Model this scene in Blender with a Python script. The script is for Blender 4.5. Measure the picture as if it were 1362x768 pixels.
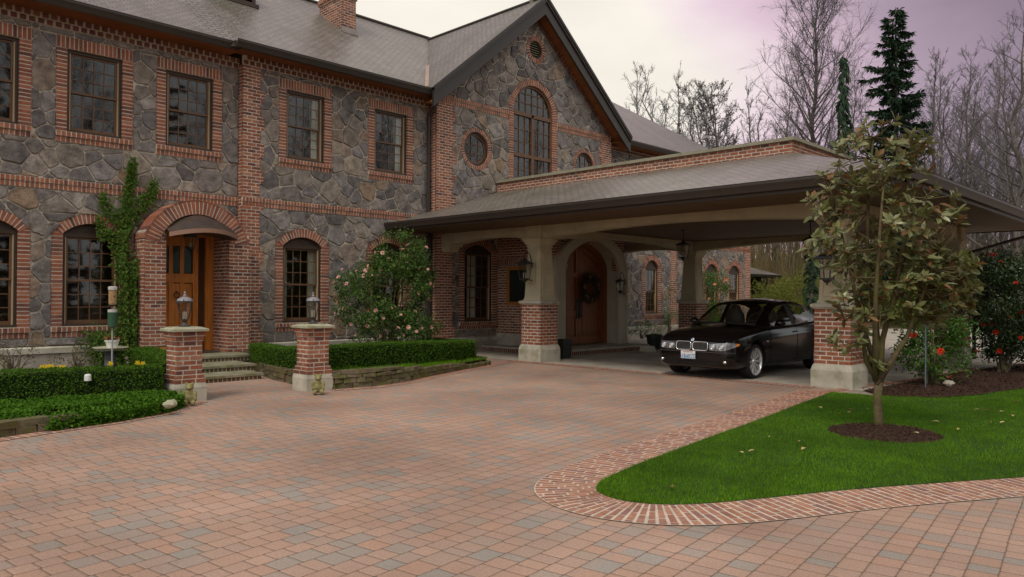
import bpy, math, random
import numpy as np
from mathutils import Vector, Matrix, noise

for _o in list(bpy.data.objects):
    bpy.data.objects.remove(_o, do_unlink=True)
SC = bpy.context.scene
COL = SC.collection
R = math.radians
random.seed(7)

# ------------------------------------------------------------------ camera
CAM_H = 1.62
AZ, PITCH, ROLL, FPX = R(44.4685), R(.59739), R(.21403), 1000.73
_f = Vector((math.cos(PITCH)*math.cos(AZ), math.cos(PITCH)*math.sin(AZ), math.sin(PITCH)))
_r = Vector((math.sin(AZ), -math.cos(AZ), 0))
_u = _r.cross(_f)
_rc = _r*math.cos(ROLL) + _u*math.sin(ROLL)
_uc = -_r*math.sin(ROLL) + _u*math.cos(ROLL)
_cd = bpy.data.cameras.new('camera')
CAM = bpy.data.objects.new('camera', _cd)
COL.objects.link(CAM)
_m = Matrix((_rc, _uc, -_f)).transposed().to_4x4()
_m.translation = Vector((0, 0, CAM_H))
CAM.matrix_world = _m
_cd.sensor_width = 36
_cd.lens = 36*FPX/1362
_cd.clip_start, _cd.clip_end = .1, 2000
SC.camera = CAM

def pxdir(x, y):
    d = _f + _rc*((x-681)/FPX) - _uc*((y-384)/FPX)
    return d
def gz(x, y, z=0):
    d = pxdir(x, y); t = (z-CAM_H)/d.z
    return Vector((d.x*t, d.y*t, z))
def gy(x, y, Y):
    d = pxdir(x, y); t = Y/d.y
    return Vector((d.x*t, Y, CAM_H+d.z*t))
def gx(x, y, X):
    d = pxdir(x, y); t = X/d.x
    return Vector((X, d.y*t, CAM_H+d.z*t))
def gd(x, dist):
    """ground point seen in column x at a depth of dist metres"""
    d = _f + _rc*((x-681)/FPX)
    return Vector((d.x*dist, d.y*dist, 0))

# ------------------------------------------------------------------ light
W = bpy.data.worlds.new('World'); SC.world = W; W.use_nodes = True
nt = W.node_tree; nt.nodes.clear()
def wn(t): return nt.nodes.new(t)
out = wn('ShaderNodeOutputWorld'); bg = wn('ShaderNodeBackground')
SUN_EL, SUN_AZ = R(52), R(205)        # azimuth of the sun, measured from +X
sky = wn('ShaderNodeTexSky'); sky.sky_type = 'NISHITA'; sky.sun_disc = False
sky.sun_elevation = SUN_EL; sky.sun_rotation = R(90)-SUN_AZ
tc = wn('ShaderNodeTexCoord')
nz = wn('ShaderNodeTexNoise'); nz.inputs['Scale'].default_value = 2.6; nz.inputs['Detail'].default_value = 6
mp = wn('ShaderNodeMapping'); mp.inputs['Scale'].default_value = (1, 1, 2.6)
nt.links.new(tc.outputs['Generated'], mp.inputs['Vector']); nt.links.new(mp.outputs[0], nz.inputs['Vector'])
dv = pxdir(640, 60).normalized()
dot = wn('ShaderNodeVectorMath'); dot.operation = 'DOT_PRODUCT'; dot.inputs[1].default_value = Vector((dv.x, dv.y, dv.z*.5)).normalized()
sq = wn('ShaderNodeVectorMath'); sq.operation = 'MULTIPLY'; sq.inputs[1].default_value = (1, 1, .5)   # the bright gap in the cloud stands taller than wide
nq = wn('ShaderNodeVectorMath'); nq.operation = 'NORMALIZE'
nt.links.new(tc.outputs['Generated'], sq.inputs[0]); nt.links.new(sq.outputs[0], nq.inputs[0]); nt.links.new(nq.outputs[0], dot.inputs[0])
ac = wn('ShaderNodeMath'); ac.operation = 'ARCCOSINE'; nt.links.new(dot.outputs['Value'], ac.inputs[0])
ad = wn('ShaderNodeMath'); ad.operation = 'MULTIPLY_ADD'; ad.inputs[1].default_value = .34; ad.inputs[2].default_value = -.17
nt.links.new(nz.outputs['Fac'], ad.inputs[0])
sm = wn('ShaderNodeMath'); sm.operation = 'ADD'; nt.links.new(ac.outputs[0], sm.inputs[0]); nt.links.new(ad.outputs[0], sm.inputs[1])
nm = wn('ShaderNodeMath'); nm.operation = 'DIVIDE'; nm.inputs[1].default_value = math.pi; nt.links.new(sm.outputs[0], nm.inputs[0])
rp = wn('ShaderNodeValToRGB'); nt.links.new(nm.outputs[0], rp.inputs['Fac'])
CL = [(0, (1.05, .99, .86)), (13, (1.08, 1.0, .89)), (17, (1.02, .86, .88)), (22, (.86, .63, .74)), (29, (.47, .35, .43)), (36, (.30, .22, .28)),
      (46, (.32, .28, .31)), (70, (.84, .85, .85)), (110, (1.08, 1.08, 1.06)), (180, (.9, .9, .88))]
el = rp.color_ramp.elements
while len(el) > 1: el.remove(el[0])
el[0].position = 0; el[0].color = CL[0][1]+(1,)
for a, c in CL[1:]:
    e = el.new(a/180); e.color = c+(1,)
nz2 = wn('ShaderNodeTexNoise'); nz2.inputs['Scale'].default_value = 5; nz2.inputs['Detail'].default_value = 8
nt.links.new(mp.outputs[0], nz2.inputs['Vector'])
cm = wn('ShaderNodeMapRange'); cm.inputs['To Min'].default_value = .88; cm.inputs['To Max'].default_value = 1.16
nt.links.new(nz2.outputs['Fac'], cm.inputs['Value'])
SKY_GAIN = 9.2
gn = wn('ShaderNodeMath'); gn.operation = 'MULTIPLY'; gn.inputs[1].default_value = SKY_GAIN; nt.links.new(cm.outputs[0], gn.inputs[0])
vm = wn('ShaderNodeVectorMath'); vm.operation = 'SCALE'
nt.links.new(rp.outputs['Color'], vm.inputs[0]); nt.links.new(gn.outputs[0], vm.inputs['Scale'])
mx = wn('ShaderNodeMix'); mx.data_type = 'RGBA'; mx.inputs['Factor'].default_value = .93
nt.links.new(sky.outputs[0], mx.inputs['A']); nt.links.new(vm.outputs[0], mx.inputs['B'])
nt.links.new(mx.outputs['Result'], bg.inputs['Color'])
bg.inputs['Strength'].default_value = .1
nt.links.new(bg.outputs[0], out.inputs['Surface'])

sl = bpy.data.lights.new('sun', 'SUN'); sl.energy = 1.5; sl.angle = R(16); sl.color = (1, .94, .84)
SUN = bpy.data.objects.new('sun', sl); COL.objects.link(SUN)
_sd = Vector((math.cos(SUN_EL)*math.cos(SUN_AZ), math.cos(SUN_EL)*math.sin(SUN_AZ), math.sin(SUN_EL)))
SUN.rotation_euler = _sd.to_track_quat('Z', 'Y').to_euler()
SC.view_settings.view_transform = 'Standard'; SC.view_settings.look = 'None'
SC.view_settings.exposure = 0; SC.view_settings.gamma = 1
SC.view_settings.use_curve_mapping = False
SC.cycles.use_denoising = True
SC.cycles.max_bounces = 7
SC.cycles.transparent_max_bounces = 12
SC.cycles.caustics_reflective = SC.cycles.caustics_refractive = False

# ------------------------------------------------------------------ materials
MATS = {}
def mat(name, cols, rough=.75, spec=.25, var=0, vscale=3, bump=0, bscale=40, moss=None, metal=0, stretch=None, coat=0, transl=0, fine=0):
    """cols: one colour, or several that are dealt out per separate piece of the mesh"""
    if name in MATS: return MATS[name]
    m = bpy.data.materials.new(name); m.use_nodes = True
    n = m.node_tree; P = n.nodes['Principled BSDF']; L = n.links.new
    P.inputs['Roughness'].default_value = rough
    P.inputs['Specular IOR Level'].default_value = spec
    P.inputs['Metallic'].default_value = metal
    if coat: P.inputs['Coat Weight'].default_value = coat; P.inputs['Coat Roughness'].default_value = .04
    if isinstance(cols[0], (int, float)): cols = [cols]
    if len(cols) > 1:
        g = n.nodes.new('ShaderNodeNewGeometry'); r = n.nodes.new('ShaderNodeValToRGB')
        e = r.color_ramp.elements
        for i, c in enumerate(cols):
            p = i/(len(cols)-1)
            if i == 0: e[0].position = 0; e[0].color = (*c, 1)
            elif i == len(cols)-1: e[-1].position = 1; e[-1].color = (*c, 1)
            else: e.new(p).color = (*c, 1)
        L(g.outputs['Random Per Island'], r.inputs['Fac']); c0 = r.outputs['Color']
    else:
        q = n.nodes.new('ShaderNodeRGB'); q.outputs[0].default_value = (*cols[0], 1); c0 = q.outputs[0]
    t = n.nodes.new('ShaderNodeTexCoord'); vec = t.outputs['Object']
    if stretch:
        mpn = n.nodes.new('ShaderNodeMapping'); mpn.inputs['Scale'].default_value = stretch
        L(vec, mpn.inputs['Vector']); vec = mpn.outputs[0]
    def mul(c, s, lo, hi, det=6):
        z = n.nodes.new('ShaderNodeTexNoise'); z.inputs['Scale'].default_value = s; z.inputs['Detail'].default_value = det
        z.inputs['Roughness'].default_value = .65
        L(vec, z.inputs['Vector'])
        k = n.nodes.new('ShaderNodeMapRange'); k.inputs['From Min'].default_value = .3; k.inputs['From Max'].default_value = .7
        k.inputs['To Min'].default_value = lo; k.inputs['To Max'].default_value = hi
        L(z.outputs['Fac'], k.inputs['Value'])
        s_ = n.nodes.new('ShaderNodeVectorMath'); s_.operation = 'SCALE'
        L(c, s_.inputs[0]); L(k.outputs[0], s_.inputs['Scale'])
        return s_.outputs[0]
    if var: c0 = mul(c0, vscale, 1-var, 1+var)
    if fine: c0 = mul(c0, vscale*14, 1-fine, 1+fine, 3)
    if moss:
        mc, ms, thr, amt = moss
        z = n.nodes.new('ShaderNodeTexNoise'); z.inputs['Scale'].default_value = ms; z.inputs['Detail'].default_value = 8
        L(t.outputs['Object'], z.inputs['Vector'])
        k = n.nodes.new('ShaderNodeMapRange'); k.inputs['From Min'].default_value = thr; k.inputs['From Max'].default_value = thr+.18
        k.inputs['To Max'].default_value = amt; L(z.outputs['Fac'], k.inputs['Value'])
        x = n.nodes.new('ShaderNodeMix'); x.data_type = 'RGBA'; x.inputs['B'].default_value = (*mc, 1)
        L(k.outputs[0], x.inputs['Factor']); L(c0, x.inputs['A']); c0 = x.outputs['Result']
    L(c0, P.inputs['Base Color'])
    if bump:
        z = n.nodes.new('ShaderNodeTexNoise'); z.inputs['Scale'].default_value = bscale; z.inputs['Detail'].default_value = 8
        z.inputs['Roughness'].default_value = .7
        L(vec, z.inputs['Vector'])
        b = n.nodes.new('ShaderNodeBump'); b.inputs['Strength'].default_value = bump; b.inputs['Distance'].default_value = .02
        L(z.outputs['Fac'], b.inputs['Height']); L(b.outputs[0], P.inputs['Normal'])
    if transl:
        P.inputs['Subsurface Weight'].default_value = 0
        tr = n.nodes.new('ShaderNodeBsdfTranslucent'); L(c0, tr.inputs['Color'])
        ms_ = n.nodes.new('ShaderNodeMixShader'); ms_.inputs[0].default_value = transl
        L(P.outputs[0], ms_.inputs[1]); L(tr.outputs[0], ms_.inputs[2])
        L(ms_.outputs[0], n.nodes['Material Output'].inputs['Surface'])
    MATS[name] = m
    return m

def glass(name, tint, refl=1.0, rough=0.0):
    m = bpy.data.materials.new(name); m.use_nodes = True
    n = m.node_tree; n.nodes.clear(); L = n.links.new
    o = n.nodes.new('ShaderNodeOutputMaterial'); t = n.nodes.new('ShaderNodeBsdfTransparent'); t.inputs[0].default_value = (*tint, 1)
    g = n.nodes.new('ShaderNodeBsdfGlossy'); g.inputs['Roughness'].default_value = rough
    f = n.nodes.new('ShaderNodeFresnel'); gm = n.nodes.new('ShaderNodeNewGeometry'); io = n.nodes.new('ShaderNodeMapRange'); io.inputs['To Min'].default_value = 1.5; io.inputs['To Max'].default_value = 1/1.5
    L(gm.outputs['Backfacing'], io.inputs['Value']); L(io.outputs[0], f.inputs['IOR'])   # a pane is the same from both sides
    k = n.nodes.new('ShaderNodeMath'); k.operation = 'MULTIPLY'; k.inputs[1].default_value = refl; k.use_clamp = True
    L(f.outputs[0], k.inputs[0])
    x = n.nodes.new('ShaderNodeMixShader'); L(k.outputs[0], x.inputs[0]); L(t.outputs[0], x.inputs[1]); L(g.outputs[0], x.inputs[2])
    L(x.outputs[0], o.inputs['Surface'])
    MATS[name] = m
    return m

BRICK = mat('brick', [(.31, .108, .06), (.23, .08, .05), (.36, .138, .078), (.26, .095, .06), (.40, .18, .11), (.165, .068, .052), (.32, .11, .06), (.29, .10, .055), (.13, .06, .052), (.35, .13, .07)], .85, .15, .28, 9, .35, 60)
MORTAR = mat('mortar', (.58, .51, .42), .9, .1, .2, 5, .3, 80)
BRICK_DK = mat('brick_corbel', [(.20, .08, .05), (.14, .06, .045), (.24, .10, .06)], .85, .15, .2, 9, .3, 60)
STONE = mat('fieldstone', [(.205, .172, .153), (.14, .122, .115), (.255, .215, .185), (.17, .143, .125), (.225, .198, .188), (.29, .235, .18), (.155, .138, .132), (.125, .11, .104), (.24, .195, .155), (.20, .175, .165), (.255, .175, .115), (.29, .25, .225), (.155, .137, .13), (.19, .17, .163)],
            .85, .2, .55, 5, 1, 13, fine=.34)
STONE_MORTAR = mat('stone_mortar', (.50, .43, .35), .9, .1, .22, 4, .4, 50)
LIME = mat('limestone', (.46, .42, .34), .8, .2, .25, 2.5, .2, 50, moss=((.20, .19, .09), 3.5, .52, .6))
CONC = mat('concrete', (.40, .35, .29), .85, .15, .25, 1.3, .2, 60, moss=((.24, .19, .14), 2, .5, .5), fine=.06)
STEPSTONE = mat('mossy_step_stone', (.27, .24, .17), .9, .1, .3, 4, .3, 40, moss=((.15, .15, .05), 5, .45, .7))
CAP = mat('mossy_cap', (.40, .38, .27), .85, .15, .25, 4, .3, 40, moss=((.22, .21, .09), 6, .48, .55))
ARCHSTONE = mat('pale_arch_render', (.52, .47, .36), .7, .2, .10, 2, .05, 80)
CREAM = mat('cream_render', (.48, .415, .28), .75, .2, .14, 2, .14, 60, moss=((.34, .28, .18), 1.6, .5, .5))
GUTTER = mat('dark_bronze_metal', (.038, .028, .022), .45, .4, .15, 3)
FRAME_DK = mat('dark_brown_paint', (.050, .030, .020), .5, .35, .15, 5)
FRAME_TAN = mat('tan_bead', (.42, .32, .19), .5, .3)
SASH = mat('brown_sash', (.135, .068, .034), .5, .35, .15, 6)
SOFFIT = mat('cedar_soffit', (.24, .085, .026), .6, .25, .25, 2, stretch=(1, 1, 8))
CEIL = mat('brown_soffit_board', (.13, .085, .048), .7, .2, .15, 2)
DOORWOOD = mat('door_wood', (.54, .18, .03), .42, .4, .32, 3, .08, 30, stretch=(9, 9, .7))
DARKDOOR = mat('dark_door_wood', (.27, .09, .028), .45, .35, .3, 3, .08, 30, stretch=(9, 9, .7))
IRON = mat('black_iron', (.02, .02, .02), .45, .45, .2, 8)
INTERIOR = mat('dark_room', (.055, .036, .022), .9, .1, .4, 1.2)
COPPER = mat('aged_copper', (.055, .038, .03), .5, .4, .3, 4)
FLASH = mat('flashing_metal', (.38, .27, .22), .5, .4, .2, 5)
LEAD = mat('grey_flashing', (.20, .17, .15), .6, .3, .2, 5)
GLASS = glass('window_glass', (.82, .82, .76), 1.9, .03)
LAMPGLASS = glass('lamp_glass', (.86, .86, .84), .8, .12)
CURTAIN = mat('curtain', (.62, .60, .54), .9, .1, .1, 6)
WHITE = mat('white_paint', (.75, .73, .68), .5, .3, .08, 10)
ORANGEWOOD = mat('orange_wood', (.40, .16, .035), .5, .3, .25, 4, stretch=(1, 1, 10))
SOIL = mat('soil', (.055, .036, .025), .95, .1, .4, 6, .8, 30)
MULCH = mat('bark_mulch', (.060, .034, .024), .95, .1, .45, 25, 1, 45)

# ------------------------------------------------------------------ mesh building
class MB:
    def __init__(s): s.v = []; s.f = []; s.m = []; s.uv = {}
    def face(s, pts, m=0, uv=None):
        b = len(s.v); s.v.extend(tuple(p) for p in pts)
        s.f.append(tuple(range(b, b+len(pts)))); s.m.append(m)
        if uv: s.uv[len(s.f)-1] = uv
    def mesh(s, vs, fs, m=0):
        b = len(s.v); s.v.extend(tuple(p) for p in vs)
        for f in fs: s.f.append(tuple(b+i for i in f)); s.m.append(m)
    def box8(s, p, m=0, skip=()):
        fs = [(0, 3, 2, 1), (4, 5, 6, 7), (0, 1, 5, 4), (1, 2, 6, 5), (2, 3, 7, 6), (3, 0, 4, 7)]
        s.mesh(p, [f for i, f in enumerate(fs) if i not in skip], m)
    def box(s, x0, x1, y0, y1, z0, z1, m=0):
        s.box8([(x0, y0, z0), (x1, y0, z0), (x1, y1, z0), (x0, y1, z0), (x0, y0, z1), (x1, y0, z1), (x1, y1, z1), (x0, y1, z1)], m)
    def frustum(s, cx, cy, z0, z1, a0, a1, b0=None, b1=None, m=0):
        b0 = a0 if b0 is None else b0; b1 = a1 if b1 is None else b1
        s.box8([(cx-a0, cy-b0, z0), (cx+a0, cy-b0, z0), (cx+a0, cy+b0, z0), (cx-a0, cy+b0, z0),
                (cx-a1, cy-b1, z1), (cx+a1, cy-b1, z1), (cx+a1, cy+b1, z1), (cx-a1, cy+b1, z1)], m)
    def prism(s, top, dz, m=0):
        """a polygon (list of 3D points) thickened by the vector dz"""
        n = len(top); bot = [Vector(p)+Vector(dz) for p in top]
        s.mesh(list(top)+bot, [tuple(range(n)), tuple(range(2*n-1, n-1, -1))]+[(i, n+i, n+(i+1) % n, (i+1) % n) for i in range(n)], m)
    def tube(s, pts, rad, n=6, m=0, cap=True):
        pts = [Vector(p) for p in pts]
        if isinstance(rad, (int, float)): rad = [rad]*len(pts)
        b = len(s.v); prev = None
        for i, p in enumerate(pts):
            t = (pts[min(i+1, len(pts)-1)]-pts[max(i-1, 0)])
            if t.length < 1e-9: t = Vector((0, 0, 1))
            t.normalize()
            if prev is None:
                a = Vector((0, 0, 1)) if abs(t.z) < .9 else Vector((1, 0, 0))
                x = t.cross(a).normalized()
            else:
                x = (prev-t*prev.dot(t))
                x = x.normalized() if x.length > 1e-6 else t.orthogonal().normalized()
            prev = x; y = t.cross(x)
            for k in range(n):
                an = 2*math.pi*k/n
                s.v.append(tuple(p+(x*math.cos(an)+y*math.sin(an))*rad[i]))
        for i in range(len(pts)-1):
            for k in range(n):
                s.f.append((b+i*n+k, b+i*n+(k+1) % n, b+(i+1)*n+(k+1) % n, b+(i+1)*n+k)); s.m.append(m)
        if cap:
            s.f.append(tuple(b+k for k in range(n-1, -1, -1))); s.m.append(m)
            e = b+(len(pts)-1)*n
            s.f.append(tuple(e+k for k in range(n))); s.m.append(m)
    def lathe(s, prof, c=(0, 0, 0), n=16, m=0, axis='z', cap=True):
        """prof: (radius, height) pairs"""
        b = len(s.v)
        for r, h in prof:
            for k in range(n):
                a = 2*math.pi*k/n; x, y = r*math.cos(a), r*math.sin(a)
                p = (x, y, h) if axis == 'z' else ((x, h, y) if axis == 'y' else (h, x, y))
                s.v.append((c[0]+p[0], c[1]+p[1], c[2]+p[2]))
        for i in range(len(prof)-1):
            for k in range(n):
                s.f.append((b+i*n+k, b+i*n+(k+1) % n, b+(i+1)*n+(k+1) % n, b+(i+1)*n+k)); s.m.append(m)
        if not cap: return
        s.f.append(tuple(b+k for k in range(n-1, -1, -1))); s.m.append(m)
        e = b+(len(prof)-1)*n; s.f.append(tuple(e+k for k in range(n))); s.m.append(m)
    def ball(s, c, r, n=10, k=7, m=0):
        if isinstance(r, (int, float)): r = (r, r, r)
        vs = [(c[0], c[1], c[2]-r[2])]; fs = []
        for i in range(1, k):
            ph = math.pi*i/k
            for j in range(n):
                a = 2*math.pi*j/n
                vs.append((c[0]+r[0]*math.sin(ph)*math.cos(a), c[1]+r[1]*math.sin(ph)*math.sin(a), c[2]-r[2]*math.cos(ph)))
        vs.append((c[0], c[1], c[2]+r[2])); T = len(vs)-1
        for j in range(n):
            fs.append((0, 1+(j+1) % n, 1+j)); fs.append((T, 1+(k-2)*n+j, 1+(k-2)*n+(j+1) % n))
            for i in range(k-2):
                fs.append((1+i*n+j, 1+i*n+(j+1) % n, 1+(i+1)*n+(j+1) % n, 1+(i+1)*n+j))
        s.mesh(vs, fs, m)
    def leaf(s, p, d, nrm, L, wd, m=0, droop=.12):
        d = d.normalized(); side = d.cross(nrm)
        side = side.normalized() if side.length > 1e-6 else d.orthogonal().normalized()
        up = side.cross(d)
        mid = p+d*(L*.5)
        b = len(s.v)
        a = mid+side*(wd*.5)+up*(wd*.14); c = mid-side*(wd*.5)+up*(wd*.14); t = p+d*L-up*(L*droop)
        s.v.extend((tuple(p), tuple(a), tuple(t), tuple(c)))
        s.f.append((b, b+1, b+2)); s.f.append((b, b+2, b+3)); s.m.extend((m, m))
    def leaf6(s, p, d, nrm, L, wd, m=0, curl=.2):
        d = d.normalized(); side = d.cross(nrm)
        side = side.normalized() if side.length > 1e-6 else d.orthogonal().normalized()
        up = side.cross(d); b = len(s.v)
        q = lambda t, w, h: tuple(p+d*(L*t)+side*(wd*w)+up*(L*h-L*curl*t*t))
        s.v.extend((tuple(p), q(.3, .42, .05), q(.68, .45, .05), q(1, 0, 0), q(.68, -.45, .05), q(.3, -.42, .05), q(.3, 0, 0), q(.68, 0, 0)))
        for f in ((0, 1, 6), (1, 2, 7, 6), (2, 3, 7), (0, 6, 5), (6, 7, 4, 5), (7, 3, 4)): s.f.append(tuple(b+i for i in f)); s.m.append(m)
    def build(s, name, mats, parent=None, smooth=False, kind=None, label=None, cat=None, group=None):
        me = bpy.data.meshes.new(name)
        me.from_pydata(s.v, [], s.f)
        if not isinstance(mats, (list, tuple)): mats = [mats]
        for q in mats: me.materials.append(q)
        if len(mats) > 1: me.polygons.foreach_set('material_index', s.m)
        if smooth: me.polygons.foreach_set('use_smooth', [True]*len(s.f))
        if s.uv:
            l = me.uv_layers.new(name='UVMap')
            for i, uv in s.uv.items():
                st = me.polygons[i].loop_start
                for k, q in enumerate(uv): l.data[st+k].uv = q
        me.update()
        o = bpy.data.objects.new(name, me); COL.objects.link(o)
        if parent is not None: adopt(o, parent)
        if kind: o['kind'] = kind
        tag(o, label, cat, group)
        return o

def tag(o, label=None, cat=None, group=None, kind=None):
    if label: o['label'] = label
    if cat: o['category'] = cat
    if group: o['group'] = group
    if kind: o['kind'] = kind
    return o
WORLD = {}
def world_of(o):
    return WORLD.get(o.name, Matrix.Identity(4))
def adopt(o, parent):
    o.parent = parent; o.matrix_parent_inverse = world_of(parent).inverted()
def thing(name, label, cat, loc=(0, 0, 0), group=None, rz=0):
    o = bpy.data.objects.new(name, None); COL.objects.link(o)
    o.empty_display_size = .2
    o.location = loc; o.rotation_euler = (0, 0, rz)
    WORLD[o.name] = Matrix.Translation(Vector(loc)) @ Matrix.Rotation(rz, 4, 'Z')
    return tag(o, label, cat, group)
def dup(o, loc, rz=0, label=None, group=None, scale=None):
    """a copy of a thing and of each of its parts and sub-parts (meshes shared)"""
    c = o.copy(); COL.objects.link(c); c.location = loc; c.rotation_euler = (0, 0, rz)
    if scale: c.scale = (scale,)*3 if isinstance(scale, (int, float)) else scale
    if label: c['label'] = label
    if group: c['group'] = group
    for ch in list(o.children):
        k = ch.copy(); COL.objects.link(k); k.parent = c
        for g in list(ch.children):
            q = g.copy(); COL.objects.link(q); q.parent = k
    return c

class FR:
    """a wall's own frame: u along it, v up, d out of it"""
    def __init__(s, o, U, N): s.o = Vector(o); s.U = Vector(U); s.N = Vector(N); s.Z = Vector((0, 0, 1))
    def p(s, u, v, d=0): return s.o+s.U*u+s.Z*v+s.N*d
    def box(s, mb, u0, u1, v0, v1, d0, d1, m=0, back=True):
        P = s.p
        mb.box8([P(u0, v0, d1), P(u1, v0, d1), P(u1, v0, d0), P(u0, v0, d0), P(u0, v1, d1), P(u1, v1, d1), P(u1, v1, d0), P(u0, v1, d0)], m)
    def quad(s, mb, u0, u1, v0, v1, d, m=0):
        mb.face([s.p(u0, v0, d), s.p(u1, v0, d), s.p(u1, v1, d), s.p(u0, v1, d)], m)
    def poly(s, mb, pts, d, m=0): mb.face([s.p(u, v, d) for u, v in pts], m)

rnd = random.random
def ru(a, b): return a+(b-a)*random.random()

COURSE, JOINT = .0775, .021
def running(mb, fr, u0, u1, v0, v1, d=.012, L=.215, d0=-.02, off=0, bm=0, mm=1, tooth=None, toothl=None, course=COURSE):
    """running bond; tooth=(small,n): the right edge steps in and out every n rows"""
    n = max(1, round((v1-v0)/course)); h = (v1-v0)/n
    for i in range(n):
        a, b = u0, u1
        if tooth and (i//tooth[1]) % 2: b = u1-tooth[0]
        if toothl and (i//toothl[1]) % 2: a = u0+toothl[0]
        fr.quad(mb, a, b, v0+i*h, v0+(i+1)*h, d-.005, mm)
        x = a-(L/2 if (i+off) % 2 else 0)
        while x < b-.02:
            l, r = max(x, a), min(x+L, b)
            e0 = 0 if l <= a+1e-6 else JOINT/2; e1 = 0 if r >= b-1e-6 else JOINT/2
            if r-l > .03:
                fr.box(mb, l+e0, r-e1, v0+i*h+JOINT/2, v0+(i+1)*h-JOINT/2, d0, d+ru(-.0015, .0015), bm)
            x += L
def soldiers(mb, fr, u0, u1, v0, v1, w=.078, d=.02, d0=-.02, bm=0, mm=1, dv=0):
    n = max(1, round((u1-u0)/w)); s = (u1-u0)/n
    fr.box(mb, u0+.002, u1-.002, v0+.002, v1-.002, d0+.004, d-.006, mm)
    for i in range(n):
        fr.box(mb, u0+i*s+JOINT/2, u0+(i+1)*s-JOINT/2, v0+.006, v1-.006, d0, d+ru(-.0015, .0015), bm)
def stack(mb, fr, u0, u1, v0, v1, d=.02, d0=-.13, bm=0, mm=1):
    n = max(1, round((v1-v0)/COURSE)); s = (v1-v0)/n
    fr.box(mb, u0+.003, u1-.003, v0, v1, d0+.002, d-.006, mm)
    for i in range(n):
        fr.box(mb, u0, u1, v0+i*s+JOINT/2, v0+(i+1)*s-JOINT/2, d0, d+ru(-.003, .003), bm)
def voussoirs(mb, fr, cu, cv, ri, ro, a0, a1, w=.078, d=.022, d0=-.13, bm=0, mm=1, sy=1.0):
    """ring of bricks about (cu,cv); angles from +u, radians; sy squashes it upright"""
    arc = abs(a1-a0)*(ri+ro)/2; n = max(3, round(arc/w)); st = (a1-a0)/n
    g = JOINT*.5
    def q(r, a, dd): return fr.p(cu+r*math.cos(a), cv+r*math.sin(a)*sy, dd)
    for i in range(n):
        b0, b1 = a0+i*st, a0+(i+1)*st
        mb.box8([q(ri+.004, b0, d-.006), q(ro-.004, b0, d-.006), q(ro-.004, b0, d0+.002), q(ri+.004, b0, d0+.002), q(ri+.004, b1, d-.006), q(ro-.004, b1, d-.006), q(ro-.004, b1, d0+.002), q(ri+.004, b1, d0+.002)], mm)
        sg = 1 if st > 0 else -1
        i0, i1 = b0+sg*g/ri, b1-sg*g/ri; o0, o1 = b0+sg*g/ro, b1-sg*g/ro
        dd = d+ru(-.003, .003)
        mb.box8([q(ri, i0, dd), q(ro, o0, dd), q(ro, o0, d0), q(ri, i0, d0), q(ri, i1, dd), q(ro, o1, dd), q(ro, o1, d0), q(ri, i1, d0)], bm)

# ---- fieldstone: cells of a weighted Voronoi pattern, one solid stone each
def area(p): return .5*sum(p[i][0]*p[(i+1) % len(p)][1]-p[(i+1) % len(p)][0]*p[i][1] for i in range(len(p)))
def clip(p, a, b, c):
    """keep the side a*x+b*y<=c of a convex polygon"""
    o = []
    n = len(p)
    for i in range(n):
        q, r = p[i], p[(i+1) % n]
        dq, dr = a*q[0]+b*q[1]-c, a*r[0]+b*r[1]-c
        if dq <= 0: o.append(q)
        if (dq < 0 < dr) or (dr < 0 < dq):
            t = dq/(dq-dr); o.append((q[0]+(r[0]-q[0])*t, q[1]+(r[1]-q[1])*t))
    return o
def edges(h):
    """outward half-planes of a counter-clockwise convex polygon"""
    for i in range(len(h)):
        (x0, y0), (x1, y1) = h[i], h[(i+1) % len(h)]
        l = math.hypot(x1-x0, y1-y0)
        if l > 1e-9:
            a, b = (y1-y0)/l, -(x1-x0)/l
            yield a, b, a*x0+b*y0
def subtract(p, h):
    rem = p
    for a, b, c in edges(h):
        rem = clip(rem, a, b, c)
        if len(rem) < 3: return [p]
    if abs(area(rem)) < 1e-7: return [p]
    out_, rem = [], p
    for a, b, c in edges(h):
        o = clip(rem, -a, -b, -c)
        if len(o) > 2 and abs(area(o)) > 1e-6: out_.append(o)
        rem = clip(rem, a, b, c)
        if len(rem) < 3: break
    return out_
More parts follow.
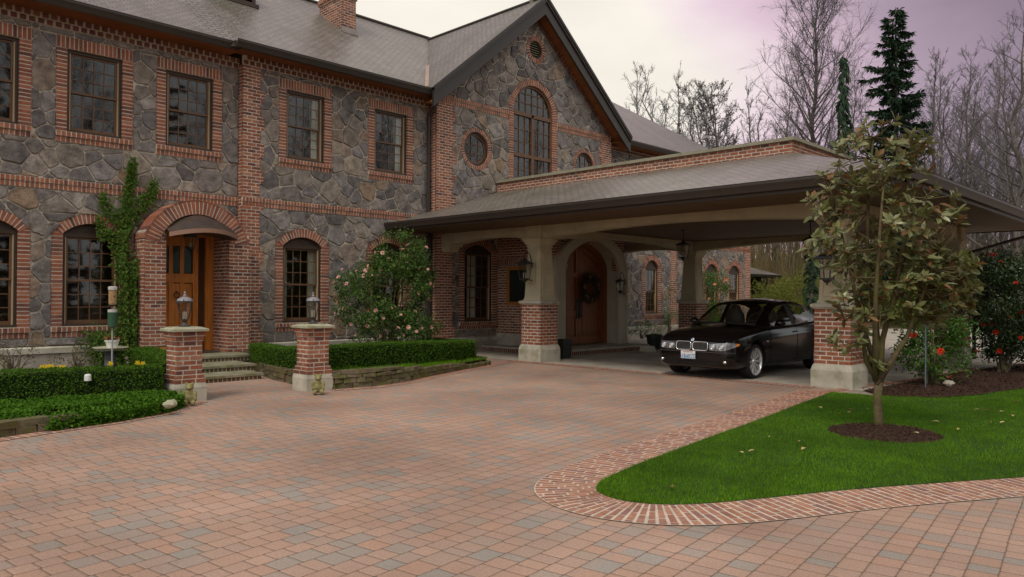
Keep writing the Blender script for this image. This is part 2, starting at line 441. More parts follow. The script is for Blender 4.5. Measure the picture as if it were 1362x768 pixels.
def fieldstone(mb, fr, poly, opens, trims, seed=1, big=.34, small=.10, sm=0, mm=1, gap=.013):
    """poly: convex outline; opens: holes right through; trims: what the stones stop at"""
    rg = random.Random(seed)
    xs = [p[0] for p in poly]; ys = [p[1] for p in poly]
    x0, x1, y0, y1 = min(xs), max(xs), min(ys), max(ys)
    ps = [poly]
    for h in opens:
        ps = [q for p in ps for q in subtract(p, h)]
    for p in ps: fr.poly(mb, p, 0, mm)
    A = (x1-x0)*(y1-y0)
    P = np.zeros((0, 3))
    for lo, hi, k in ((big*.8, big, 5), (big*.6, big*.8, 14), (big*.42, big*.6, 30), (small*1.3, big*.42, 90), (small, small*1.4, 80)):
        for _ in range(int(A*k)):
            r = rg.uniform(lo, hi); c = (rg.uniform(x0-.3, x1+.3), rg.uniform(y0-.3, y1+.3))
            if len(P):
                d = np.hypot((P[:, 0]-c[0])*.84, P[:, 1]-c[1])
                if (d < (P[:, 2]+r)*.93).any(): continue
            P = np.vstack([P, [c[0], c[1], r]])
    for i in range(len(P)):
        cx, cy, r = P[i]
        d2 = (P[:, 0]-cx)**2+(P[:, 1]-cy)**2
        idx = np.argsort(d2)[1:30]
        cell = [(cx-1, cy-1), (cx+1, cy-1), (cx+1, cy+1), (cx-1, cy+1)]
        for j in idx:
            dx, dy = P[j, 0]-cx, P[j, 1]-cy
            L2 = dx*dx+dy*dy; L = math.sqrt(L2)
            if L < 1e-5: continue
            k = (L2+r*r-P[j, 2]**2)/(2*L)
            a, b = dx/L, dy/L
            cell = clip(cell, a, b, a*cx+b*cy+k)
            if len(cell) < 3: break
        if len(cell) < 3: continue
        for a, b, c in edges(poly):
            cell = clip(cell, a, b, c)
            if len(cell) < 3: break
        if len(cell) < 3: continue
        cs = [cell]
        for h in trims: cs = [q for p in cs for q in subtract(p, h)]
        for c in cs:
            if abs(area(c)) < .006: continue
            q = c
            g = gap*1.05*rg.uniform(.7, 1.3)
            for a, b, k in list(edges(c)):
                q = clip(q, a, b, k-g)
                if len(q) < 3: break
            if len(q) < 3 or abs(area(q)) < .0025: continue
            # split long edges with a wobble, then knock off the corners
            w = []
            n = len(q)
            for t in range(n):
                p0, p1 = q[t], q[(t+1) % n]
                l = math.hypot(p1[0]-p0[0], p1[1]-p0[1])
                f = min(.26, .024/max(l, 1e-4))
                w.append((p0[0]+(p1[0]-p0[0])*f, p0[1]+(p1[1]-p0[1])*f))
                if l > .16:
                    e = rg.uniform(-.014, .006)
                    w.append(((p0[0]+p1[0])/2+(p1[1]-p0[1])/l*e, (p0[1]+p1[1])/2-(p1[0]-p0[0])/l*e))
                w.append((p0[0]+(p1[0]-p0[0])*(1-f), p0[1]+(p1[1]-p0[1])*(1-f)))
            n = len(w)
            mx_ = sum(p[0] for p in w)/n; my_ = sum(p[1] for p in w)/n
            tx, ty = rg.uniform(-.06, .06), rg.uniform(-.06, .06)
            dd = rg.uniform(.02, .04)
            vs = [fr.p(x, y, -.004) for x, y in w]+[fr.p(x, y, dd*.55) for x, y in w]
            vs += [fr.p(mx_+(x-mx_)*.93, my_+(y-my_)*.93, max(.008, dd+(x-mx_)*tx+(y-my_)*ty+rg.uniform(-.003, .003))) for x, y in w]
            vs.append(fr.p(mx_, my_, dd+.003))
            fs = []
            for t in range(n):
                u = (t+1) % n
                fs += [(t, u, n+u, n+t), (n+t, n+u, 2*n+u, 2*n+t), (2*n+t, 2*n+u, 3*n)]
            mb.mesh(vs, fs, sm)
def rectp(u0, u1, v0, v1): return [(u0, v0), (u1, v0), (u1, v1), (u0, v1)]
def archp(u0, u1, v0, vs, rise, n=9, grow=0):
    hw = (u1-u0)/2; cu = (u0+u1)/2; Rr = (hw*hw+rise*rise)/(2*rise); cv = vs+rise-Rr
    a = math.asin(min(1, hw/Rr))
    pts = [(u0, v0), (u1, v0)]
    for i in range(n+1):
        t = a-2*a*i/n
        pts.append((cu+Rr*math.sin(t), cv+Rr*math.cos(t)))
    return pts
def circp(cu, cv, r, n=16): return [(cu+r*math.cos(2*math.pi*i/n), cv+r*math.sin(2*math.pi*i/n)) for i in range(n)]
# ------------------------------------------------------------------ ground
def node_paver():
    m = bpy.data.materials.new('concrete_pavers'); m.use_nodes = True
    n = m.node_tree; P = n.nodes['Principled BSDF']; L = n.links.new
    P.inputs['Roughness'].default_value = .8; P.inputs['Specular IOR Level'].default_value = .22
    t = n.nodes.new('ShaderNodeTexCoord'); mp = n.nodes.new('ShaderNodeMapping')
    mp.inputs['Rotation'].default_value = (0, 0, R(83))
    L(t.outputs['Object'], mp.inputs[0])
    wob = n.nodes.new('ShaderNodeTexNoise'); wob.inputs['Scale'].default_value = 1.1; wob.inputs['Detail'].default_value = 2
    L(mp.outputs[0], wob.inputs[0])
    wa = n.nodes.new('ShaderNodeVectorMath'); wa.operation = 'MULTIPLY_ADD'
    wa.inputs[1].default_value = (.022, .022, 0); L(wob.outputs['Color'], wa.inputs[0]); L(mp.outputs[0], wa.inputs[2])
    sp = n.nodes.new('ShaderNodeSeparateXYZ'); L(wa.outputs[0], sp.inputs[0])
    def M(op, a, b=None, c=None):
        k = n.nodes.new('ShaderNodeMath'); k.operation = op
        for i, q in enumerate((a, b, c)):
            if q is None: continue
            if isinstance(q, (int, float)): k.inputs[i].default_value = q
            else: L(q, k.inputs[i])
        return k.outputs[0]
    ST = .168
    us = M('DIVIDE', sp.outputs['X'], ST)
    def strip(feat):
        v = n.nodes.new('ShaderNodeTexVoronoi'); v.voronoi_dimensions = '1D'; v.feature = feat
        v.inputs['Scale'].default_value = 1; v.inputs['Randomness'].default_value = .42
        L(us, v.inputs['W']); return v
    idx = strip('F1').outputs['W']; fe = strip('DISTANCE_TO_EDGE').outputs['Distance']
    w = M('ADD', M('DIVIDE', sp.outputs['Y'], .152), M('MULTIPLY', idx, 37.73))
    def vor(feat):
        v = n.nodes.new('ShaderNodeTexVoronoi'); v.voronoi_dimensions = '1D'; v.feature = feat
        v.inputs['Scale'].default_value = 1; v.inputs['Randomness'].default_value = .85
        L(w, v.inputs['W']); return v
    v1, v2 = vor('F1'), vor('DISTANCE_TO_EDGE')
    e1 = M('MULTIPLY', v2.outputs['Distance'], .152)
    e2 = M('MULTIPLY', fe, ST)
    # worn corners: a smooth minimum of the two distances
    sm_ = n.nodes.new('ShaderNodeMath'); sm_.operation = 'SMOOTH_MIN'; sm_.inputs[2].default_value = .022
    L(e1, sm_.inputs[0]); L(e2, sm_.inputs[1])
    ed = sm_.outputs[0]
    jn = n.nodes.new('ShaderNodeMapRange'); jn.inputs['From Min'].default_value = -.0025; jn.inputs['From Max'].default_value = .007
    L(ed, jn.inputs['Value'])
    wn_ = n.nodes.new('ShaderNodeTexWhiteNoise'); wn_.noise_dimensions = '2D'
    cb = n.nodes.new('ShaderNodeCombineXYZ'); L(v1.outputs['W'], cb.inputs[0]); L(idx, cb.inputs[1])
    L(cb.outputs[0], wn_.inputs['Vector'])
    cr = n.nodes.new('ShaderNodeValToRGB'); L(wn_.outputs['Value'], cr.inputs[0])
    e = cr.color_ramp.elements
    cs = [(0, (.39, .245, .178)), (.2, (.425, .275, .205)), (.4, (.38, .25, .192)), (.55, (.42, .255, .18)), (.68, (.38, .255, .195)), (.8, (.345, .26, .21)), (.92, (.305, .26, .222)), (1, (.36, .26, .20))]
    e[0].position = 0; e[0].color = (*cs[0][1], 1); e[-1].position = 1; e[-1].color = (*cs[-1][1], 1)
    for p, c in cs[1:-1]:
        q = e.new(p); q.color = (*c, 1)
    nz = n.nodes.new('ShaderNodeTexNoise'); nz.inputs['Scale'].default_value = 60; nz.inputs['Detail'].default_value = 6; nz.inputs['Roughness'].default_value = .8
    L(t.outputs['Object'], nz.inputs[0])
    nl = n.nodes.new('ShaderNodeTexNoise'); nl.inputs['Scale'].default_value = .55; nl.inputs['Detail'].default_value = 7
    L(t.outputs['Object'], nl.inputs[0])
    def rng(v, a, b, lo, hi):
        k = n.nodes.new('ShaderNodeMapRange'); k.inputs[1].default_value = a; k.inputs[2].default_value = b; k.inputs[3].default_value = lo; k.inputs[4].default_value = hi
        L(v, k.inputs[0]); return k.outputs[0]
    f = M('MULTIPLY', rng(nz.outputs['Fac'], .3, .7, .72, 1.28), rng(nl.outputs['Fac'], .3, .7, .76, 1.18))
    sc = n.nodes.new('ShaderNodeVectorMath'); sc.operation = 'SCALE'; L(cr.outputs[0], sc.inputs[0]); L(f, sc.inputs['Scale'])
    mx = n.nodes.new('ShaderNodeMix'); mx.data_type = 'RGBA'; mx.inputs['A'].default_value = (.09, .06, .034, 1)
    L(jn.outputs[0], mx.inputs['Factor']); L(sc.outputs[0], mx.inputs['B'])
    L(mx.outputs['Result'], P.inputs['Base Color'])
    hg = rng(ed, -.004, .016, 0, 1)
    h = M('ADD', hg, M('MULTIPLY', nz.outputs['Fac'], .22)); h = M('ADD', h, M('MULTIPLY', wn_.outputs['Value'], .25))
    b = n.nodes.new('ShaderNodeBump'); b.inputs['Strength'].default_value = .7; b.inputs['Distance'].default_value = .008
    L(h, b.inputs['Height']); L(b.outputs[0], P.inputs['Normal'])
    return m
def node_roof():
    m = bpy.data.materials.new('slate_shingles'); m.use_nodes = True
    n = m.node_tree; P = n.nodes['Principled BSDF']; L = n.links.new
    P.inputs['Specular IOR Level'].default_value = 1.0
    t = n.nodes.new('ShaderNodeTexCoord')
    wb = n.nodes.new('ShaderNodeTexNoise'); wb.inputs['Scale'].default_value = 1.5; L(t.outputs['UV'], wb.inputs[0])
    wv = n.nodes.new('ShaderNodeVectorMath'); wv.operation = 'MULTIPLY_ADD'; wv.inputs[1].default_value = (.05, .05, 0)
    L(wb.outputs['Color'], wv.inputs[0]); L(t.outputs['UV'], wv.inputs[2])
    br = n.nodes.new('ShaderNodeTexBrick'); br.offset = .5; br.squash = 1
    br.inputs['Scale'].default_value = 1; br.inputs['Brick Width'].default_value = .21; br.inputs['Row Height'].default_value = .125
    br.inputs['Mortar Size'].default_value = .012; br.inputs['Mortar Smooth'].default_value = .2
    br.inputs['Color1'].default_value = (.17, .145, .12, 1); br.inputs['Color2'].default_value = (.245, .21, .175, 1); br.inputs['Mortar'].default_value = (.06, .05, .045, 1)
    L(wv.outputs[0], br.inputs['Vector'])
    # moss and soot in streaks down the slope
    mp = n.nodes.new('ShaderNodeMapping'); mp.inputs['Scale'].default_value = (1, .35, 1); L(t.outputs['UV'], mp.inputs[0])
    nz = n.nodes.new('ShaderNodeTexNoise'); nz.inputs['Scale'].default_value = 1.1; nz.inputs['Detail'].default_value = 9; nz.inputs['Roughness'].default_value = .7; L(mp.outputs[0], nz.inputs[0])
    k = n.nodes.new('ShaderNodeMapRange'); k.inputs[1].default_value = .44; k.inputs[2].default_value = .66; k.inputs[4].default_value = .75; L(nz.outputs['Fac'], k.inputs[0])
    x = n.nodes.new('ShaderNodeMix'); x.data_type = 'RGBA'; x.inputs['B'].default_value = (.095, .09, .05, 1)
    L(k.outputs[0], x.inputs['Factor']); L(br.outputs['Color'], x.inputs['A'])
    n2 = n.nodes.new('ShaderNodeTexNoise'); n2.inputs['Scale'].default_value = 14; n2.inputs['Detail'].default_value = 5; L(t.outputs['UV'], n2.inputs[0])
    k2 = n.nodes.new('ShaderNodeMapRange'); k2.inputs[1].default_value = .3; k2.inputs[2].default_value = .7; k2.inputs[3].default_value = .7; k2.inputs[4].default_value = 1.3; L(n2.outputs['Fac'], k2.inputs[0])
    s = n.nodes.new('ShaderNodeVectorMath'); s.operation = 'SCALE'; L(x.outputs['Result'], s.inputs[0]); L(k2.outputs[0], s.inputs['Scale'])
    L(s.outputs[0], P.inputs['Base Color'])
    k3 = n.nodes.new('ShaderNodeMapRange'); k3.inputs[1].default_value = .3; k3.inputs[2].default_value = .7; k3.inputs[3].default_value = .30; k3.inputs[4].default_value = .52; L(n2.outputs['Fac'], k3.inputs[0])
    L(k3.outputs[0], P.inputs['Roughness'])
    # every course laps the one below: a saw-tooth height
    sp = n.nodes.new('ShaderNodeSeparateXYZ'); L(wv.outputs[0], sp.inputs[0])
    a = n.nodes.new('ShaderNodeMath'); a.operation = 'DIVIDE'; a.inputs[1].default_value = .125; L(sp.outputs['Y'], a.inputs[0])
    fr_ = n.nodes.new('ShaderNodeMath'); fr_.operation = 'FRACT'; L(a.outputs[0], fr_.inputs[0])
    h = n.nodes.new('ShaderNodeMath'); h.operation = 'MULTIPLY_ADD'; h.inputs[1].default_value = -.9; L(fr_.outputs[0], h.inputs[0])
    h2 = n.nodes.new('ShaderNodeMath'); h2.operation = 'MULTIPLY_ADD'; h2.inputs[1].default_value = -.5; L(br.outputs['Fac'], h2.inputs[0]); L(n2.outputs['Fac'], h2.inputs[2]); L(h2.outputs[0], h.inputs[2])
    b = n.nodes.new('ShaderNodeBump'); b.inputs['Strength'].default_value = 1; b.inputs['Distance'].default_value = .02
    L(h.outputs[0], b.inputs['Height']); L(b.outputs[0], P.inputs['Normal'])
    return m
PAVER = node_paver(); SHINGLE = node_roof()
TURF = mat('turf', (.035, .075, .012), .95, .1, .3, 4, .5, 60)
EARTH = mat('forest_floor', [(.12, .085, .045)], .95, .1, .4, .6, .6, 3, moss=((.09, .10, .025), .35, .5, .7))

def sheet(name, pts, z, m, kind='structure'):
    mb = MB(); mb.face([(p[0], p[1], z) for p in pts]); return mb.build(name, m, kind=kind)
# terrain: flat round the house, rising to a bank in the woods behind
def terr(x, y):
    f = math.cos(AZ)*x+math.sin(AZ)*y
    k = max(0, min(1, (f-40)/40)); k = k*k*(3-2*k)
    return -.012+k*(3.2+1.1*noise.noise(Vector((x*.05, y*.05, 0))))
mb = MB(); NX = 70; ST_ = 8
base = len(mb.v)
for i in range(NX):
    for j in range(NX):
        x, y = -150+i*ST_, -150+j*ST_
        mb.v.append((x, y, terr(x, y)))
for i in range(NX-1):
    for j in range(NX-1):
        q = i*NX+j; mb.f.append((q, q+NX, q+NX+1, q+1)); mb.m.append(0)
mb.build('ground', EARTH, kind='structure', smooth=True)
sheet('driveway', [(-30, -30), (60, -30), (60, 4.95), (13.62, 4.95), (13.62, 17), (-30, 17)], 0, PAVER)
sheet('carport_pad', [(13.6, 3.6), (60, 3.6), (60, 16.7), (13.6, 16.7)], .005, CONC)

# lawn with a brick edging round it
def smooth_poly(pts, n=6):
    P = [Vector((p[0], p[1], 0)) for p in pts]; o = []
    for i in range(len(P)-1):
        a, b, c, d = P[max(i-1, 0)], P[i], P[i+1], P[min(i+2, len(P)-1)]
        for k in range(n):
            t = k/n
            o.append(.5*((2*b)+(c-a)*t+(2*a-5*b+4*c-d)*t*t+(3*b-3*c+d-a)*t**3))
    o.append(P[-1]); return o
LAWN_EDGE = smooth_poly([(12.95, 5.1), (11, 4.85), (9.15, 4.6), (7.9, 4.46), (6.88, 4.33), (6.07, 4.22), (5.42, 4.1), (5.06, 3.96), (4.9, 3.76), (4.88, 3.5), (5.02, 3.24), (5.3, 3.02), (5.75, 2.78), (6.4, 2.46), (7.2, 2.0), (8.06, 1.47), (9.6, .5), (12, -1.2)], 5)
LAWN_BACK = [Vector(p+(0,)) for p in ((17.5, .5), (17.5, 2.2), (15.96, 2.89), (14.4, 3.2), (13.38, 3.6), (13.1, 4.25))]
def offset_path(P, d):
    o = []
    for i, p in enumerate(P):
        t = (P[min(i+1, len(P)-1)]-P[max(i-1, 0)]).normalized(); o.append(p+Vector((t.y, -t.x, 0))*d)
    return o
sheet('lawn', LAWN_EDGE+LAWN_BACK, .012, TURF)
EDGEB = mat('paving_brick', [(.35, .165, .11), (.29, .135, .095), (.41, .205, .135), (.33, .165, .12), (.26, .135, .115), (.43, .215, .14), (.34, .155, .095)], .85, .15, .25, 12, .35, 70)
PALEM = mat('pale_joint', (.58, .48, .385), .9, .1, .2, 6, .3, 60)
def brick_strip(name, path, width, w=.08, z=.008, row=.205, g=.027, crown=.0):
    """flat bricks laid across a path, cut to length along each course, staggered"""
    mb = MB(); cum = [0]
    for a, b in zip(path, path[1:]): cum.append(cum[-1]+(b-a).length)
    def at(s, d):
        s = max(0, min(cum[-1]-1e-6, s)); i = 0
        while cum[i+1] < s: i += 1
        t = (s-cum[i])/(cum[i+1]-cum[i])
        p = path[i].lerp(path[i+1], t)
        t0 = (path[i+1]-path[max(i-1, 0)]).normalized(); t1 = (path[min(i+2, len(path)-1)]-path[i]).normalized()
        tg = t0.lerp(t1, t).normalized()
        return p+Vector((tg.y, -tg.x, 0))*d
    n = int(cum[-1]/w)
    off = -1 if width < 0 else 1; Wd = abs(width)
    for i in range(n):
        s0, s1 = i*w, (i+1)*w
        q = [at(s0, 0), at(s1, 0), at(s1, off*Wd), at(s0, off*Wd)]
        if off > 0: q.reverse()
        mb.face([p+Vector((0, 0, z)) for p in q], 1)
        x = -[0, .5, .25, .75][i % 4]*row if Wd > row*1.2 else 0
        while x < Wd-.01:
            a, b = max(x, 0), min(x+row, Wd)
            if b-a > .03:
                c = [at(s0+g/2, off*(a+g*.35)), at(s1-g/2, off*(a+g*.35)), at(s1-g/2, off*(b-g*.35)), at(s0+g/2, off*(b-g*.35))]
                if off > 0: c.reverse()
                h = z+ru(.002, .004)
                dn = [p+Vector((0, 0, z-.004)) for p in c]; upv = [p+Vector((ru(-.001, .001), ru(-.001, .001), h+ru(-.001, .001))) for p in c]
                mb.box8(dn+upv, 0, skip=(0,))
            x += row
    return mb.build(name, [EDGEB, PALEM], kind='structure')
brick_strip('brick_edging', offset_path(LAWN_EDGE, .52), -.525, w=.083, g=.028)
brick_strip('brick_edging', [Vector((13.33, 13.3, 0)), Vector((13.33, 5.6, 0))], -.28, w=.1)
brick_strip('brick_edging', [Vector((12.95, 5.13, 0)), Vector((16, 5.0-.35, 0)), Vector((20, 4.4, 0))], -.22, w=.1)

# ------------------------------------------------------------------ the house
YL, YR, YG = 16.82, 16.62, 16.35
XW = 32.73
FL = FR((0, YL, 0), (1, 0, 0), (0, -1, 0)); FRr = FR((0, YR, 0), (1, 0, 0), (0, -1, 0)); FG = FR((0, YG, 0), (1, 0, 0), (0, -1, 0))
HOUSE = thing('stone_house', 'two storey fieldstone house with red brick quoins and window surrounds under slate roofs', 'house', (10, 17, 0))
TYPES_UP = dict(v0=4.87, vs=6.53); TYPES_LO = dict(v0=.99, vs=2.83, rise=.22)
WINS = []   # frame, u0, u1, v0, vs, rise
for u0, u1 in ((2.6, 3.63), (4.45, 5.48), (6.36, 7.41)): WINS.append((FL, u0, u1, 4.87, 6.53, 0))
for u0, u1 in ((2.6, 3.64), (4.4, 5.46)): WINS.append((FL, u0, u1, .99, 2.84, .22))
for u0, u1 in ((9.12, 10.17), (11.68, 12.77)): WINS.append((FRr, u0, u1, 4.93, 6.61, 0))
for u0, u1 in ((9.05, 10.11), (11.63, 12.70)): WINS.append((FRr, u0, u1, .96, 2.83, .22))
WINS.append((FG, 14.66, 15.80, .87, 2.92, .22))
for u0, u1 in ((24.26, 25.13), (28.75, 29.75), (30.75, 31.75)):
    WINS.append((FRr, u0, u1, .96, 2.75, .3)); WINS.append((FRr, u0, u1, 4.93, 6.61, 0))
TW = .2
def holes(fr, lo, hi):
    op, tr = [], []
    for f, u0, u1, v0, vs, rise in WINS:
        if f is not fr or u1 < lo or u0 > hi: continue
        if rise:
            op.append(archp(u0, u1, v0, vs, rise, 10)); h = archp(u0-TW, u1+TW, v0-.22, vs-.02, rise+.22, 5); tr.append(h)
        else:
            op.append(rectp(u0, u1, v0, vs)); tr.append(rectp(u0-TW, u1+TW, v0-.21, vs+.24))
    return op, tr

# -- walls
DOOR_U0, DOOR_U1 = 6.16, 7.5
op, tr = holes(FL, -2, 8)
op.append(rectp(6.1, 7.6, .0, 3.05)); tr.append(rectp(5.74, 8.0, 0, 3.05)); tr.append(archp(5.78, 8.0, 2.9, 3.0, .5, 5))
for b in (rectp(-2, 8.01, 3.69, 3.90),): tr.append(b)
mb = MB(); fieldstone(mb, FL, rectp(-2, 8.01, .62, 6.9), op, tr, 3, big=.25, gap=.012)
mb.build('wall', [STONE, STONE_MORTAR], HOUSE)
op, tr = holes(FRr, 8, 13.6)
tr += [rectp(8.0, 8.42, 0, 7), rectp(8, 13.57, 3.69, 3.90)]
mb = MB(); fieldstone(mb, FRr, rectp(8.01, 13.57, .52, 6.97), op, tr, 5, big=.25, gap=.013)
mb.build('wall', [STONE, STONE_MORTAR], HOUSE)
# gable wall with its big arched window, two round ones and a round vent
GC = 17.62; SP = 7.42; BW = .93
op, tr = holes(FG, 13.5, 21.7)
op += [rectp(GC-BW, GC+BW, 4.9, SP)+[], circp(GC, SP, BW, 28), circp(15.13, 5.98, .5, 24), circp(20.2, 6.07, .5, 24), circp(17.70, 9.54, .29, 20)]
tr += [rectp(GC-BW-.2, GC+BW+.2, 4.7, SP), circp(GC, SP, BW+.2, 14), circp(15.13, 5.98, .63, 12), circp(20.2, 6.07, .63, 12), circp(17.70, 9.54, .45, 12),
       rectp(13.5, GC-BW-.2, 7.11, 7.35), rectp(GC+BW+.2, 21.7, 7.11, 7.35), rectp(13.5, 14.17, .3, 7.2), rectp(21.09, 21.7, .3, 7.2), rectp(15.95, 19.3, 0, 5)]
mb = MB()
gable_poly = [(13.57, .42), (21.67, .42), (21.67, 7.52), (GC, 10.86), (13.57, 7.52)]
fieldstone(mb, FG, gable_poly, op, tr, 11, big=.25, gap=.014)
mb.build('wall', [STONE, STONE_MORTAR], HOUSE)
op, tr = holes(FRr, 21.6, 33)
tr += [rectp(25.98, 26.4, 0, 7), rectp(32.24, 33, 0, 7), rectp(21, 33, 3.69, 3.9)]
mb = MB(); fieldstone(mb, FRr, rectp(21.67, XW, .5, 6.97), op, tr, 17, big=.25, gap=.014)
mb.build('wall', [STONE, STONE_MORTAR], HOUSE)
# end wall and back so that the house is closed
mb = MB(); mb.box(-2, XW-.05, 17.9, 18.0, 0, 7.1); mb.face([(XW, YR, 0), (XW, 27.5, 0), (XW, 27.5, 7.1), (XW, YR, 7.1)]); mb.box(-2, -1.9, YL, 18, 0, 7.1)
mb.face([(GC-3.6, 17.6, 7), (GC+3.6, 17.6, 7), (GC+3.4, 17.6, 7.7), (GC, 17.6, 10.4), (GC-3.4, 17.6, 7.7)])
mb.build('interior_wall', INTERIOR, HOUSE)

# -- plinth and water table
def plinth(fr, u0, u1, v):
    a = MB(); fr.box(a, u0, u1, -.02, v-.13, -.1, .03); a.build('foundation', CONC, HOUSE)
    a = MB(); P = [(v-.13, .05), (v-.02, .06), (v, .01)]
    fr.box(a, u0, u1, v-.13, v-.025, -.08, .06)
    a.box8([fr.p(u0, v-.025, .06), fr.p(u1, v-.025, .06), fr.p(u1, v-.025, -.02), fr.p(u0, v-.025, -.02), fr.p(u0, v+.005, .012), fr.p(u1, v+.005, .012), fr.p(u1, v+.005, -.02), fr.p(u0, v+.005, -.02)])
    a.build('water_table', LIME, HOUSE)
plinth(FL, -2, 5.78, .60); plinth(FRr, 8.0, 13.57, .50); plinth(FG, 13.55, 16.0, .42); plinth(FRr, 21.67, XW, .5)

# -- quoins, pilasters
def bm(name, fn, parent=HOUSE, mats=None, **kw):
    mb = MB(); fn(mb); return mb.build(name, mats or [BRICK, MORTAR], parent, **kw)
bm('pilaster', lambda m: (running(m, FRr, 8.01, 8.53, .5, 6.97, .038, tooth=(.1, 4)),
                          running(m, FR((8.01, 0, 0), (0, -1, 0), (-1, 0, 0)), -YL, -YR, .5, 6.97, .012, off=1)))
bm('quoin', lambda m: (running(m, FG, 13.57, 14.29, .42, 7.11, .038, tooth=(.11, 4)),
                       running(m, FR((13.57, 0, 0), (0, -1, 0), (-1, 0, 0)), -YR, -YG, .42, 7.3, .012, off=1)))
bm('quoin', lambda m: running(m, FG, 20.97, 21.67, 3.4, 7.11, .038, toothl=(.11, 4)))
bm('pilaster', lambda m: running(m, FRr, 25.88, 26.5, .5, 6.9, .03, tooth=(.1, 4), toothl=(.1, 4)))
bm('quoin', lambda m: running(m, FRr, 32.12, XW, .5, 6.9, .03, toothl=(.1, 4)))

# -- string courses and corbelled brick cornice
def string(fr, u0, u1, v0, v1, w=.082):
    def f(m):
        h = (v0+v1)/2
        soldiers(m, fr, u0, u1, v0, h, w, .035, -.02); soldiers(m, fr, u0+.0, u1, h+.004, v1, w, .05, -.02)
    bm('string_course', f)
string(FL, -2, 8.0, 3.69, 3.90); string(FRr, 8.0, 13.55, 3.69, 3.90); string(FRr, 21.7, XW, 3.69, 3.90)
string(FG, 13.57, GC-BW-.2, 7.11, 7.35); string(FG, GC+BW+.2, 21.67, 7.11, 7.35)
def cornice(fr, u0, u1, v):
    def f(m):
        fr.box(m, u0, u1, v, v+.105, -.02, .03, 1); fr.box(m, u0, u1, v+.105, v+.22, -.02, .07, 1)
        n = int((u1-u0)/.15)
        for i in range(n):
            a = u0+i*(u1-u0)/n
            fr.box(m, a+.02, a+.12, v+.01, v+.095, 0, .055); fr.box(m, a+.085, a+.185 if a+.185 < u1 else u1, v+.115, v+.205, 0, .10)
    bm('cornice', f, mats=[BRICK_DK, MORTAR])
cornice(FL, -2, 8.0, 6.9); cornice(FRr, 8.0, 13.5, 6.97); cornice(FRr, 21.7, XW, 6.97)

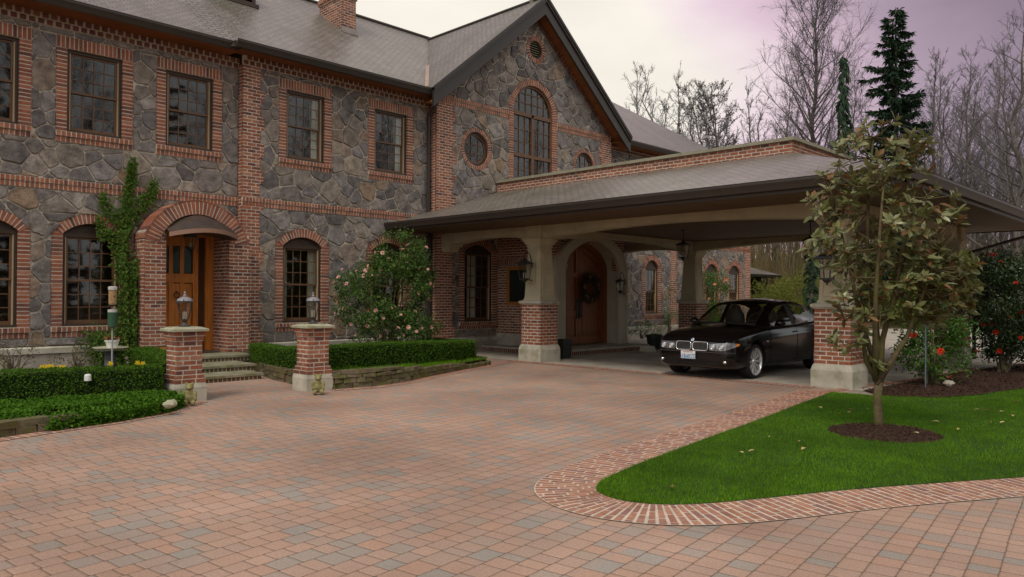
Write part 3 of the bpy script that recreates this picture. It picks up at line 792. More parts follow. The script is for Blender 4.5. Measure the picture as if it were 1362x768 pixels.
# -- windows
def window(fr, u0, u1, v0, vs, rise, rows=3, cols=4, parent=HOUSE, curtain=False):
    a = MB()
    D0, D1 = -.15, -.045
    j = .055
    fr.box(a, u0, u0+j, v0, vs, D0, D1); fr.box(a, u1-j, u1, v0, vs, D0, D1); fr.box(a, u0+j, u1-j, vs-.06, vs, D0, D1)
    fr.box(a, u0-.01, u1+.01, v0, v0+.05, D0, -.02)
    if rise:
        pts = archp(u0, u1, vs, vs, rise, 12)
        fr.poly(a, pts, -.085)
        n = len(pts)
        fr.box(a, u0, u1, vs-.01, vs+.035, D0, -.06)
    fr.box(a, u0+j, u0+j+.022, v0+.05, vs-.06, -.13, -.062, 1); fr.box(a, u1-j-.022, u1-j, v0+.05, vs-.06, -.13, -.062, 1)
    w = a.build('window', [FRAME_DK, FRAME_TAN], parent)
    a = MB(); gl = MB()
    i0, i1 = u0+j+.022, u1-j-.022; b0, b1 = v0+.05, vs-.06; mid = (b0+b1)/2
    for lo, hi, d in ((mid-.02, b1, -.085), (b0, mid+.02, -.115)):
        s = .042
        fr.box(a, i0, i0+s, lo, hi, d-.035, d); fr.box(a, i1-s, i1, lo, hi, d-.035, d)
        fr.box(a, i0+s, i1-s, lo, lo+(s if lo > b0 else .07), d-.035, d); fr.box(a, i0+s, i1-s, hi-s, hi, d-.035, d)
        g0, g1, h0, h1 = i0+s, i1-s, lo+(s if lo > b0 else .07), hi-s
        for c in range(1, cols):
            x = g0+(g1-g0)*c/cols; fr.box(a, x-.009, x+.009, h0, h1, d-.028, d-.006)
        for r in range(1, rows):
            y = h0+(h1-h0)*r/rows; fr.box(a, g0, g1, y-.009, y+.009, d-.027, d-.007)
        for c in range(cols):
            for r in range(rows):
                x0, x1 = g0+(g1-g0)*c/cols, g0+(g1-g0)*(c+1)/cols; y0, y1 = h0+(h1-h0)*r/rows, h0+(h1-h0)*(r+1)/rows
                t1, t2 = ru(-.0004, .0004), ru(-.0003, .0003); dd = d-.018
                gl.face([fr.p(x0, y0, dd-t1-t2), fr.p(x1, y0, dd+t1-t2), fr.p(x1, y1, dd+t1+t2), fr.p(x0, y1, dd-t1+t2)])
    a.build('sash', SASH, w); gl.build('pane', GLASS, w)
    a = MB()
    if rise:
        stack(a, fr, u0-TW, u0, v0, vs+.02); stack(a, fr, u1, u1+TW, v0, vs+.02)
        hw = (u1-u0)/2; cu = (u0+u1)/2; Rr = (hw*hw+rise*rise)/(2*rise); cv = vs+rise-Rr
        an = math.asin((hw+TW*.55)/(Rr+.1))
        voussoirs(a, fr, cu, cv, Rr, Rr+.2, math.pi/2+an, math.pi/2-an)
        for sg in (-1, 1):   # the cut bricks that fan out at the springing
            e = cu+sg*(hw+TW)
            for k in range(3):
                t0 = (e-sg*.0, vs+.025+k*.05); t1 = (e, vs+.065+k*.05)
                c = (cu+sg*(hw+.02), vs+.03)
                q = [c, (t0[0], t0[1]), (t1[0], t1[1])]
                if sg < 0: q = [c, (t1[0], t1[1]), (t0[0], t0[1])]
                fr.poly(a, q, .019)
    else:
        stack(a, fr, u0-TW, u0, v0, vs); stack(a, fr, u1, u1+TW, v0, vs)
        soldiers(a, fr, u0-TW, u1+TW, vs+.003, vs+.24, .078, .024, -.13)
    soldiers(a, fr, u0-TW, u1+TW, v0-.105, v0-.003, .09, .065, -.13); soldiers(a, fr, u0-TW, u1+TW, v0-.215, v0-.11, .09, .03, -.02)
    a.build('brick_surround', [BRICK, MORTAR], w)
    if curtain:
        for s_, e_ in curtain:
            a = MB(); n = 14
            for k in range(n):
                x0 = s_+(e_-s_)*k/n; x1 = s_+(e_-s_)*(k+1)/n
                d0_, d1_ = -.2-.03*math.sin(k*1.9), -.2-.03*math.sin((k+1)*1.9)
                a.face([fr.p(x0, v0, d0_), fr.p(x1, v0, d1_), fr.p(x1, vs, d1_), fr.p(x0, vs, d0_)])
            a.build('curtain', CURTAIN, w, smooth=True)
    return w
for k, (f, u0, u1, v0, vs, rise) in enumerate(WINS):
    cur = None
    if f is FRr and abs(u0-9.05) < .01: cur = [(9.1, 9.27), (9.82, 10.06)]
    elif f is FRr and vs > 6 and u0 < 13: cur = [(u1-.3, u1-.05)]
    elif f is FG: cur = [(14.95, 15.3)]  # white curtain added in place of the bright view through this window
    window(f, u0, u1, v0, vs, rise, curtain=cur, rows=3, cols=4 if u1-u0 > .95 else 3)

# big arched window in the gable
def gable_window():
    fr = FG; a = MB(); b0 = 4.9
    D0, D1 = -.15, -.05
    def ring(mb, r0, r1, d0, d1, a0=0, a1=math.pi, n=28, m=0, c=(GC, SP)):
        for i in range(n):
            t0, t1 = a0+(a1-a0)*i/n, a0+(a1-a0)*(i+1)/n
            q = lambda r, t, d: fr.p(c[0]+r*math.cos(t), c[1]+r*math.sin(t), d)
            mb.box8([q(r0, t0, d1), q(r1, t0, d1), q(r1, t0, d0), q(r0, t0, d0), q(r0, t1, d1), q(r1, t1, d1), q(r1, t1, d0), q(r0, t1, d0)], m)
    ring(a, BW-.07, BW, D0, D1)
    for s in (-1, 1): fr.box(a, GC+s*BW-(.07 if s > 0 else 0), GC+s*BW+(.07 if s < 0 else 0), b0, SP, D0, D1)
    fr.box(a, GC-.05, GC+.05, b0, SP, D0, D1+.01); fr.box(a, GC-BW, GC+BW, SP-.09, SP+.03, D0, D1+.01); fr.box(a, GC-BW, GC+BW, 6.02, 6.13, D0, D1+.008)
    w = a.build('arched_window', SASH, HOUSE)
    a = MB(); g = MB()
    for s in (-1, 1):
        x0, x1 = (GC-BW+.07, GC-.05) if s < 0 else (GC+.05, GC+BW-.07)
        for k in (1, 2):
            x = x0+(x1-x0)*k/3; fr.box(a, x-.011, x+.011, b0, SP-.09, -.12, -.075)
    xa, xb = GC-BW+.07, GC+BW-.07
    for k in range(1, 6):
        x = xa+(xb-xa)*k/6; h = math.sqrt(max(0, (BW-.07)**2-(x-GC)**2)); fr.box(a, x-.011, x+.011, SP+.03, SP+h, -.12, -.075)
    for y in (SP+.34, SP+.64):
        h = math.sqrt(max(0, (BW-.07)**2-(y-SP)**2)); fr.box(a, GC-h, GC+h, y-.011, y+.011, -.119, -.076)
    for y in (5.25, 5.62, 6.5, 6.9):
        fr.box(a, xa, xb, y-.011, y+.011, -.119, -.076)
    a.build('glazing_bar', SASH, w)
    for i in range(6):
        for j in range(9):
            x0, x1 = xa+(xb-xa)*i/6, xa+(xb-xa)*(i+1)/6; y0, y1 = b0+.4*j, b0+.4*(j+1)
            p = rectp(x0, x1, y0, y1)
            q = p
            if y1 > SP:
                for ea in edges(circp(GC, SP, BW-.03, 40)): 
                    if ea[1] > -.01: q = clip(q, *ea)
                    if len(q) < 3: break
            if len(q) > 2 and area(q) > .002:
                t = ru(-.0008, .0008), ru(-.0006, .0006)
                g.face([fr.p(u, v, -.1+t[0]*(u-x0)/.2+t[1]*(v-y0)/.3) for u, v in q])
    g.build('pane', GLASS, w)
    a = MB(); voussoirs(a, fr, GC, SP, BW, BW+.2, math.pi, 0, .082); stack(a, fr, GC-BW-.2, GC-BW, b0, SP); stack(a, fr, GC+BW, GC+BW+.2, b0, SP)
    a.build('brick_surround', [BRICK, MORTAR], w)
    for cu, cv in ((15.13, 5.98), (20.2, 6.07)):
        a = MB(); ring(a, .43, .5, D0, D1, 0, 2*math.pi, 32, 0, (cu, cv)); w = a.build('round_window', FRAME_DK, HOUSE)
        a = MB(); ring(a, .39, .43, -.13, -.07, 0, 2*math.pi, 32, 0, (cu, cv))
        for t in (-.14, .14):
            fr.box(a, cu+t-.01, cu+t+.01, cv-.38, cv+.38, -.12, -.08); fr.box(a, cu-.38, cu+.38, cv+t-.01, cv+t+.01, -.119, -.081)
        a.build('glazing_bar', SASH, w)
        a = MB(); a.face([fr.p(x, y, -.1+.006*(x-cu)) for x, y in circp(cu, cv, .42, 28)]); a.build('pane', GLASS, w)
        a = MB(); voussoirs(a, fr, cu, cv, .5, .62, 0, 2*math.pi, .075); a.build('brick_surround', [BRICK, MORTAR], w)
    a = MB(); cu, cv = 17.70, 9.54
    ring(a, .25, .29, -.12, -.02, 0, 2*math.pi, 24, 0, (cu, cv))
    for k in range(7):
        y = cv-.24+k*.075; h = math.sqrt(max(.001, .26**2-(y-cv)**2))
        a.box8([fr.p(cu-h, y, -.05), fr.p(cu+h, y, -.05), fr.p(cu+h, y+.045, -.11), fr.p(cu-h, y+.045, -.11), fr.p(cu-h, y+.012, -.05), fr.p(cu+h, y+.012, -.05), fr.p(cu+h, y+.057, -.11), fr.p(cu-h, y+.057, -.11)], 1)
    w = a.build('attic_vent', [FRAME_DK, mat('louvre', (.22, .19, .12), .6)], HOUSE)
    a = MB(); voussoirs(a, fr, cu, cv, .29, .44, 0, 2*math.pi, .085); a.build('brick_surround', [BRICK, MORTAR], w)
gable_window()

# -- main roof: one slope with the valley cut round the gable, ridge at the back
SL = .68; EY = 16.05; EZ = 7.25; RY = 21.9
def rz(y, dy=0): return EZ+SL*(y-EY-dy)
GE0, GE1, GEZ = 13.08, 22.2, 7.33     # eaves of the gable roof
GRZ = 11.08
def slope(pts, uvf, th=-.09, name='roof', m=SHINGLE):
    mb = MB(); P = [Vector(p) for p in pts]
    mb.face(P, 0, [uvf(p) for p in P])
    n = len(P)
    for i in range(n):
        a, b = P[i], P[(i+1) % n]; d = Vector((0, 0, th))
        mb.face([a, a+d, b+d, b], 1)
    mb.face([p+Vector((0, 0, th)) for p in reversed(P)], 1)
    return mb.build(name, [m, GUTTER], HOUSE)
k_ = math.sqrt(1+SL*SL)
uvm = lambda p: (p.x, p.y*k_)
VY = EY+(GRZ-EZ)/SL
slope([(-2.5, EY+.2, EZ), (7.32, EY+.2, EZ), (7.32, RY, rz(RY, .2)), (-2.5, RY, rz(RY, .2))], uvm)
slope([(7.32, EY+.2, EZ), (7.66, EY, EZ), (7.66, RY, rz(RY)), (7.32, RY, rz(RY, .2))], uvm)
roofm = slope([(7.66, EY, EZ), (GE0, EY, EZ), (GC, VY, GRZ), (GC, RY, rz(RY)), (7.66, RY, rz(RY))], uvm)
slope([(GE1, EY, EZ), (33.3, EY, EZ), (27, RY, rz(RY)), (GC, RY, rz(RY)), (GC, VY, GRZ)], uvm)
slope([(33.3, EY, EZ), (33.3, 27.8, EZ), (27, RY, rz(RY))], lambda p: (p.y, p.x*1.2))
slope([(33.3, 27.8, EZ), (-2.5, 27.8, EZ), (-2.5, RY, rz(RY)), (27, RY, rz(RY))], uvm)
gs = (GRZ-GEZ)/(GC-GE0); gk = math.sqrt(1+gs*gs); GY0 = 15.83
slope([(GE0, GY0, GEZ), (GC, GY0, GRZ), (GC, VY, GRZ), (GE0, EY+.06, GEZ)][::-1], lambda p: (p.y, p.x*gk))
slope([(GC, GY0, GRZ), (GE1, GY0, GEZ), (GE1, EY+.06, GEZ), (GC, VY, GRZ)][::-1], lambda p: (p.y, -p.x*gk))
# ridge caps and a lightning finial foot on the gable
mb = MB(); mb.tube([(GC, GY0-.02, GRZ+.02), (GC, VY, GRZ+.02)], .06, 6); mb.tube([(-2.5, RY, rz(RY, .2)+.02), (7.7, RY, rz(RY, .2)+.02)], .07, 6); mb.tube([(7.7, RY, rz(RY)+.02), (27, RY, rz(RY)+.02)], .07, 6)
mb.build('ridge_cap', GUTTER, roofm)
mb = MB(); mb.tube([(GC-.06, 16.4, GRZ-.1), (GC-.06, 16.4, GRZ+.45)], .07, 8); mb.build('vent_pipe', LEAD, roofm)
# valley flashing
mb = MB()
def vpt(t):
    x = GE0+.1+t*1.7; y = EY+((GEZ+gs*(x-GE0))-EZ)/SL; z = GEZ+gs*(x-GE0)
    return Vector((x-.07, y, z+.014)), Vector((x, y, z+.012)), Vector((x+.08, y, z+.08*gs+.014))
for k in range(2):
    A_, B_ = vpt(0), vpt(1); mb.face([A_[k], A_[k+1], B_[k+1], B_[k]])
mb.build('valley_flashing', FLASH, roofm)
# chimney
mb = MB(); cx0, cx1, cy0, cy1 = 12.5, 13.0, 19.5, 20.75
running(mb, FR((0, cy0, 0), (1, 0, 0), (0, -1, 0)), cx0, cx1, 9.3, 11.9, .0, L=.215, d0=-.05); running(mb, FR((cx0, 0, 0), (0, -1, 0), (-1, 0, 0)), -cy1, -cy0, 9.3, 11.9, .0, off=1, d0=-.05)
running(mb, FR((cx1, 0, 0), (0, 1, 0), (1, 0, 0)), cy0, cy1, 9.3, 11.9, .0, off=1, d0=-.05)
for z, o in ((10.62, .03), (10.70, .055), (10.78, .03), (11.7, .05)):
    running(mb, FR((0, cy0-o, 0), (1, 0, 0), (0, -1, 0)), cx0-o, cx1+o, z, z+.0775, .0, d0=-.1); running(mb, FR((cx0-o, 0, 0), (0, -1, 0), (-1, 0, 0)), -cy1-o, -cy0+o, z, z+.0775, .0, off=1, d0=-.1)
mb.box(cx0+.01, cx1-.01, cy0+.01, cy1-.01, 9, 11.89, 1); mb.box(cx0-.06, cx1+.06, cy0-.06, cy1+.06, 11.9, 12.02, 1)
ch = mb.build('chimney', [BRICK, MORTAR], roofm)
mb = MB()
for x0, x1, y0, y1 in ((cx0-.03, cx1+.03, cy0-.12, cy0-.005),):
    mb.box8([(x0, y0, rz(y0)+.01), (x1, y0, rz(y0)+.01), (x1, y1, rz(y1)), (x0, y1, rz(y1)), (x0, y0, rz(y0)+.03), (x1, y0, rz(y0)+.03), (x1, y1, rz(y1)+.17), (x0, y1, rz(y1)+.17)])
mb.build('flashing', LEAD, ch)
# louvred roof vent with its own little gable
mb = MB(); x0, x1, yv = 8.78, 9.62, 19.25; zb = rz(yv)+.02
fv = FR((0, yv, 0), (1, 0, 0), (0, -1, 0))
fv.box(mb, x0-.08, x1+.08, zb-.04, zb+.06, -.1, .06); fv.box(mb, x0, x0+.09, zb+.06, zb+.75, -.1, .02); fv.box(mb, x1-.09, x1, zb+.06, zb+.75, -.1, .02)
for k in range(8): 
    y = zb+.08+k*.085
    mb.box8([fv.p(x0+.09, y, 0), fv.p(x1-.09, y, 0), fv.p(x1-.09, y+.05, -.08), fv.p(x0+.09, y+.05, -.08), fv.p(x0+.09, y+.015, 0), fv.p(x1-.09, y+.015, 0), fv.p(x1-.09, y+.065, -.08), fv.p(x0+.09, y+.065, -.08)], 0)
for x in (x0, x1): mb.face([(x, yv, zb), (x, yv, zb+.75), (x, yv+1.1, zb+.75)])
mb.face([(x0+.05, yv+.09, zb), (x1-.05, yv+.09, zb), (x1-.05, yv+.09, zb+.8), (x0+.05, yv+.09, zb+.8)], 1)
xm = (x0+x1)/2
for s in (-1, 1): mb.prism([(xm, yv-.1, zb+1.1), (xm+s*.6, yv-.1, zb+.7), (xm+s*.6, yv+1.1, zb+.7), (xm, yv+1.7, zb+1.1)], (0, 0, .05))
mb.face([(x0, yv, zb+.72), (x1, yv, zb+.72), (xm, yv, zb+1.08)])
mb.build('roof_vent', [FRAME_DK, IRON], roofm)

# -- gutters, soffits, bargeboards
def gutter(name, p, q, out_, h=.15, w=.13, parent=HOUSE):
    p, q, o = Vector(p), Vector(q), Vector(out_); mb = MB(); Z = Vector((0, 0, 1))
    prof = [(-.02, -h), (w*.62, -h), (w*.8, -h*.62), (w, -h*.28), (w, -.012), (w*1.06, 0), (w*.9, 0), (w*.85, -.03), (-.02, -.03)]
    n = len(prof); vs = [p+o*a+Z*b for a, b in prof]+[q+o*a+Z*b for a, b in prof]
    mb.mesh(vs, [(i, (i+1) % n, n+(i+1) % n, n+i) for i in range(n)]+[tuple(range(n-1, -1, -1)), tuple(range(n, 2*n))])
    return mb.build(name, GUTTER, parent)
gutter('gutter', (-2.5, EY+.2, EZ+.03), (7.66, EY+.2, EZ+.03), (0, -1, 0), .17); gutter('gutter', (7.56, EY, EZ+.05), (GE0+.05, EY, EZ+.05), (0, -1, 0), .17)
gutter('gutter', (7.66, EY+.2, EZ+.035), (7.66, EY, EZ+.035), (-1, 0, 0), .17, .1)
gutter('gutter', (GE1, EY, EZ+.03), (33.3, EY, EZ+.03), (0, -1, 0), .17)
def soffit(x0, x1, y0, y1, z0, z1):
    a = MB(); a.box8([(x0, y0, z0-.02), (x1, y0, z0-.02), (x1, y1, z1-.02), (x0, y1, z1-.02), (x0, y0, z0), (x1, y0, z0), (x1, y1, z1), (x0, y1, z1)]); a.build('soffit', SOFFIT, HOUSE)
soffit(-2.5, 7.7, EY+.15, YL, EZ-.13, EZ-.11); soffit(7.7, 13.5, EY-.05, YR, EZ-.10, EZ-.05); soffit(21.7, 33.2, EY-.05, YR, EZ-.12, EZ-.05)
# rakes
def rake(s):
    e = (GE0 if s < 0 else GE1)
    A = Vector((e, 0, GEZ-.02)); B = Vector((GC, 0, GRZ-.02)); dn = Vector((0, 0, -1))
    def slab(mb, y0, y1, top, bot, m=0, ext=0):
        a, b = A+Vector((0, 0, top)), B+Vector((0, 0, top)); c, d = B+Vector((0, 0, bot)), A+Vector((0, 0, bot))
        q = [a, b, c, d]
        if s > 0: q = q[::-1]
        q0 = [Vector((p.x, y0, p.z)) for p in q]; q1 = [Vector((p.x, y1, p.z)) for p in q]
        mb.mesh(q0+q1, [(0, 1, 2, 3), (7, 6, 5, 4)]+[(i, 4+i, 4+(i+1) % 4, (i+1) % 4) for i in range(4)], m)
    mb = MB(); slab(mb, GY0+.02, GY0+.09, -.0, -.52); slab(mb, GY0-.03, GY0+.02, .05, -.14); slab(mb, GY0-.06, GY0-.03, .06, -.05)
    mb.build('bargeboard', GUTTER, HOUSE)
    mb = MB(); slab(mb, GY0+.092, YG-.02, -.36, -.385); mb.build('soffit', SOFFIT, HOUSE)
    # brick dentils that climb with the rake
    mb = MB(); n = 46
    for i in range(n):
        t = (i+.5)/n; p = A.lerp(B, t)+Vector((0, 0, -.36)); tg = (B-A).normalized(); nn = Vector((-tg.z, 0, tg.x))
        if nn.z > 0: nn = -nn
        nn = nn*.15
        if not (13.65 < p.x < 21.6): continue
        w_ = tg*.05
        for dd, k in ((.075, 1),):
            q = [p-w_, p+w_, p+w_+nn, p-w_+nn]
            mb.box8([Vector((v.x, YG-dd, v.z)) for v in q]+[Vector((v.x, YG+.02, v.z)) for v in q])
    mb.build('dentil_course', [BRICK_DK], HOUSE)
rake(-1); rake(1)
# downspout in the corner of the gable
mb = MB(); mb.tube([(13.42, EY+.05, EZ-.1), (13.44, EY+.1, EZ-.25), (13.44, 16.5, EZ-.55), (13.44, 16.5, 3.95), (13.40, 16.38, 3.84)], .05, 8); mb.build('downspout', GUTTER, HOUSE)
mb = MB(); mb.tube([(13.46, 16.47, 3.5), (13.46, 16.47, .3)], .055, 8); mb.box(13.36, 13.56, 16.36, 16.56, 2.05, 2.35); mb.build('downspout', GUTTER, HOUSE)

# ------------------------------------------------------------------ small brick porch with the side door
YP = 16.2; FP = FR((0, YP, 0), (1, 0, 0), (0, -1, 0))
U0, U1, O0, O1 = 5.74, 7.95, 6.16, 7.52
hw = (O1-O0)/2; cu = (O0+O1)/2; rs = .34; vs = 3.02
Rr = (hw*hw+rs*rs)/(2*rs); cv = vs+rs-Rr
mb = MB()
running(mb, FP, U0, O0, .35, vs-.12, .012); running(mb, FP, O1, 8.0, .35, vs-.12, .012, off=1)
FA = FR((U0, 0, 0), (0, -1, 0), (-1, 0, 0)); running(mb, FA, -YL, -YP, .35, vs-.1, .012, off=1)
FB = FR((O1, 0, 0), (0, -1, 0), (-1, 0, 0)); running(mb, FB, -17.05, -YP, .35, vs+.05, .0, off=0)
FC = FR((O0, 0, 0), (0, 1, 0), (1, 0, 0)); running(mb, FC, YP, 17.05, .35, vs+.05, .0)
an = math.asin((hw+.28)/(Rr+.14))
voussoirs(mb, FP, cu, cv, Rr, Rr+.29, math.pi/2+an, math.pi/2-an, .082, .03, -.5)
for i in range(22):   # the mortared shoulder that covers the arch
    t0, t1 = math.pi/2+an-2*an*i/22, math.pi/2+an-2*an*(i+1)/22
    q = lambda r, t, d: FP.p(cu+r*math.cos(t), cv+r*math.sin(t), d)
    mb.box8([q(Rr+.29, t0, .035), q(Rr+.31, t0, .035), q(Rr+.31, t0, -.62), q(Rr+.29, t0, -.62), q(Rr+.29, t1, .035), q(Rr+.31, t1, .035), q(Rr+.31, t1, -.62), q(Rr+.29, t1, -.62)], 0)
mb.box(U0+.02, O0-.02, YP+.02, YL, .3, vs-.05, 1); mb.box(O1+.02, 7.99, YP+.02, 17.0, .3, vs-.05, 1)
PORCH = mb.build('porch', [BRICK, MORTAR], HOUSE)
# copper hood in the arch
mb = MB(); n = 14
for i in range(n):
    def pt(t, y):
        x = O0-.06+(O1-O0+.12)*t; s_ = (2*t-1); z = 2.92+(.10 if y < 16 else .42)*(1-s_*s_)
        yy = y-.35*(1-s_*s_) if y < 16 else y
        return (x, yy, z)
    for (ya, yb) in ((16.14, 15.88),):
        t0, t1 = i/n, (i+1)/n
        A_, B_, C_, D_ = pt(t0, ya), pt(t1, ya), pt(t1, yb), pt(t0, yb)
        M0 = tuple((a+b)/2 for a, b in zip(A_, D_)); M1 = tuple((a+b)/2 for a, b in zip(B_, C_))
        M0 = (M0[0], M0[1], M0[2]+.07); M1 = (M1[0], M1[1], M1[2]+.07)
        mb.face([A_, M0, M1, B_]); mb.face([M0, D_, C_, M1])
        lo = lambda p: (p[0], p[1], p[2]-.09)
        mb.face([D_, lo(D_), lo(C_), C_], 1); mb.face([lo(D_), (D_[0], 16.3, D_[2]-.09), (C_[0], 16.3, C_[2]-.09), lo(C_)])
mb.build('door_hood', [COPPER, mat('copper_lip', (.28, .15, .10), .45, .5)], HOUSE)
# door and frame
FD = FR((0, 17.02, 0), (1, 0, 0), (0, -1, 0))
mb = MB(); FD.box(mb, O0-.05, O0+.06, .35, 3.3, -.1, .03); FD.box(mb, O1-.18, O1+.02, .35, 3.3, -.1, .03); FD.box(mb, O0, O1, 2.93, 3.3, -.1, .02); FD.box(mb, O1-.33, O1-.18, .35, 2.93, -.12, -.05, 1)
mb.box(6.1, 7.6, 17.14, 17.2, .3, 3.4, 1)
df = mb.build('door_frame', [DOORWOOD, mat('dark_gap', (.07, .026, .01), .6)], HOUSE)
mb = MB(); d0, d1 = O0+.06, O1-.33
for a_, b_, c_, e_ in ((d0, d0+.12, .37, 2.92), (d1-.12, d1, .37, 2.92), (d0+.12, d1-.12, .37, .6), (d0+.12, d1-.12, 2.72, 2.92), (d0+.12, d1-.12, 1.9, 2.1)):
    FD.box(mb, a_, b_, c_, e_, -.07, -.01)
wl = (d1-d0-.24)/3
for k in range(1, 3): FD.box(mb, d0+.12+k*wl-.045, d0+.12+k*wl+.045, .6, 2.72, -.07, -.012)
for k in range(3):
    FD.box(mb, d0+.14+k*wl, d0+.12+(k+1)*wl-.02, .62, 1.88, -.07, -.035)
dr = mb.build('door', DOORWOOD, HOUSE)
mb = MB()
for k in range(3): FD.quad(mb, d0+.12+k*wl+.03, d0+.12+(k+1)*wl-.03, 2.12, 2.7, -.04)
mb.build('pane', mat('door_glass', (.03, .05, .035), .12, .8), dr)
mb = MB()
for i in range(14):
    t0, t1 = 2*math.pi*i/14, 2*math.pi*(i+1)/14; c = FD.p((d0+d1)/2, 1.62, .02)
    mb.tube([c+Vector((.06*math.cos(t0), 0, .06*math.sin(t0))), c+Vector((.06*math.cos(t1), 0, .06*math.sin(t1)))], .012, 5)
mb.ball(FD.p((d0+d1)/2, 1.69, .015), .022); mb.build('door_knocker', IRON, dr)
# steps up to it
def steps(name, lst):
    for x0, x1, y0, y1, z0, z1 in lst:
        a = MB(); a.box(x0, x1, y0-.03, y1, z1-.045, z1); s = a.build(name, STEPSTONE, HOUSE)
        a = MB(); f = FR((0, y0, 0), (1, 0, 0), (0, -1, 0)); soldiers(a, f, x0+.03, x1-.04, z0, z1-.047, .085, .0, -.05); a.box(x0+.04, x1-.05, y0+.01, y1, z0, z1-.05, 1)
        a.build('riser', [mat('mossy_brick', [(.17, .11, .06), (.13, .095, .05), (.20, .13, .07)], .9, .1, .3, 8, .3, 40), MORTAR], s)
steps('step', [(5.2, 7.08, 13.72, 14.6, -.01, .118), (5.3, 7.30, 14.45, 15.5, .10, .235), (5.45, 7.72, 15.42, 17.0, .22, .352)])
# ------------------------------------------------------------------ entrance bay under the carport (part of the house)
VX0, VX1, VYF = 16.04, 19.32, 14.06
mb = MB()
running(mb, FR((VX0, 0, 0), (0, -1, 0), (-1, 0, 0)), -YG, -VYF, .5, 2.52, .012, off=1)
running(mb, FR((VX0, 0, 0), (0, -1, 0), (-1, 0, 0)), -YG, -VYF, 2.76, 3.4, .012, off=1)
soldiers(mb, FR((VX0, 0, 0), (0, -1, 0), (-1, 0, 0)), -YG, -VYF, 2.525, 2.755, .08, .02)
FV = FR((0, VYF, 0), (1, 0, 0), (0, -1, 0))
for u0, u1, v0, v1 in ((VX0, 16.4, .19, 2.4), (18.95, VX1, .19, 2.4), (VX0, 16.6, 2.4, 3.4), (18.75, VX1, 2.4, 3.4), (16.6, 18.75, 3.2, 3.4)):
    running(mb, FV, u0, u1, v0, v1, .012)
running(mb, FR((VX1, 0, 0), (0, 1, 0), (1, 0, 0)), VYF, YG, .3, 3.4, .012)
mb.build('wall', [BRICK, MORTAR], HOUSE)
mb = MB(); f = FR((VX0, 0, 0), (0, -1, 0), (-1, 0, 0))
f.box(mb, -YG+.0, -VYF, .36, .5, -.05, .045); mb.build('water_table', LIME, HOUSE)
mb = MB(); f.box(mb, -YG, -VYF, .1, .36, -.05, .03); mb.build('foundation', CONC, HOUSE)
# stone arch round the double door
DC, DH, DS, DR_ = 17.67, 1.28, 2.38, .84
def tudor(t, h, r, lift=.10):
    """t 0..pi over the arch: an ellipse drawn up to a slight point"""
    x = h*math.cos(t); z = r*math.sin(t); z += lift*max(0, 1-abs(x)/(h*.55))*.8
    return x, z
mb = MB(); fd = FR((0, 14.0, 0), (1, 0, 0), (0, -1, 0)); N_ = 36
TH = .44; D0 = -.55; D1 = .06
def arch_band(mb, h0, r0, h1, r1, d0, d1, m=0):
    for i in range(N_):
        t0, t1 = math.pi*i/N_, math.pi*(i+1)/N_
        q = lambda h, r, t, d: fd.p(DC+tudor(t, h, r)[0], DS+tudor(t, h, r)[1], d)
        mb.box8([q(h0, r0, t0, d1), q(h1, r1, t0, d1), q(h1, r1, t0, d0), q(h0, r0, t0, d0), q(h0, r0, t1, d1), q(h1, r1, t1, d1), q(h1, r1, t1, d0), q(h0, r0, t1, d0)], m)
arch_band(mb, DH, DR_, DH+TH, DR_+.27, D0, D1)
for s in (-1, 1):
    a, b = (DC-DH-TH, DC-DH) if s < 0 else (DC+DH, DC+DH+TH)
    fd.box(mb, a, b, .17, DS, D0, D1)
# roll moulding on its edge
arch_band(mb, DH+TH-.1, DR_+.19, DH+TH-.04, DR_+.24, D1-.01, D1+.03)
for s in (-1, 1):
    a = DC+s*(DH+TH-.07); fd.box(mb, a-.03, a+.03, .17, DS, D1-.01, D1+.03)
mb.build('door_surround', ARCHSTONE, HOUSE)
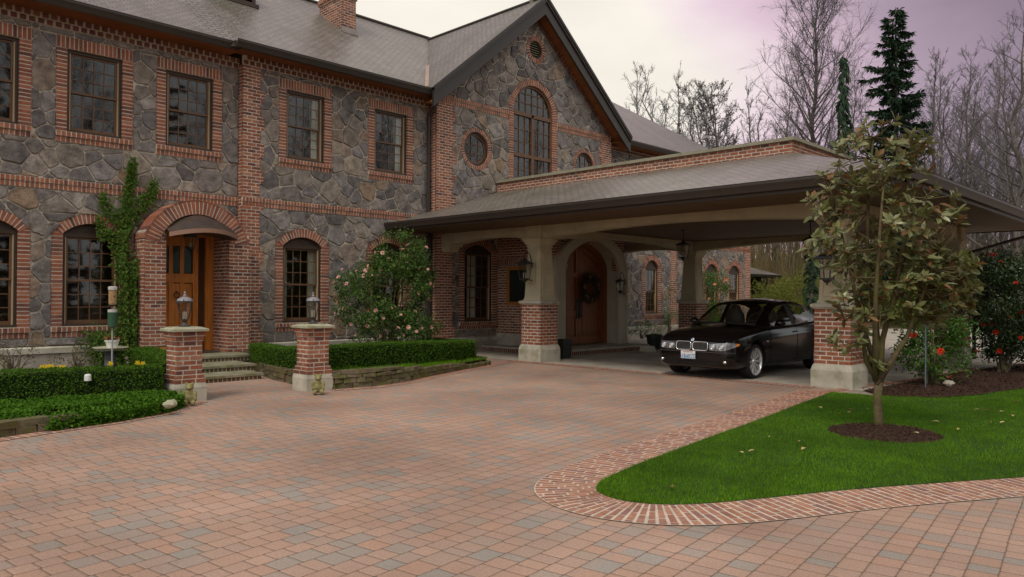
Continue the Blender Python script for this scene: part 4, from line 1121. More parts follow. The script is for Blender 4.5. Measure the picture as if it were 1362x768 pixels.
# timber frame and two leaves
mb = MB(); YD = -.50
for i in range(N_):
    pass
arch_band(mb, DH-.14, DR_-.14, DH+.01, DR_+.01, YD-.15, YD+.08)
for s in (-1, 1):
    a, b = (DC-DH-.01, DC-DH+.14) if s < 0 else (DC+DH-.14, DC+DH+.01)
    fd.box(mb, a, b, .17, DS, YD-.15, YD+.08)
fr_ = mb.build('door_frame', DARKDOOR, HOUSE)
def leafdoor(s):
    mb = MB(); h, r = DH-.14, DR_-.14
    pts = []
    x0, x1 = (DC+.008, DC+h) if s > 0 else (DC-h, DC-.008)
    n = 18
    top = []
    for i in range(n+1):
        x = x0+(x1-x0)*i/n; u = max(-1, min(1, (x-DC)/h)); t = math.acos(u); top.append((x, DS+tudor(t, h, r)[1]))
    fd.poly(mb, [(x0, .19), (x1, .19)]+top[::-1], YD-.06)
    st = .13
    fd.box(mb, x0, x0+st, .19, DS+(r if s > 0 else 0)*.9, YD-.06, YD-.015); fd.box(mb, x1-st, x1, .19, DS+(r*.9 if s < 0 else 0), YD-.06, YD-.015)
    for a, b in ((.19, .42), (1.02, 1.18), (2.2, 2.34)): fd.box(mb, x0+st, x1-st, a, b, YD-.06, YD-.016)
    w = (x1-x0-2*st)
    for a, b in ((.46, .98), (1.22, 2.16)): fd.box(mb, x0+st+.05, x1-st-.05, a, b, YD-.06, YD-.03)
    # arched rail
    for i in range(n):
        (xa, za), (xb, zb) = top[i], top[i+1]
        mb.box8([fd.p(xa, za-.16, YD-.012), fd.p(xb, zb-.16, YD-.012), fd.p(xb, zb-.16, YD-.06), fd.p(xa, za-.16, YD-.06), fd.p(xa, za, YD-.012), fd.p(xb, zb, YD-.012), fd.p(xb, zb, YD-.06), fd.p(xa, za, YD-.06)])
    d = mb.build('door', DARKDOOR, HOUSE)
    mb = MB(); xh = DC+s*.07
    mb.tube([fd.p(xh, 1.0, YD+.03), fd.p(xh, 1.12, YD+.06), fd.p(xh, 1.38, YD+.06), fd.p(xh, 1.5, YD+.03)], .016, 6); fd.box(mb, xh-.03, xh+.03, .95, 1.56, YD-.02, YD+.005)
    mb.build('handle', IRON, d)
leafdoor(-1); leafdoor(1)
mb = MB(); fd.box(mb, DC-DH-.1, DC+DH+.1, .1, 3.4, -.8, -.7); mb.build('interior_wall', INTERIOR, HOUSE)
# wood-framed window in the bay's side wall
mb = MB(); f = FR((VX0, 0, 0), (0, -1, 0), (-1, 0, 0)); a0, a1 = -15.92, -14.95
for q in ((a0, a0+.1, 1.36, 2.5), (a1-.1, a1, 1.36, 2.5), (a0+.1, a1-.1, 1.36, 1.46), (a0+.1, a1-.1, 2.4, 2.5)): f.box(mb, *q, -.02, .05)
w = mb.build('window', ORANGEWOOD, HOUSE)
mb = MB(); f.quad(mb, a0+.1, a1-.1, 1.46, 2.4, .02); mb.build('pane', mat('dark_glass', (.02, .025, .02), .05, .6), w)
# broad step in front
mb = MB(); mb.box(15.35, 19.5, 13.2, 16.3, .115, .165); s_ = mb.build('step', CONC, HOUSE)
mb = MB(); f = FR((0, 13.23, 0), (1, 0, 0), (0, -1, 0)); soldiers(mb, f, 15.38, 19.48, .0, .113, .085, .0, -.05)
f = FR((15.38, 0, 0), (0, -1, 0), (-1, 0, 0)); soldiers(mb, f, -16.3, -13.24, .0, .113, .085, .0, -.05); mb.box(15.39, 19.47, 13.24, 16.3, 0, .114, 1)
mb.build('riser', [BRICK_DK, MORTAR], s_)

# ------------------------------------------------------------------ carport
CP = thing('carport', 'deep hipped carport on cream tapered columns with brick bases and a brick parapet', 'carport', (13.9, 9, 0))
XA, XB, YA, YB = 13.96, 21.22, 5.35, 12.73      # column centres
def column(cx, cy, label=None):
    mb = MB()
    def fr4(h):
        return (FR((cx-h, cy, 0), (0, -1, 0), (-1, 0, 0)), FR((cx, cy-h, 0), (1, 0, 0), (0, -1, 0)), FR((cx+h, cy, 0), (0, 1, 0), (1, 0, 0)), FR((cx, cy+h, 0), (-1, 0, 0), (0, 1, 0)))
    # shaft: tapering, square, with sunk panels
    mb.frustum(cx, cy, 1.52, 2.84, .27, .205); mb.frustum(cx, cy, 1.52, 1.57, .285, .285); mb.frustum(cx, cy, 2.76, 2.8, .222, .222)
    for h_, z0, z1, lo in ((.27, 1.64, 2.2, 0), (.27, 2.3, 2.7, 0)):
        for k in range(4):
            an = k*math.pi/2
            for sg in (-1, 1):      # beads that frame the panels
                def pp(z, off):
                    w = .27-.065*(z-1.52)/1.32
                    v = Vector((-(w+.004), off*(w-.075), 0)); return Vector((cx, cy, z))+Matrix.Rotation(an, 3, 'Z') @ v
                mb.tube([pp(z0, sg), pp(z1, sg)], .007, 4)
            mb.tube([pp(z0, -1), pp(z0, 1)], .007, 4); mb.tube([pp(z1, -1), pp(z1, 1)], .007, 4)
    mb.frustum(cx, cy, 2.84, 2.9, .225, .23); mb.frustum(cx, cy, 2.9, 3.02, .235, .31); mb.frustum(cx, cy, 3.02, 3.07, .32, .32)
    mb.frustum(cx, cy, 3.07, 3.38, .27, .27)
    for k in range(4):
        an = k*math.pi/2; rt = Matrix.Rotation(an, 3, 'Z')
        pts = [Vector((cx, cy, z))+rt @ Vector((-.273, o, 0)) for z, o in ((3.1, -.17), (3.1, .17), (3.33, .17), (3.33, -.17))]
        for i in range(4): mb.tube([pts[i], pts[(i+1) % 4]], .006, 4)
    c = mb.build('column', CREAM, CP)
    if label: c['label'] = label
    mb = MB()
    for i, f in enumerate(fr4(.322)): running(mb, f, -.322, .322, .42, 1.42, .0, L=.215, d0=-.05, off=i % 2)
    mb.frustum(cx, cy, .40, 1.43, .314, .314, m=1)
    mb.build('brick_base', [BRICK, MORTAR], c)
    mb = MB(); mb.frustum(cx, cy, -.01, .30, .37, .37); mb.frustum(cx, cy, .302, .40, .372, .345); mb.frustum(cx, cy, .40, .425, .335, .33); mb.build('plinth', LIME, c)
    mb = MB(); mb.frustum(cx, cy, 1.42, 1.45, .35, .36); mb.frustum(cx, cy, 1.45, 1.50, .375, .375); mb.frustum(cx, cy, 1.50, 1.525, .37, .30); mb.build('ledge', LIME, c)
for x, y in ((XA, YA), (XA, YB), (XB, YB), (XB, YA)): column(x, y)
# arched beams
def beam(p, q, rise, th=.4, z0=3.06, zt=3.375, n=26, name='beam'):
    """from p to q in plan; the underside arches up by rise"""
    p, q = Vector(p), Vector(q); L = (q-p).length; U = (q-p)/L; N = Vector((U.y, -U.x, 0))
    mb = MB()
    for i in range(n):
        a, b = i/n, (i+1)/n
        def zz(t):
            e = min(t, 1-t)*2; k = 1-(1-min(1, e*1.0))**2.0
            return z0+rise*k
        A, B = p+U*(L*a), p+U*(L*b)
        mb.box8([A+N*th/2+Vector((0, 0, zz(a))), B+N*th/2+Vector((0, 0, zz(b))), B-N*th/2+Vector((0, 0, zz(b))), A-N*th/2+Vector((0, 0, zz(a))),
                 A+N*th/2+Vector((0, 0, zt)), B+N*th/2+Vector((0, 0, zt)), B-N*th/2+Vector((0, 0, zt)), A-N*th/2+Vector((0, 0, zt))], 0, skip=(3, 5) if 0 < i < n-1 else ())
    return mb.build(name, CREAM, CP)
for x in (XA, XB):
    beam((x, YA+.2, 0), (x, YB-.2, 0), .165); beam((x, YB+.2, 0), (x, 15.85, 0), .12)
    mb = MB(); mb.box(x-.2, x+.2, 15.84, 16.33, 3.0, 3.375); mb.frustum(x, 16.15, 2.86, 3.0, .15, .2, .16, .18); mb.build('bracket', CREAM, CP)
beam((XA+.2, YA, 0), (XB-.2, YA, 0), .165)
beam((XA+.2, YB, 0), (XB-.2, YB, 0), .165, zt=3.36)
# ceiling and eaves
EX0, EX1, EY0, EYB = 12.1, 23.1, 3.66, 16.34
mb = MB(); mb.box(EX0+.02, EX1-.02, EY0+.02, EYB, 3.375, 3.40); mb.build('ceiling', CEIL, CP)
mb = MB(); mb.box(EX0+.02, 13.56, EYB-.1, 16.6, 3.375, 3.40); mb.build('ceiling', CEIL, CP)
ZE, ZP = 3.56, 4.78; PX0, PX1, PY = 15.97, 19.27, 7.12
def cslope(pts, uvf):
    mb = MB(); P = [Vector(p) for p in pts]; mb.face(P, 0, [uvf(p) for p in P])
    for i in range(len(P)):
        a, b = P[i], P[(i+1) % len(P)]; d = Vector((0, 0, -.05)); mb.face([a, a+d, b+d, b], 1)
    return mb.build('roof', [SHINGLE, GUTTER], CP)
kx = math.sqrt(1+((ZP-ZE)/(PX0-EX0))**2); ky = math.sqrt(1+((ZP-ZE)/(PY-EY0))**2)
zl = lambda x: ZE+(ZP-ZE)*(x-EX0)/(PX0-EX0)
r1 = cslope([(EX0, EY0, ZE), (PX0+.1, PY+.1*.9, zl(PX0+.1)), (PX0+.1, YG, zl(PX0+.1)), (13.57, YG, zl(13.57)), (13.57, YR, zl(13.57)), (EX0, YR, ZE)], lambda p: (p.y, p.x*kx))
r2 = cslope([(EX1, EY0, ZE), (PX1, PY, ZP), (PX0, PY, ZP), (EX0, EY0, ZE)], lambda p: (p.x, p.y*ky))
r3 = cslope([(EX1, YG, ZE), (PX1, YG, ZP), (PX1, PY, ZP), (EX1, EY0, ZE)], lambda p: (p.y, -p.x*kx))
mb = MB(); mb.box(PX0+.1, PX1-.1, PY+.1, YG, 4.7, 4.74); mb.build('roof', LEAD, CP)
mb = MB(); mb.box(EX0, EX0+.05, EY0, YR-.02, 3.35, ZE-.02); mb.box(EX0, EX1, EY0, EY0+.05, 3.35, ZE-.02); mb.box(EX1-.05, EX1, EY0, YG, 3.35, ZE-.02); mb.build('fascia', FRAME_DK, CP)
gutter('gutter', (EX0, EY0-.0, ZE+.02), (EX0, YR-.03, ZE+.02), (-1, 0, 0), .17, .12, CP); gutter('gutter', (EX1, EY0, ZE+.02), (EX0-.12, EY0, ZE+.02), (0, -1, 0), .17, .12, CP); gutter('gutter', (EX1, YG, ZE+.02), (EX1, EY0, ZE+.02), (1, 0, 0), .17, .12, CP)
# parapet
mb = MB()
running(mb, FR((PX0, 0, 0), (0, -1, 0), (-1, 0, 0)), -YG, -PY, 4.74, 5.05, .0, d0=-.1); running(mb, FR((0, PY, 0), (1, 0, 0), (0, -1, 0)), PX0, PX1, 4.74, 5.05, .0, off=1, d0=-.1); running(mb, FR((PX1, 0, 0), (0, 1, 0), (1, 0, 0)), PY, YG, 4.74, 5.05, .0, d0=-.1)
mb.box(PX0+.01, PX0+.24, PY+.01, YG-.02, 4.7, 5.049, 1); mb.box(PX0+.24, PX1-.24, PY+.01, PY+.24, 4.7, 5.049, 1); mb.box(PX1-.24, PX1-.01, PY+.01, YG-.02, 4.7, 5.049, 1)
pp_ = mb.build('parapet', [BRICK, MORTAR], CP)
mb = MB(); mb.box(PX0-.06, PX0+.3, PY-.06, YG-.03, 5.05, 5.125); mb.box(PX0+.3, PX1-.3, PY-.06, PY+.3, 5.05, 5.125); mb.box(PX1-.3, PX1+.06, PY-.06, YG-.03, 5.05, 5.125)
mb.build('coping', mat('weathered_coping', (.30, .27, .20), .85, .15, .3, 3, .3, 40, moss=((.16, .16, .08), 3, .5, .6)), pp_)
# lead flashing along the joint of roof and house
mb = MB(); mb.prism([(13.58, YG-.03, zl(13.58)+.02), (PX0+.02, YG-.03, zl(PX0)+.02), (PX0+.02, YG-.03, zl(PX0)+.13), (13.58, YG-.03, zl(13.58)+.13)], (0, .028, 0)); mb.prism([(EX0, YR-.03, ZE+.02), (13.54, YR-.03, zl(13.57)+.02), (13.54, YR-.03, zl(13.57)+.12), (EX0, YR-.03, ZE+.12)], (0, .028, 0)); mb.build('flashing', LEAD, r1)
# downspout that slants in from the corner of the eaves to the far column
mb = MB(); mb.tube([(EX1-.1, EY0+.15, 3.36), (EX1-.2, EY0+.25, 3.25), (21.65, YA-.25, 2.75), (21.55, YA-.40, 2.6), (21.5, YA-.42, .1)], .045, 8); mb.build('downspout', GUTTER, CP)

# ------------------------------------------------------------------ lanterns
def lantern_body(mb, gl, c, h, w):
    """square lantern that narrows downwards; c is the centre of its top"""
    x, y, z = c
    mb.frustum(x, y, z-.03, z, w*.56, w*.56); mb.frustum(x, y, z, z+h*.12, w*.5, w*.2); mb.frustum(x, y, z+h*.12, z+h*.2, w*.14, w*.1)
    mb.ball((x, y, z+h*.24), w*.08)
    zb = z-h*.72; wb = w*.30
    for sx in (-1, 1):
        for sy in (-1, 1):
            mb.tube([(x+sx*w*.46, y+sy*w*.46, z-.02), (x+sx*wb, y+sy*wb, zb)], w*.035, 4)
    for f in (.33, .66):
        k = w*.46+(wb-w*.46)*f; zz = z-.02+(zb-z+.02)*f
    mb.frustum(x, y, zb-.03, zb, wb*1.15, wb*1.15); mb.frustum(x, y, zb-.09, zb-.03, wb*.3, wb*.8); mb.ball((x, y, zb-.11), w*.07)
    gl.frustum(x, y, zb, z-.03, wb*.95, w*.43)
    for k in range(3):
        a = k*2.1; mb.tube([(x+math.cos(a)*w*.1, y+math.sin(a)*w*.1, zb), (x+math.cos(a)*w*.1, y+math.sin(a)*w*.1, zb+h*.26)], w*.03, 5, 1)
CANDLE = mat('candle_tube', (.65, .6, .48), .5, .3)
def wall_lantern(p, n, label, h=.52, w=.28):
    """p on the wall, n the way it faces"""
    n = Vector(n); p = Vector(p)
    o = thing('wall_lantern', label, 'lantern', p, 'black lanterns of the carport')
    mb, gl = MB(), MB(); c = p+n*(w*.5+.16)
    lantern_body(mb, gl, c, h, w)
    mb.build('cage', [IRON, CANDLE], o); gl.build('glass', LAMPGLASS, o)
    mb = MB(); sd = n.cross(Vector((0, 0, 1)))
    q = [p+sd*s*.09+Vector((0, 0, z)) for s, z in ((-1, -.5), (1, -.5), (1, .05), (-1, .05))]
    mb.prism([v+n*.02 for v in q], -n*.018)
    mb.build('back_plate', CREAM, o)
    mb = MB()
    mb.tube([p+n*.02+Vector((0, 0, -.1)), p+n*.1+Vector((0, 0, .2)), p+n*.2+Vector((0, 0, .28)), c+Vector((0, 0, .22)), c+Vector((0, 0, .1))], .012, 6); mb.tube([p+n*.02+Vector((0, 0, -.42)), c+Vector((0, 0, -h*.8))], .012, 6)
    mb.build('bracket', IRON, o)
wall_lantern((XA-.25, YB, 2.44), (-1, 0, 0), 'black lantern on the cream column left of the arched double door')
wall_lantern((XA-.25, YA, 2.34), (-1, 0, 0), 'black lantern on the column half hidden by the small leafy tree')
wall_lantern((DC+DH-.0, 13.72+.0, 2.1), (-1, 0, 0), 'black lantern beside the wreath on the arched door surround', .4, .2)
def hanging_lantern(x, y, zt, label, z_c, h=.46, w=.26, grp='black lanterns of the carport'):
    o = thing('hanging_lantern', label, 'lantern', (x, y, z_c), grp)
    mb, gl = MB(), MB(); lantern_body(mb, gl, (x, y, z_c), h, w); mb.build('cage', [IRON, CANDLE], o); gl.build('glass', LAMPGLASS, o)
    mb = MB(); mb.tube([(x, y, z_c+h*.2), (x, y, zt)], .012, 6); mb.lathe([(.06, zt-.03), (.06, zt)], (x, y, 0), 10)
    mb.build('rod', IRON, o)
hanging_lantern(17.2, 10.6, 3.375, 'black lantern hanging deep inside the carport above the car bonnet', 3.0)
hanging_lantern(17.2, 7.24, 3.375, 'black lantern hanging in the carport nearer the leafy tree', 2.95)
hanging_lantern(6.84, 16.62, 3.3, 'small black lantern hanging in the brick porch of the orange wooden door', 2.93, .36, .2, 'lantern of the porch')

# wreath on the door
o = thing('wreath', 'dark wreath with dried orange flowers hung on the arched double door', 'wreath', (DC+.42, 14.4, 1.9))
rg = random.Random(5); mb = MB(); wc = Vector((DC+.40, 14.42, 1.88))
for k in range(1500):
    a = rg.uniform(0, 6.283); b = rg.gauss(0, .07); r = .34+b
    p = wc+Vector((r*math.cos(a), rg.uniform(-.09, .02), r*math.sin(a)))
    d = Vector((rg.gauss(0, 1), rg.gauss(-.3, .6), rg.gauss(0, 1)))
    mb.leaf(p, d, Vector((0, -1, .2)), rg.uniform(.05, .11), .03)
mb.build('greenery', mat('wreath_leaf', [(.035, .045, .02), (.06, .05, .03), (.09, .065, .03)], .7, .2), o)
for k in range(9):
    a = rg.uniform(0, 6.283); mb = MB(); p = wc+Vector((.34*math.cos(a), -.08, .34*math.sin(a)))
    for j in range(9):
        t = j*.7; mb.leaf(p, Vector((math.cos(t), -.35, math.sin(t))), Vector((0, -1, 0)), .07, .04)
    mb.build('flower', mat('dried_flower', [(.32, .10, .04), (.36, .24, .10), (.25, .06, .05)], .8, .1), o)
# ------------------------------------------------------------------ the car
PAINT = mat('black_car_paint', (.005, .004, .004), .14, .4, coat=.25)
RUBBER = mat('tyre_rubber', (.018, .017, .016), .8, .2)
CHROME = mat('chrome', (.75, .75, .74), .12, .5, metal=1)
ALLOY = mat('alloy_wheel', (.62, .62, .63), .3, .5, metal=.45)
DARKP = mat('black_plastic', (.012, .012, .012), .5, .3)
CARGL = glass('car_glass', (.85, .88, .83), 1.3)
LEATHER = mat('car_seat_leather', (.05, .042, .036), .6, .3)
CX, CY = 13.17, 7.92
def car():
    o = thing('parked_car', 'black saloon car parked nose out under the carport', 'car', (15.6, CY, 0))
    # stations along the body: s, half width, sill z, shoulder z, side top z, centre top z
    ST = [(0.0, .66, .34, .50, .62, .66), (.035, .74, .26, .52, .69, .73), (.12, .83, .215, .54, .745, .79), (.3, .905, .20, .60, .80, .855), (.55, .935, .20, .68, .855, .905), (.88, .95, .20, .73, .895, .95),
          (1.25, .95, .20, .76, .93, .99), (1.5, .952, .20, .78, .955, 1.02), (2.0, .955, .20, .80, .965, 1.0), (2.7, .955, .20, .82, .98, 1.0), (3.3, .955, .20, .84, 1.0, 1.02), (3.87, .95, .20, .86, 1.02, 1.06),
          (4.3, .935, .22, .87, 1.035, 1.10), (4.7, .90, .25, .87, 1.03, 1.12), (4.92, .86, .28, .82, 1.0, 1.08), (5.0, .80, .34, .74, .88, .95), (5.03, .70, .42, .66, .78, .84)]
    def sect(W, zs, sh, zt, zc):
        return [(0, zs), (W*.55, zs), (W*.90, zs+.005), (W*.975, zs+.07), (W*.99, (zs+sh)*.5), (W, sh-.06), (W*.992, sh+.02), (W*.955, zt-.02), (W*.90, zt+.012), (W*.62, zt+(zc-zt)*.62), (W*.3, zc-(zc-zt)*.12), (0, zc)]
    secs = [sect(*a[1:]) for a in ST]
    n = len(secs[0]); vs, fs = [], []
    full = []
    for (s, *_), c in zip(ST, secs):
        ring_ = [(s, -y, z) for y, z in c]+[(s, y, z) for y, z in reversed(c[1:-1])]
        full.append(ring_)
    m = len(full[0])
    for r in full: vs += r
    for i in range(len(full)-1):
        for k in range(m): fs.append((i*m+k, i*m+(k+1) % m, (i+1)*m+(k+1) % m, (i+1)*m+k))
    fs.append(tuple(range(m-1, -1, -1))); fs.append(tuple((len(full)-1)*m+k for k in range(m)))
    me = bpy.data.meshes.new('tmp'); me.from_pydata([(CX+a, CY+b, c) for a, b, c in vs], [], fs)
    t = bpy.data.objects.new('tmp', me); COL.objects.link(t)
    sub = t.modifiers.new('s', 'SUBSURF'); sub.levels = sub.render_levels = 2
    cut = []
    for sx in (.88, 3.87):
        for sg in (-1, 1):
            q = MB(); q.lathe([(.385, CY+sg*.60), (.385, CY+sg*1.1)], (CX+sx, 0, .345), 40, axis='y')
            c = q.build('tmpc', RUBBER); cut.append(c)
            b = t.modifiers.new('b', 'BOOLEAN'); b.object = c; b.operation = 'DIFFERENCE'; b.solver = 'EXACT'
    dg = bpy.context.evaluated_depsgraph_get(); ev = t.evaluated_get(dg)
    body = bpy.data.meshes.new_from_object(ev); body.materials.clear(); body.materials.append(PAINT); body.materials.append(DARKP)
    for p in body.polygons:
        p.use_smooth = True
        c = p.center
        p.material_index = 0
        for sx in (.88, 3.87):
            if math.hypot(c.x-CX-sx, c.z-.345) < .3849 and abs(c.y-CY) < .95: p.material_index = 1
    for c in cut+[t]: bpy.data.objects.remove(c, do_unlink=True)
    bo = bpy.data.objects.new('body', body); COL.objects.link(bo); adopt(bo, o)
    from mathutils.bvhtree import BVHTree
    tree = BVHTree.FromPolygons([v.co.copy() for v in body.vertices], [tuple(p.vertices) for p in body.polygons])
    es = bo.modifiers.new('split', 'EDGE_SPLIT'); es.split_angle = R(38)
    # cabin: a rail from the windscreen foot over the roof to the boot, lofted across
    rail = [(1.42, .80, .975), (1.62, .765, 1.10), (1.82, .725, 1.215), (2.02, .68, 1.325), (2.2, .645, 1.39), (2.45, .625, 1.425), (2.8, .615, 1.44), (3.15, .61, 1.43), (3.45, .615, 1.40), (3.7, .635, 1.345), (3.95, .67, 1.25), (4.2, .72, 1.14), (4.38, .76, 1.06)]
    def belt(s): return .962+.03*(s-1.4)/2.9, .862-.012*abs(s-2.8)
    def topline(i, f):
        s, y, z = rail[i]; cr = .055 if 4 <= i <= 8 else .03
        sh = -.30*(1-f*f) if i == 0 else (-.24*(1-f*f) if i == 1 else (-.17*(1-f*f) if i == 2 else (-.10*(1-f*f) if i == 3 else (-.05*(1-f*f) if i == 4 else (.06*(1-f*f) if i == 9 else (.1*(1-f*f) if i == 10 else (.12*(1-f*f) if i >= 11 else 0)))))))
        return Vector((CX+s+sh, CY+y*f, z+cr*(1-f*f)))
    NF = 12; roof, ws, rw = MB(), MB(), MB()
    for i in range(len(rail)-1):
        for j in range(NF):
            f0, f1 = -1+2*j/NF, -1+2*(j+1)/NF
            q = [topline(i, f0), topline(i, f1), topline(i+1, f1), topline(i+1, f0)]
            isg = (0 <= i < 4 or i >= 9) and 0 < j < NF-1
            ((ws if i < 5 else rw) if isg else roof).face(q[::-1])
    for sg in (-1, 1):
        sides = [MB(), MB()]; dark = MB(); chrome = MB()
        pts = []
        NN = 44
        for k in range(NN+1):
            s = 1.42+(4.38-1.42)*k/NN
            i = max(i for i in range(len(rail)) if rail[i][0] <= s+1e-9); i = min(i, len(rail)-2)
            t_ = (s-rail[i][0])/(rail[i+1][0]-rail[i][0]); y = rail[i][1]+(rail[i+1][1]-rail[i][1])*t_; z = rail[i][2]+(rail[i+1][2]-rail[i][2])*t_
            zb, yb = belt(s); pts.append((s, y, z, yb, zb))
        rows = 7
        def P(k, r):
            s, y, z, yb, zb = pts[k]; t_ = r/rows; t_ = t_
            return Vector((CX+s, CY+sg*(yb+(y-yb)*t_+.02*math.sin(math.pi*t_)), zb+(z-zb)*t_))
        for k in range(NN):
            for r in range(rows):
                q = [P(k, r), P(k+1, r), P(k+1, r+1), P(k, r+1)]
                if sg > 0: q = q[::-1]
                sm_ = (pts[k][0]+pts[k+1][0])/2; top = r == rows-1
                pil = 2.66 < sm_ < 2.80
                isg = not top and not pil and 1.68 < sm_ < 3.86 and (r+1)/rows*(pts[k][2]-pts[k][4]) > 0
                ((sides[0] if sm_ < 2.7 else sides[1]) if isg else (dark if pil and not top else roof)).face(q)
        chrome.tube([P(k, rows-1)+Vector((0, sg*.006, 0)) for k in range(4, 37)]+[P(k, 0)+Vector((0, sg*.012, .004)) for k in range(37, 2, -1)], .007, 4)
        for q in sides: q.build('side_window', CARGL, o, smooth=True)
        dark.build('door_pillar', DARKP, o); chrome.build('window_trim', mat('dull_chrome', (.42, .40, .36), .25, .5, metal=.8), o)
    roof.build('roof', PAINT, o, smooth=True); ws.build('windscreen', CARGL, o, smooth=True); rw.build('rear_window', CARGL, o, smooth=True)
    # cabin inside
    for y, s in ((-.38, 2.35), (.38, 2.35), (-.36, 3.3), (.36, 3.3)):
        mb = MB(); mb.ball((CX+s+.12, CY+y, 1.06), (.09, .24, .26), 10, 8); mb.ball((CX+s+.15, CY+y, 1.28), (.05, .13, .085), 10, 7); mb.build('seat', LEATHER, o, smooth=True)
    mb = MB(); st = Vector((CX+1.95, CY-.38, 1.05)); ax = Vector((-.8, 0, .45)).normalized(); a1 = Vector((0, 1, 0)); a2 = ax.cross(a1)
    mb.tube([st+(a1*math.cos(t)+a2*math.sin(t))*.18 for t in [2*math.pi*i/20 for i in range(21)]], .014, 5); mb.tube([st-a1*.17, st+a1*.17], .02, 5); mb.build('steering_wheel', LEATHER, o)
    mb = MB(); mb.box(CX+1.5, CX+1.85, CY-.72, CY+.72, .93, 1.02); mb.build('dashboard', LEATHER, o)
    # wheels
    for sx in (.88, 3.87):
        for sg in (-1, 1):
            c = Vector((CX+sx, CY+sg*.80, .345)); mb = MB()
            mb.lathe([(.262, -.115), (.30, -.122), (.33, -.115), (.345, -.085), (.346, 0), (.345, .085), (.33, .115), (.30, .122), (.262, .115), (.25, .0)], c, 40, axis='y', cap=False)
            w = mb.build('wheel', RUBBER, o, smooth=True)
            mb = MB(); f = sg*.075
            mb.lathe([(.266, sg*.11), (.272, sg*.118), (.258, sg*.112), (.245, f), (.24, -sg*.06), (.262, -sg*.1)], c, 40, axis='y', cap=False)
            for k in range(10):
                a = 2*math.pi*k/10
                for da in (-.085, .085):
                    u0 = Vector((math.cos(a+da*.9), 0, math.sin(a+da*.9))); u1 = Vector((math.cos(a+da*.95), 0, math.sin(a+da*.95)))
                    tn = Vector((-math.sin(a), 0, math.cos(a)))
                    A, B = c+u0*.05+Vector((0, sg*.075, 0)), c+u1*.252+Vector((0, sg*.098, 0))
                    mb.box8([A-tn*.010, B-tn*.010, B+tn*.010, A+tn*.010]+[v-Vector((0, sg*.035, 0)) for v in (A-tn*.010, B-tn*.010, B+tn*.010, A+tn*.010)])
            mb.lathe([(.001, sg*.088), (.05, sg*.085), (.062, sg*.06), (.062, sg*.02)], c, 20, axis='y'); mb.build('rim', ALLOY, w)
            mb = MB(); mb.lathe([(.245, sg*.0), (.02, sg*.0)], c, 24, axis='y'); mb.lathe([(.19, -sg*.01), (.19, sg*.01)], c, 24, axis='y'); mb.build('brake_disc', mat('brake_steel', (.09, .085, .08), .5, .4, metal=.5), w)
    # nose: kidney grilles, lamps, badge, number plate, bumper slots
    def nose(y, z):
        """front surface of the body near the nose"""
        h = tree.ray_cast(Vector((CX-1, CY+y, z)), Vector((1, 0, 0)))
        return h[0].x if h[0] is not None else CX+.45
    def loop(cy, cz, w, h, r=.04, n=6):
        out_ = []
        for (sy, sz, a0) in ((1, 1, 0), (-1, 1, 90), (-1, -1, 180), (1, -1, 270)):
            for k in range(n+1):
                a = R(a0+90*k/n); out_.append((cy+sy*(w/2-r)+r*math.cos(a), cz+sz*(h/2-r)+r*math.sin(a)))
        return out_
    for sg in (-1, 1):
        L_ = loop(sg*.185, .628, .335, .15, .05)
        mb = MB(); pts = [Vector((nose(y, z)-.012, CY+y, z)) for y, z in L_]; mb.tube(pts+[pts[0]], .013, 6, cap=False)
        g = mb.build('kidney_grille', CHROME, o, smooth=True)
        mb = MB(); mb.face([p+Vector((.006, 0, 0)) for p in pts]); mb.build('backing', DARKP, g)
        mb = MB()
        for k in range(11):
            y = sg*.185-.14+k*.028; mb.box(nose(y, .62)-.02, nose(y, .62)-.004, CY+y-.003, CY+y+.003, .565, .69)
        mb.build('bar', mat('grille_bar', (.25, .25, .25), .3, .5, metal=.7), g)
    for sg in (-1, 1):
        mb = MB()
        rows = [(.385, .56, .675), (.45, .555, .682), (.52, .555, .688), (.59, .557, .693), (.66, .562, .697), (.72, .572, .70), (.77, .588, .70), (.81, .608, .698), (.85, .635, .69), (.875, .652, .68)]
        G = [[Vector((nose(sg*y, z0+(z1-z0)*k/3)-.008, CY+sg*y, z0+(z1-z0)*k/3)) for k in range(4)] for y, z0, z1 in rows]
        for i in range(len(rows)-1):
            for k in range(3):
                q = [G[i][k], G[i+1][k], G[i+1][k+1], G[i][k+1]]; mb.face(q if sg < 0 else q[::-1], 0 if i < 8 else 1)
        h = mb.build('headlight', [mat('headlight_reflector', (.28, .28, .29), .15, .6, metal=.6), mat('amber_lens', (.75, .22, .02), .2, .5)], o, smooth=True)
        for y in (.465, .645):
            mb = MB(); z = .622; x = nose(sg*y, z)-.016
            mb.lathe([(.058, x-CX-.006), (.054, x-CX-.014), (.043, x-CX+.0), (.03, x-CX+.008)], (CX, CY+sg*y, z), 20, axis='x'); mb.build('lamp_ring', CHROME, h, smooth=True)
            mb = MB(); mb.ball((x-.0, CY+sg*y, z), (.014, .038, .038), 12, 8); mb.build('lens', mat('lamp_lens', (.55, .57, .6), .05, .8), h, smooth=True)
        mb = MB(); mb.ball((nose(sg*.70, .36)-.005, CY+sg*.70, .36), (.03, .045, .03), 10, 7); mb.build('fog_light', CHROME, o, smooth=True)
    mb = MB(); mb.tube([Vector((nose(y, .525)-.004, CY+y, .525)) for y in [-.84+.07*k for k in range(25)]], .011, 5); mb.build('bumper_strip', CHROME_D if 'CHROME_D' in globals() else mat('bumper_strip', (.05, .045, .042), .2, .5), o)
    mb = MB()
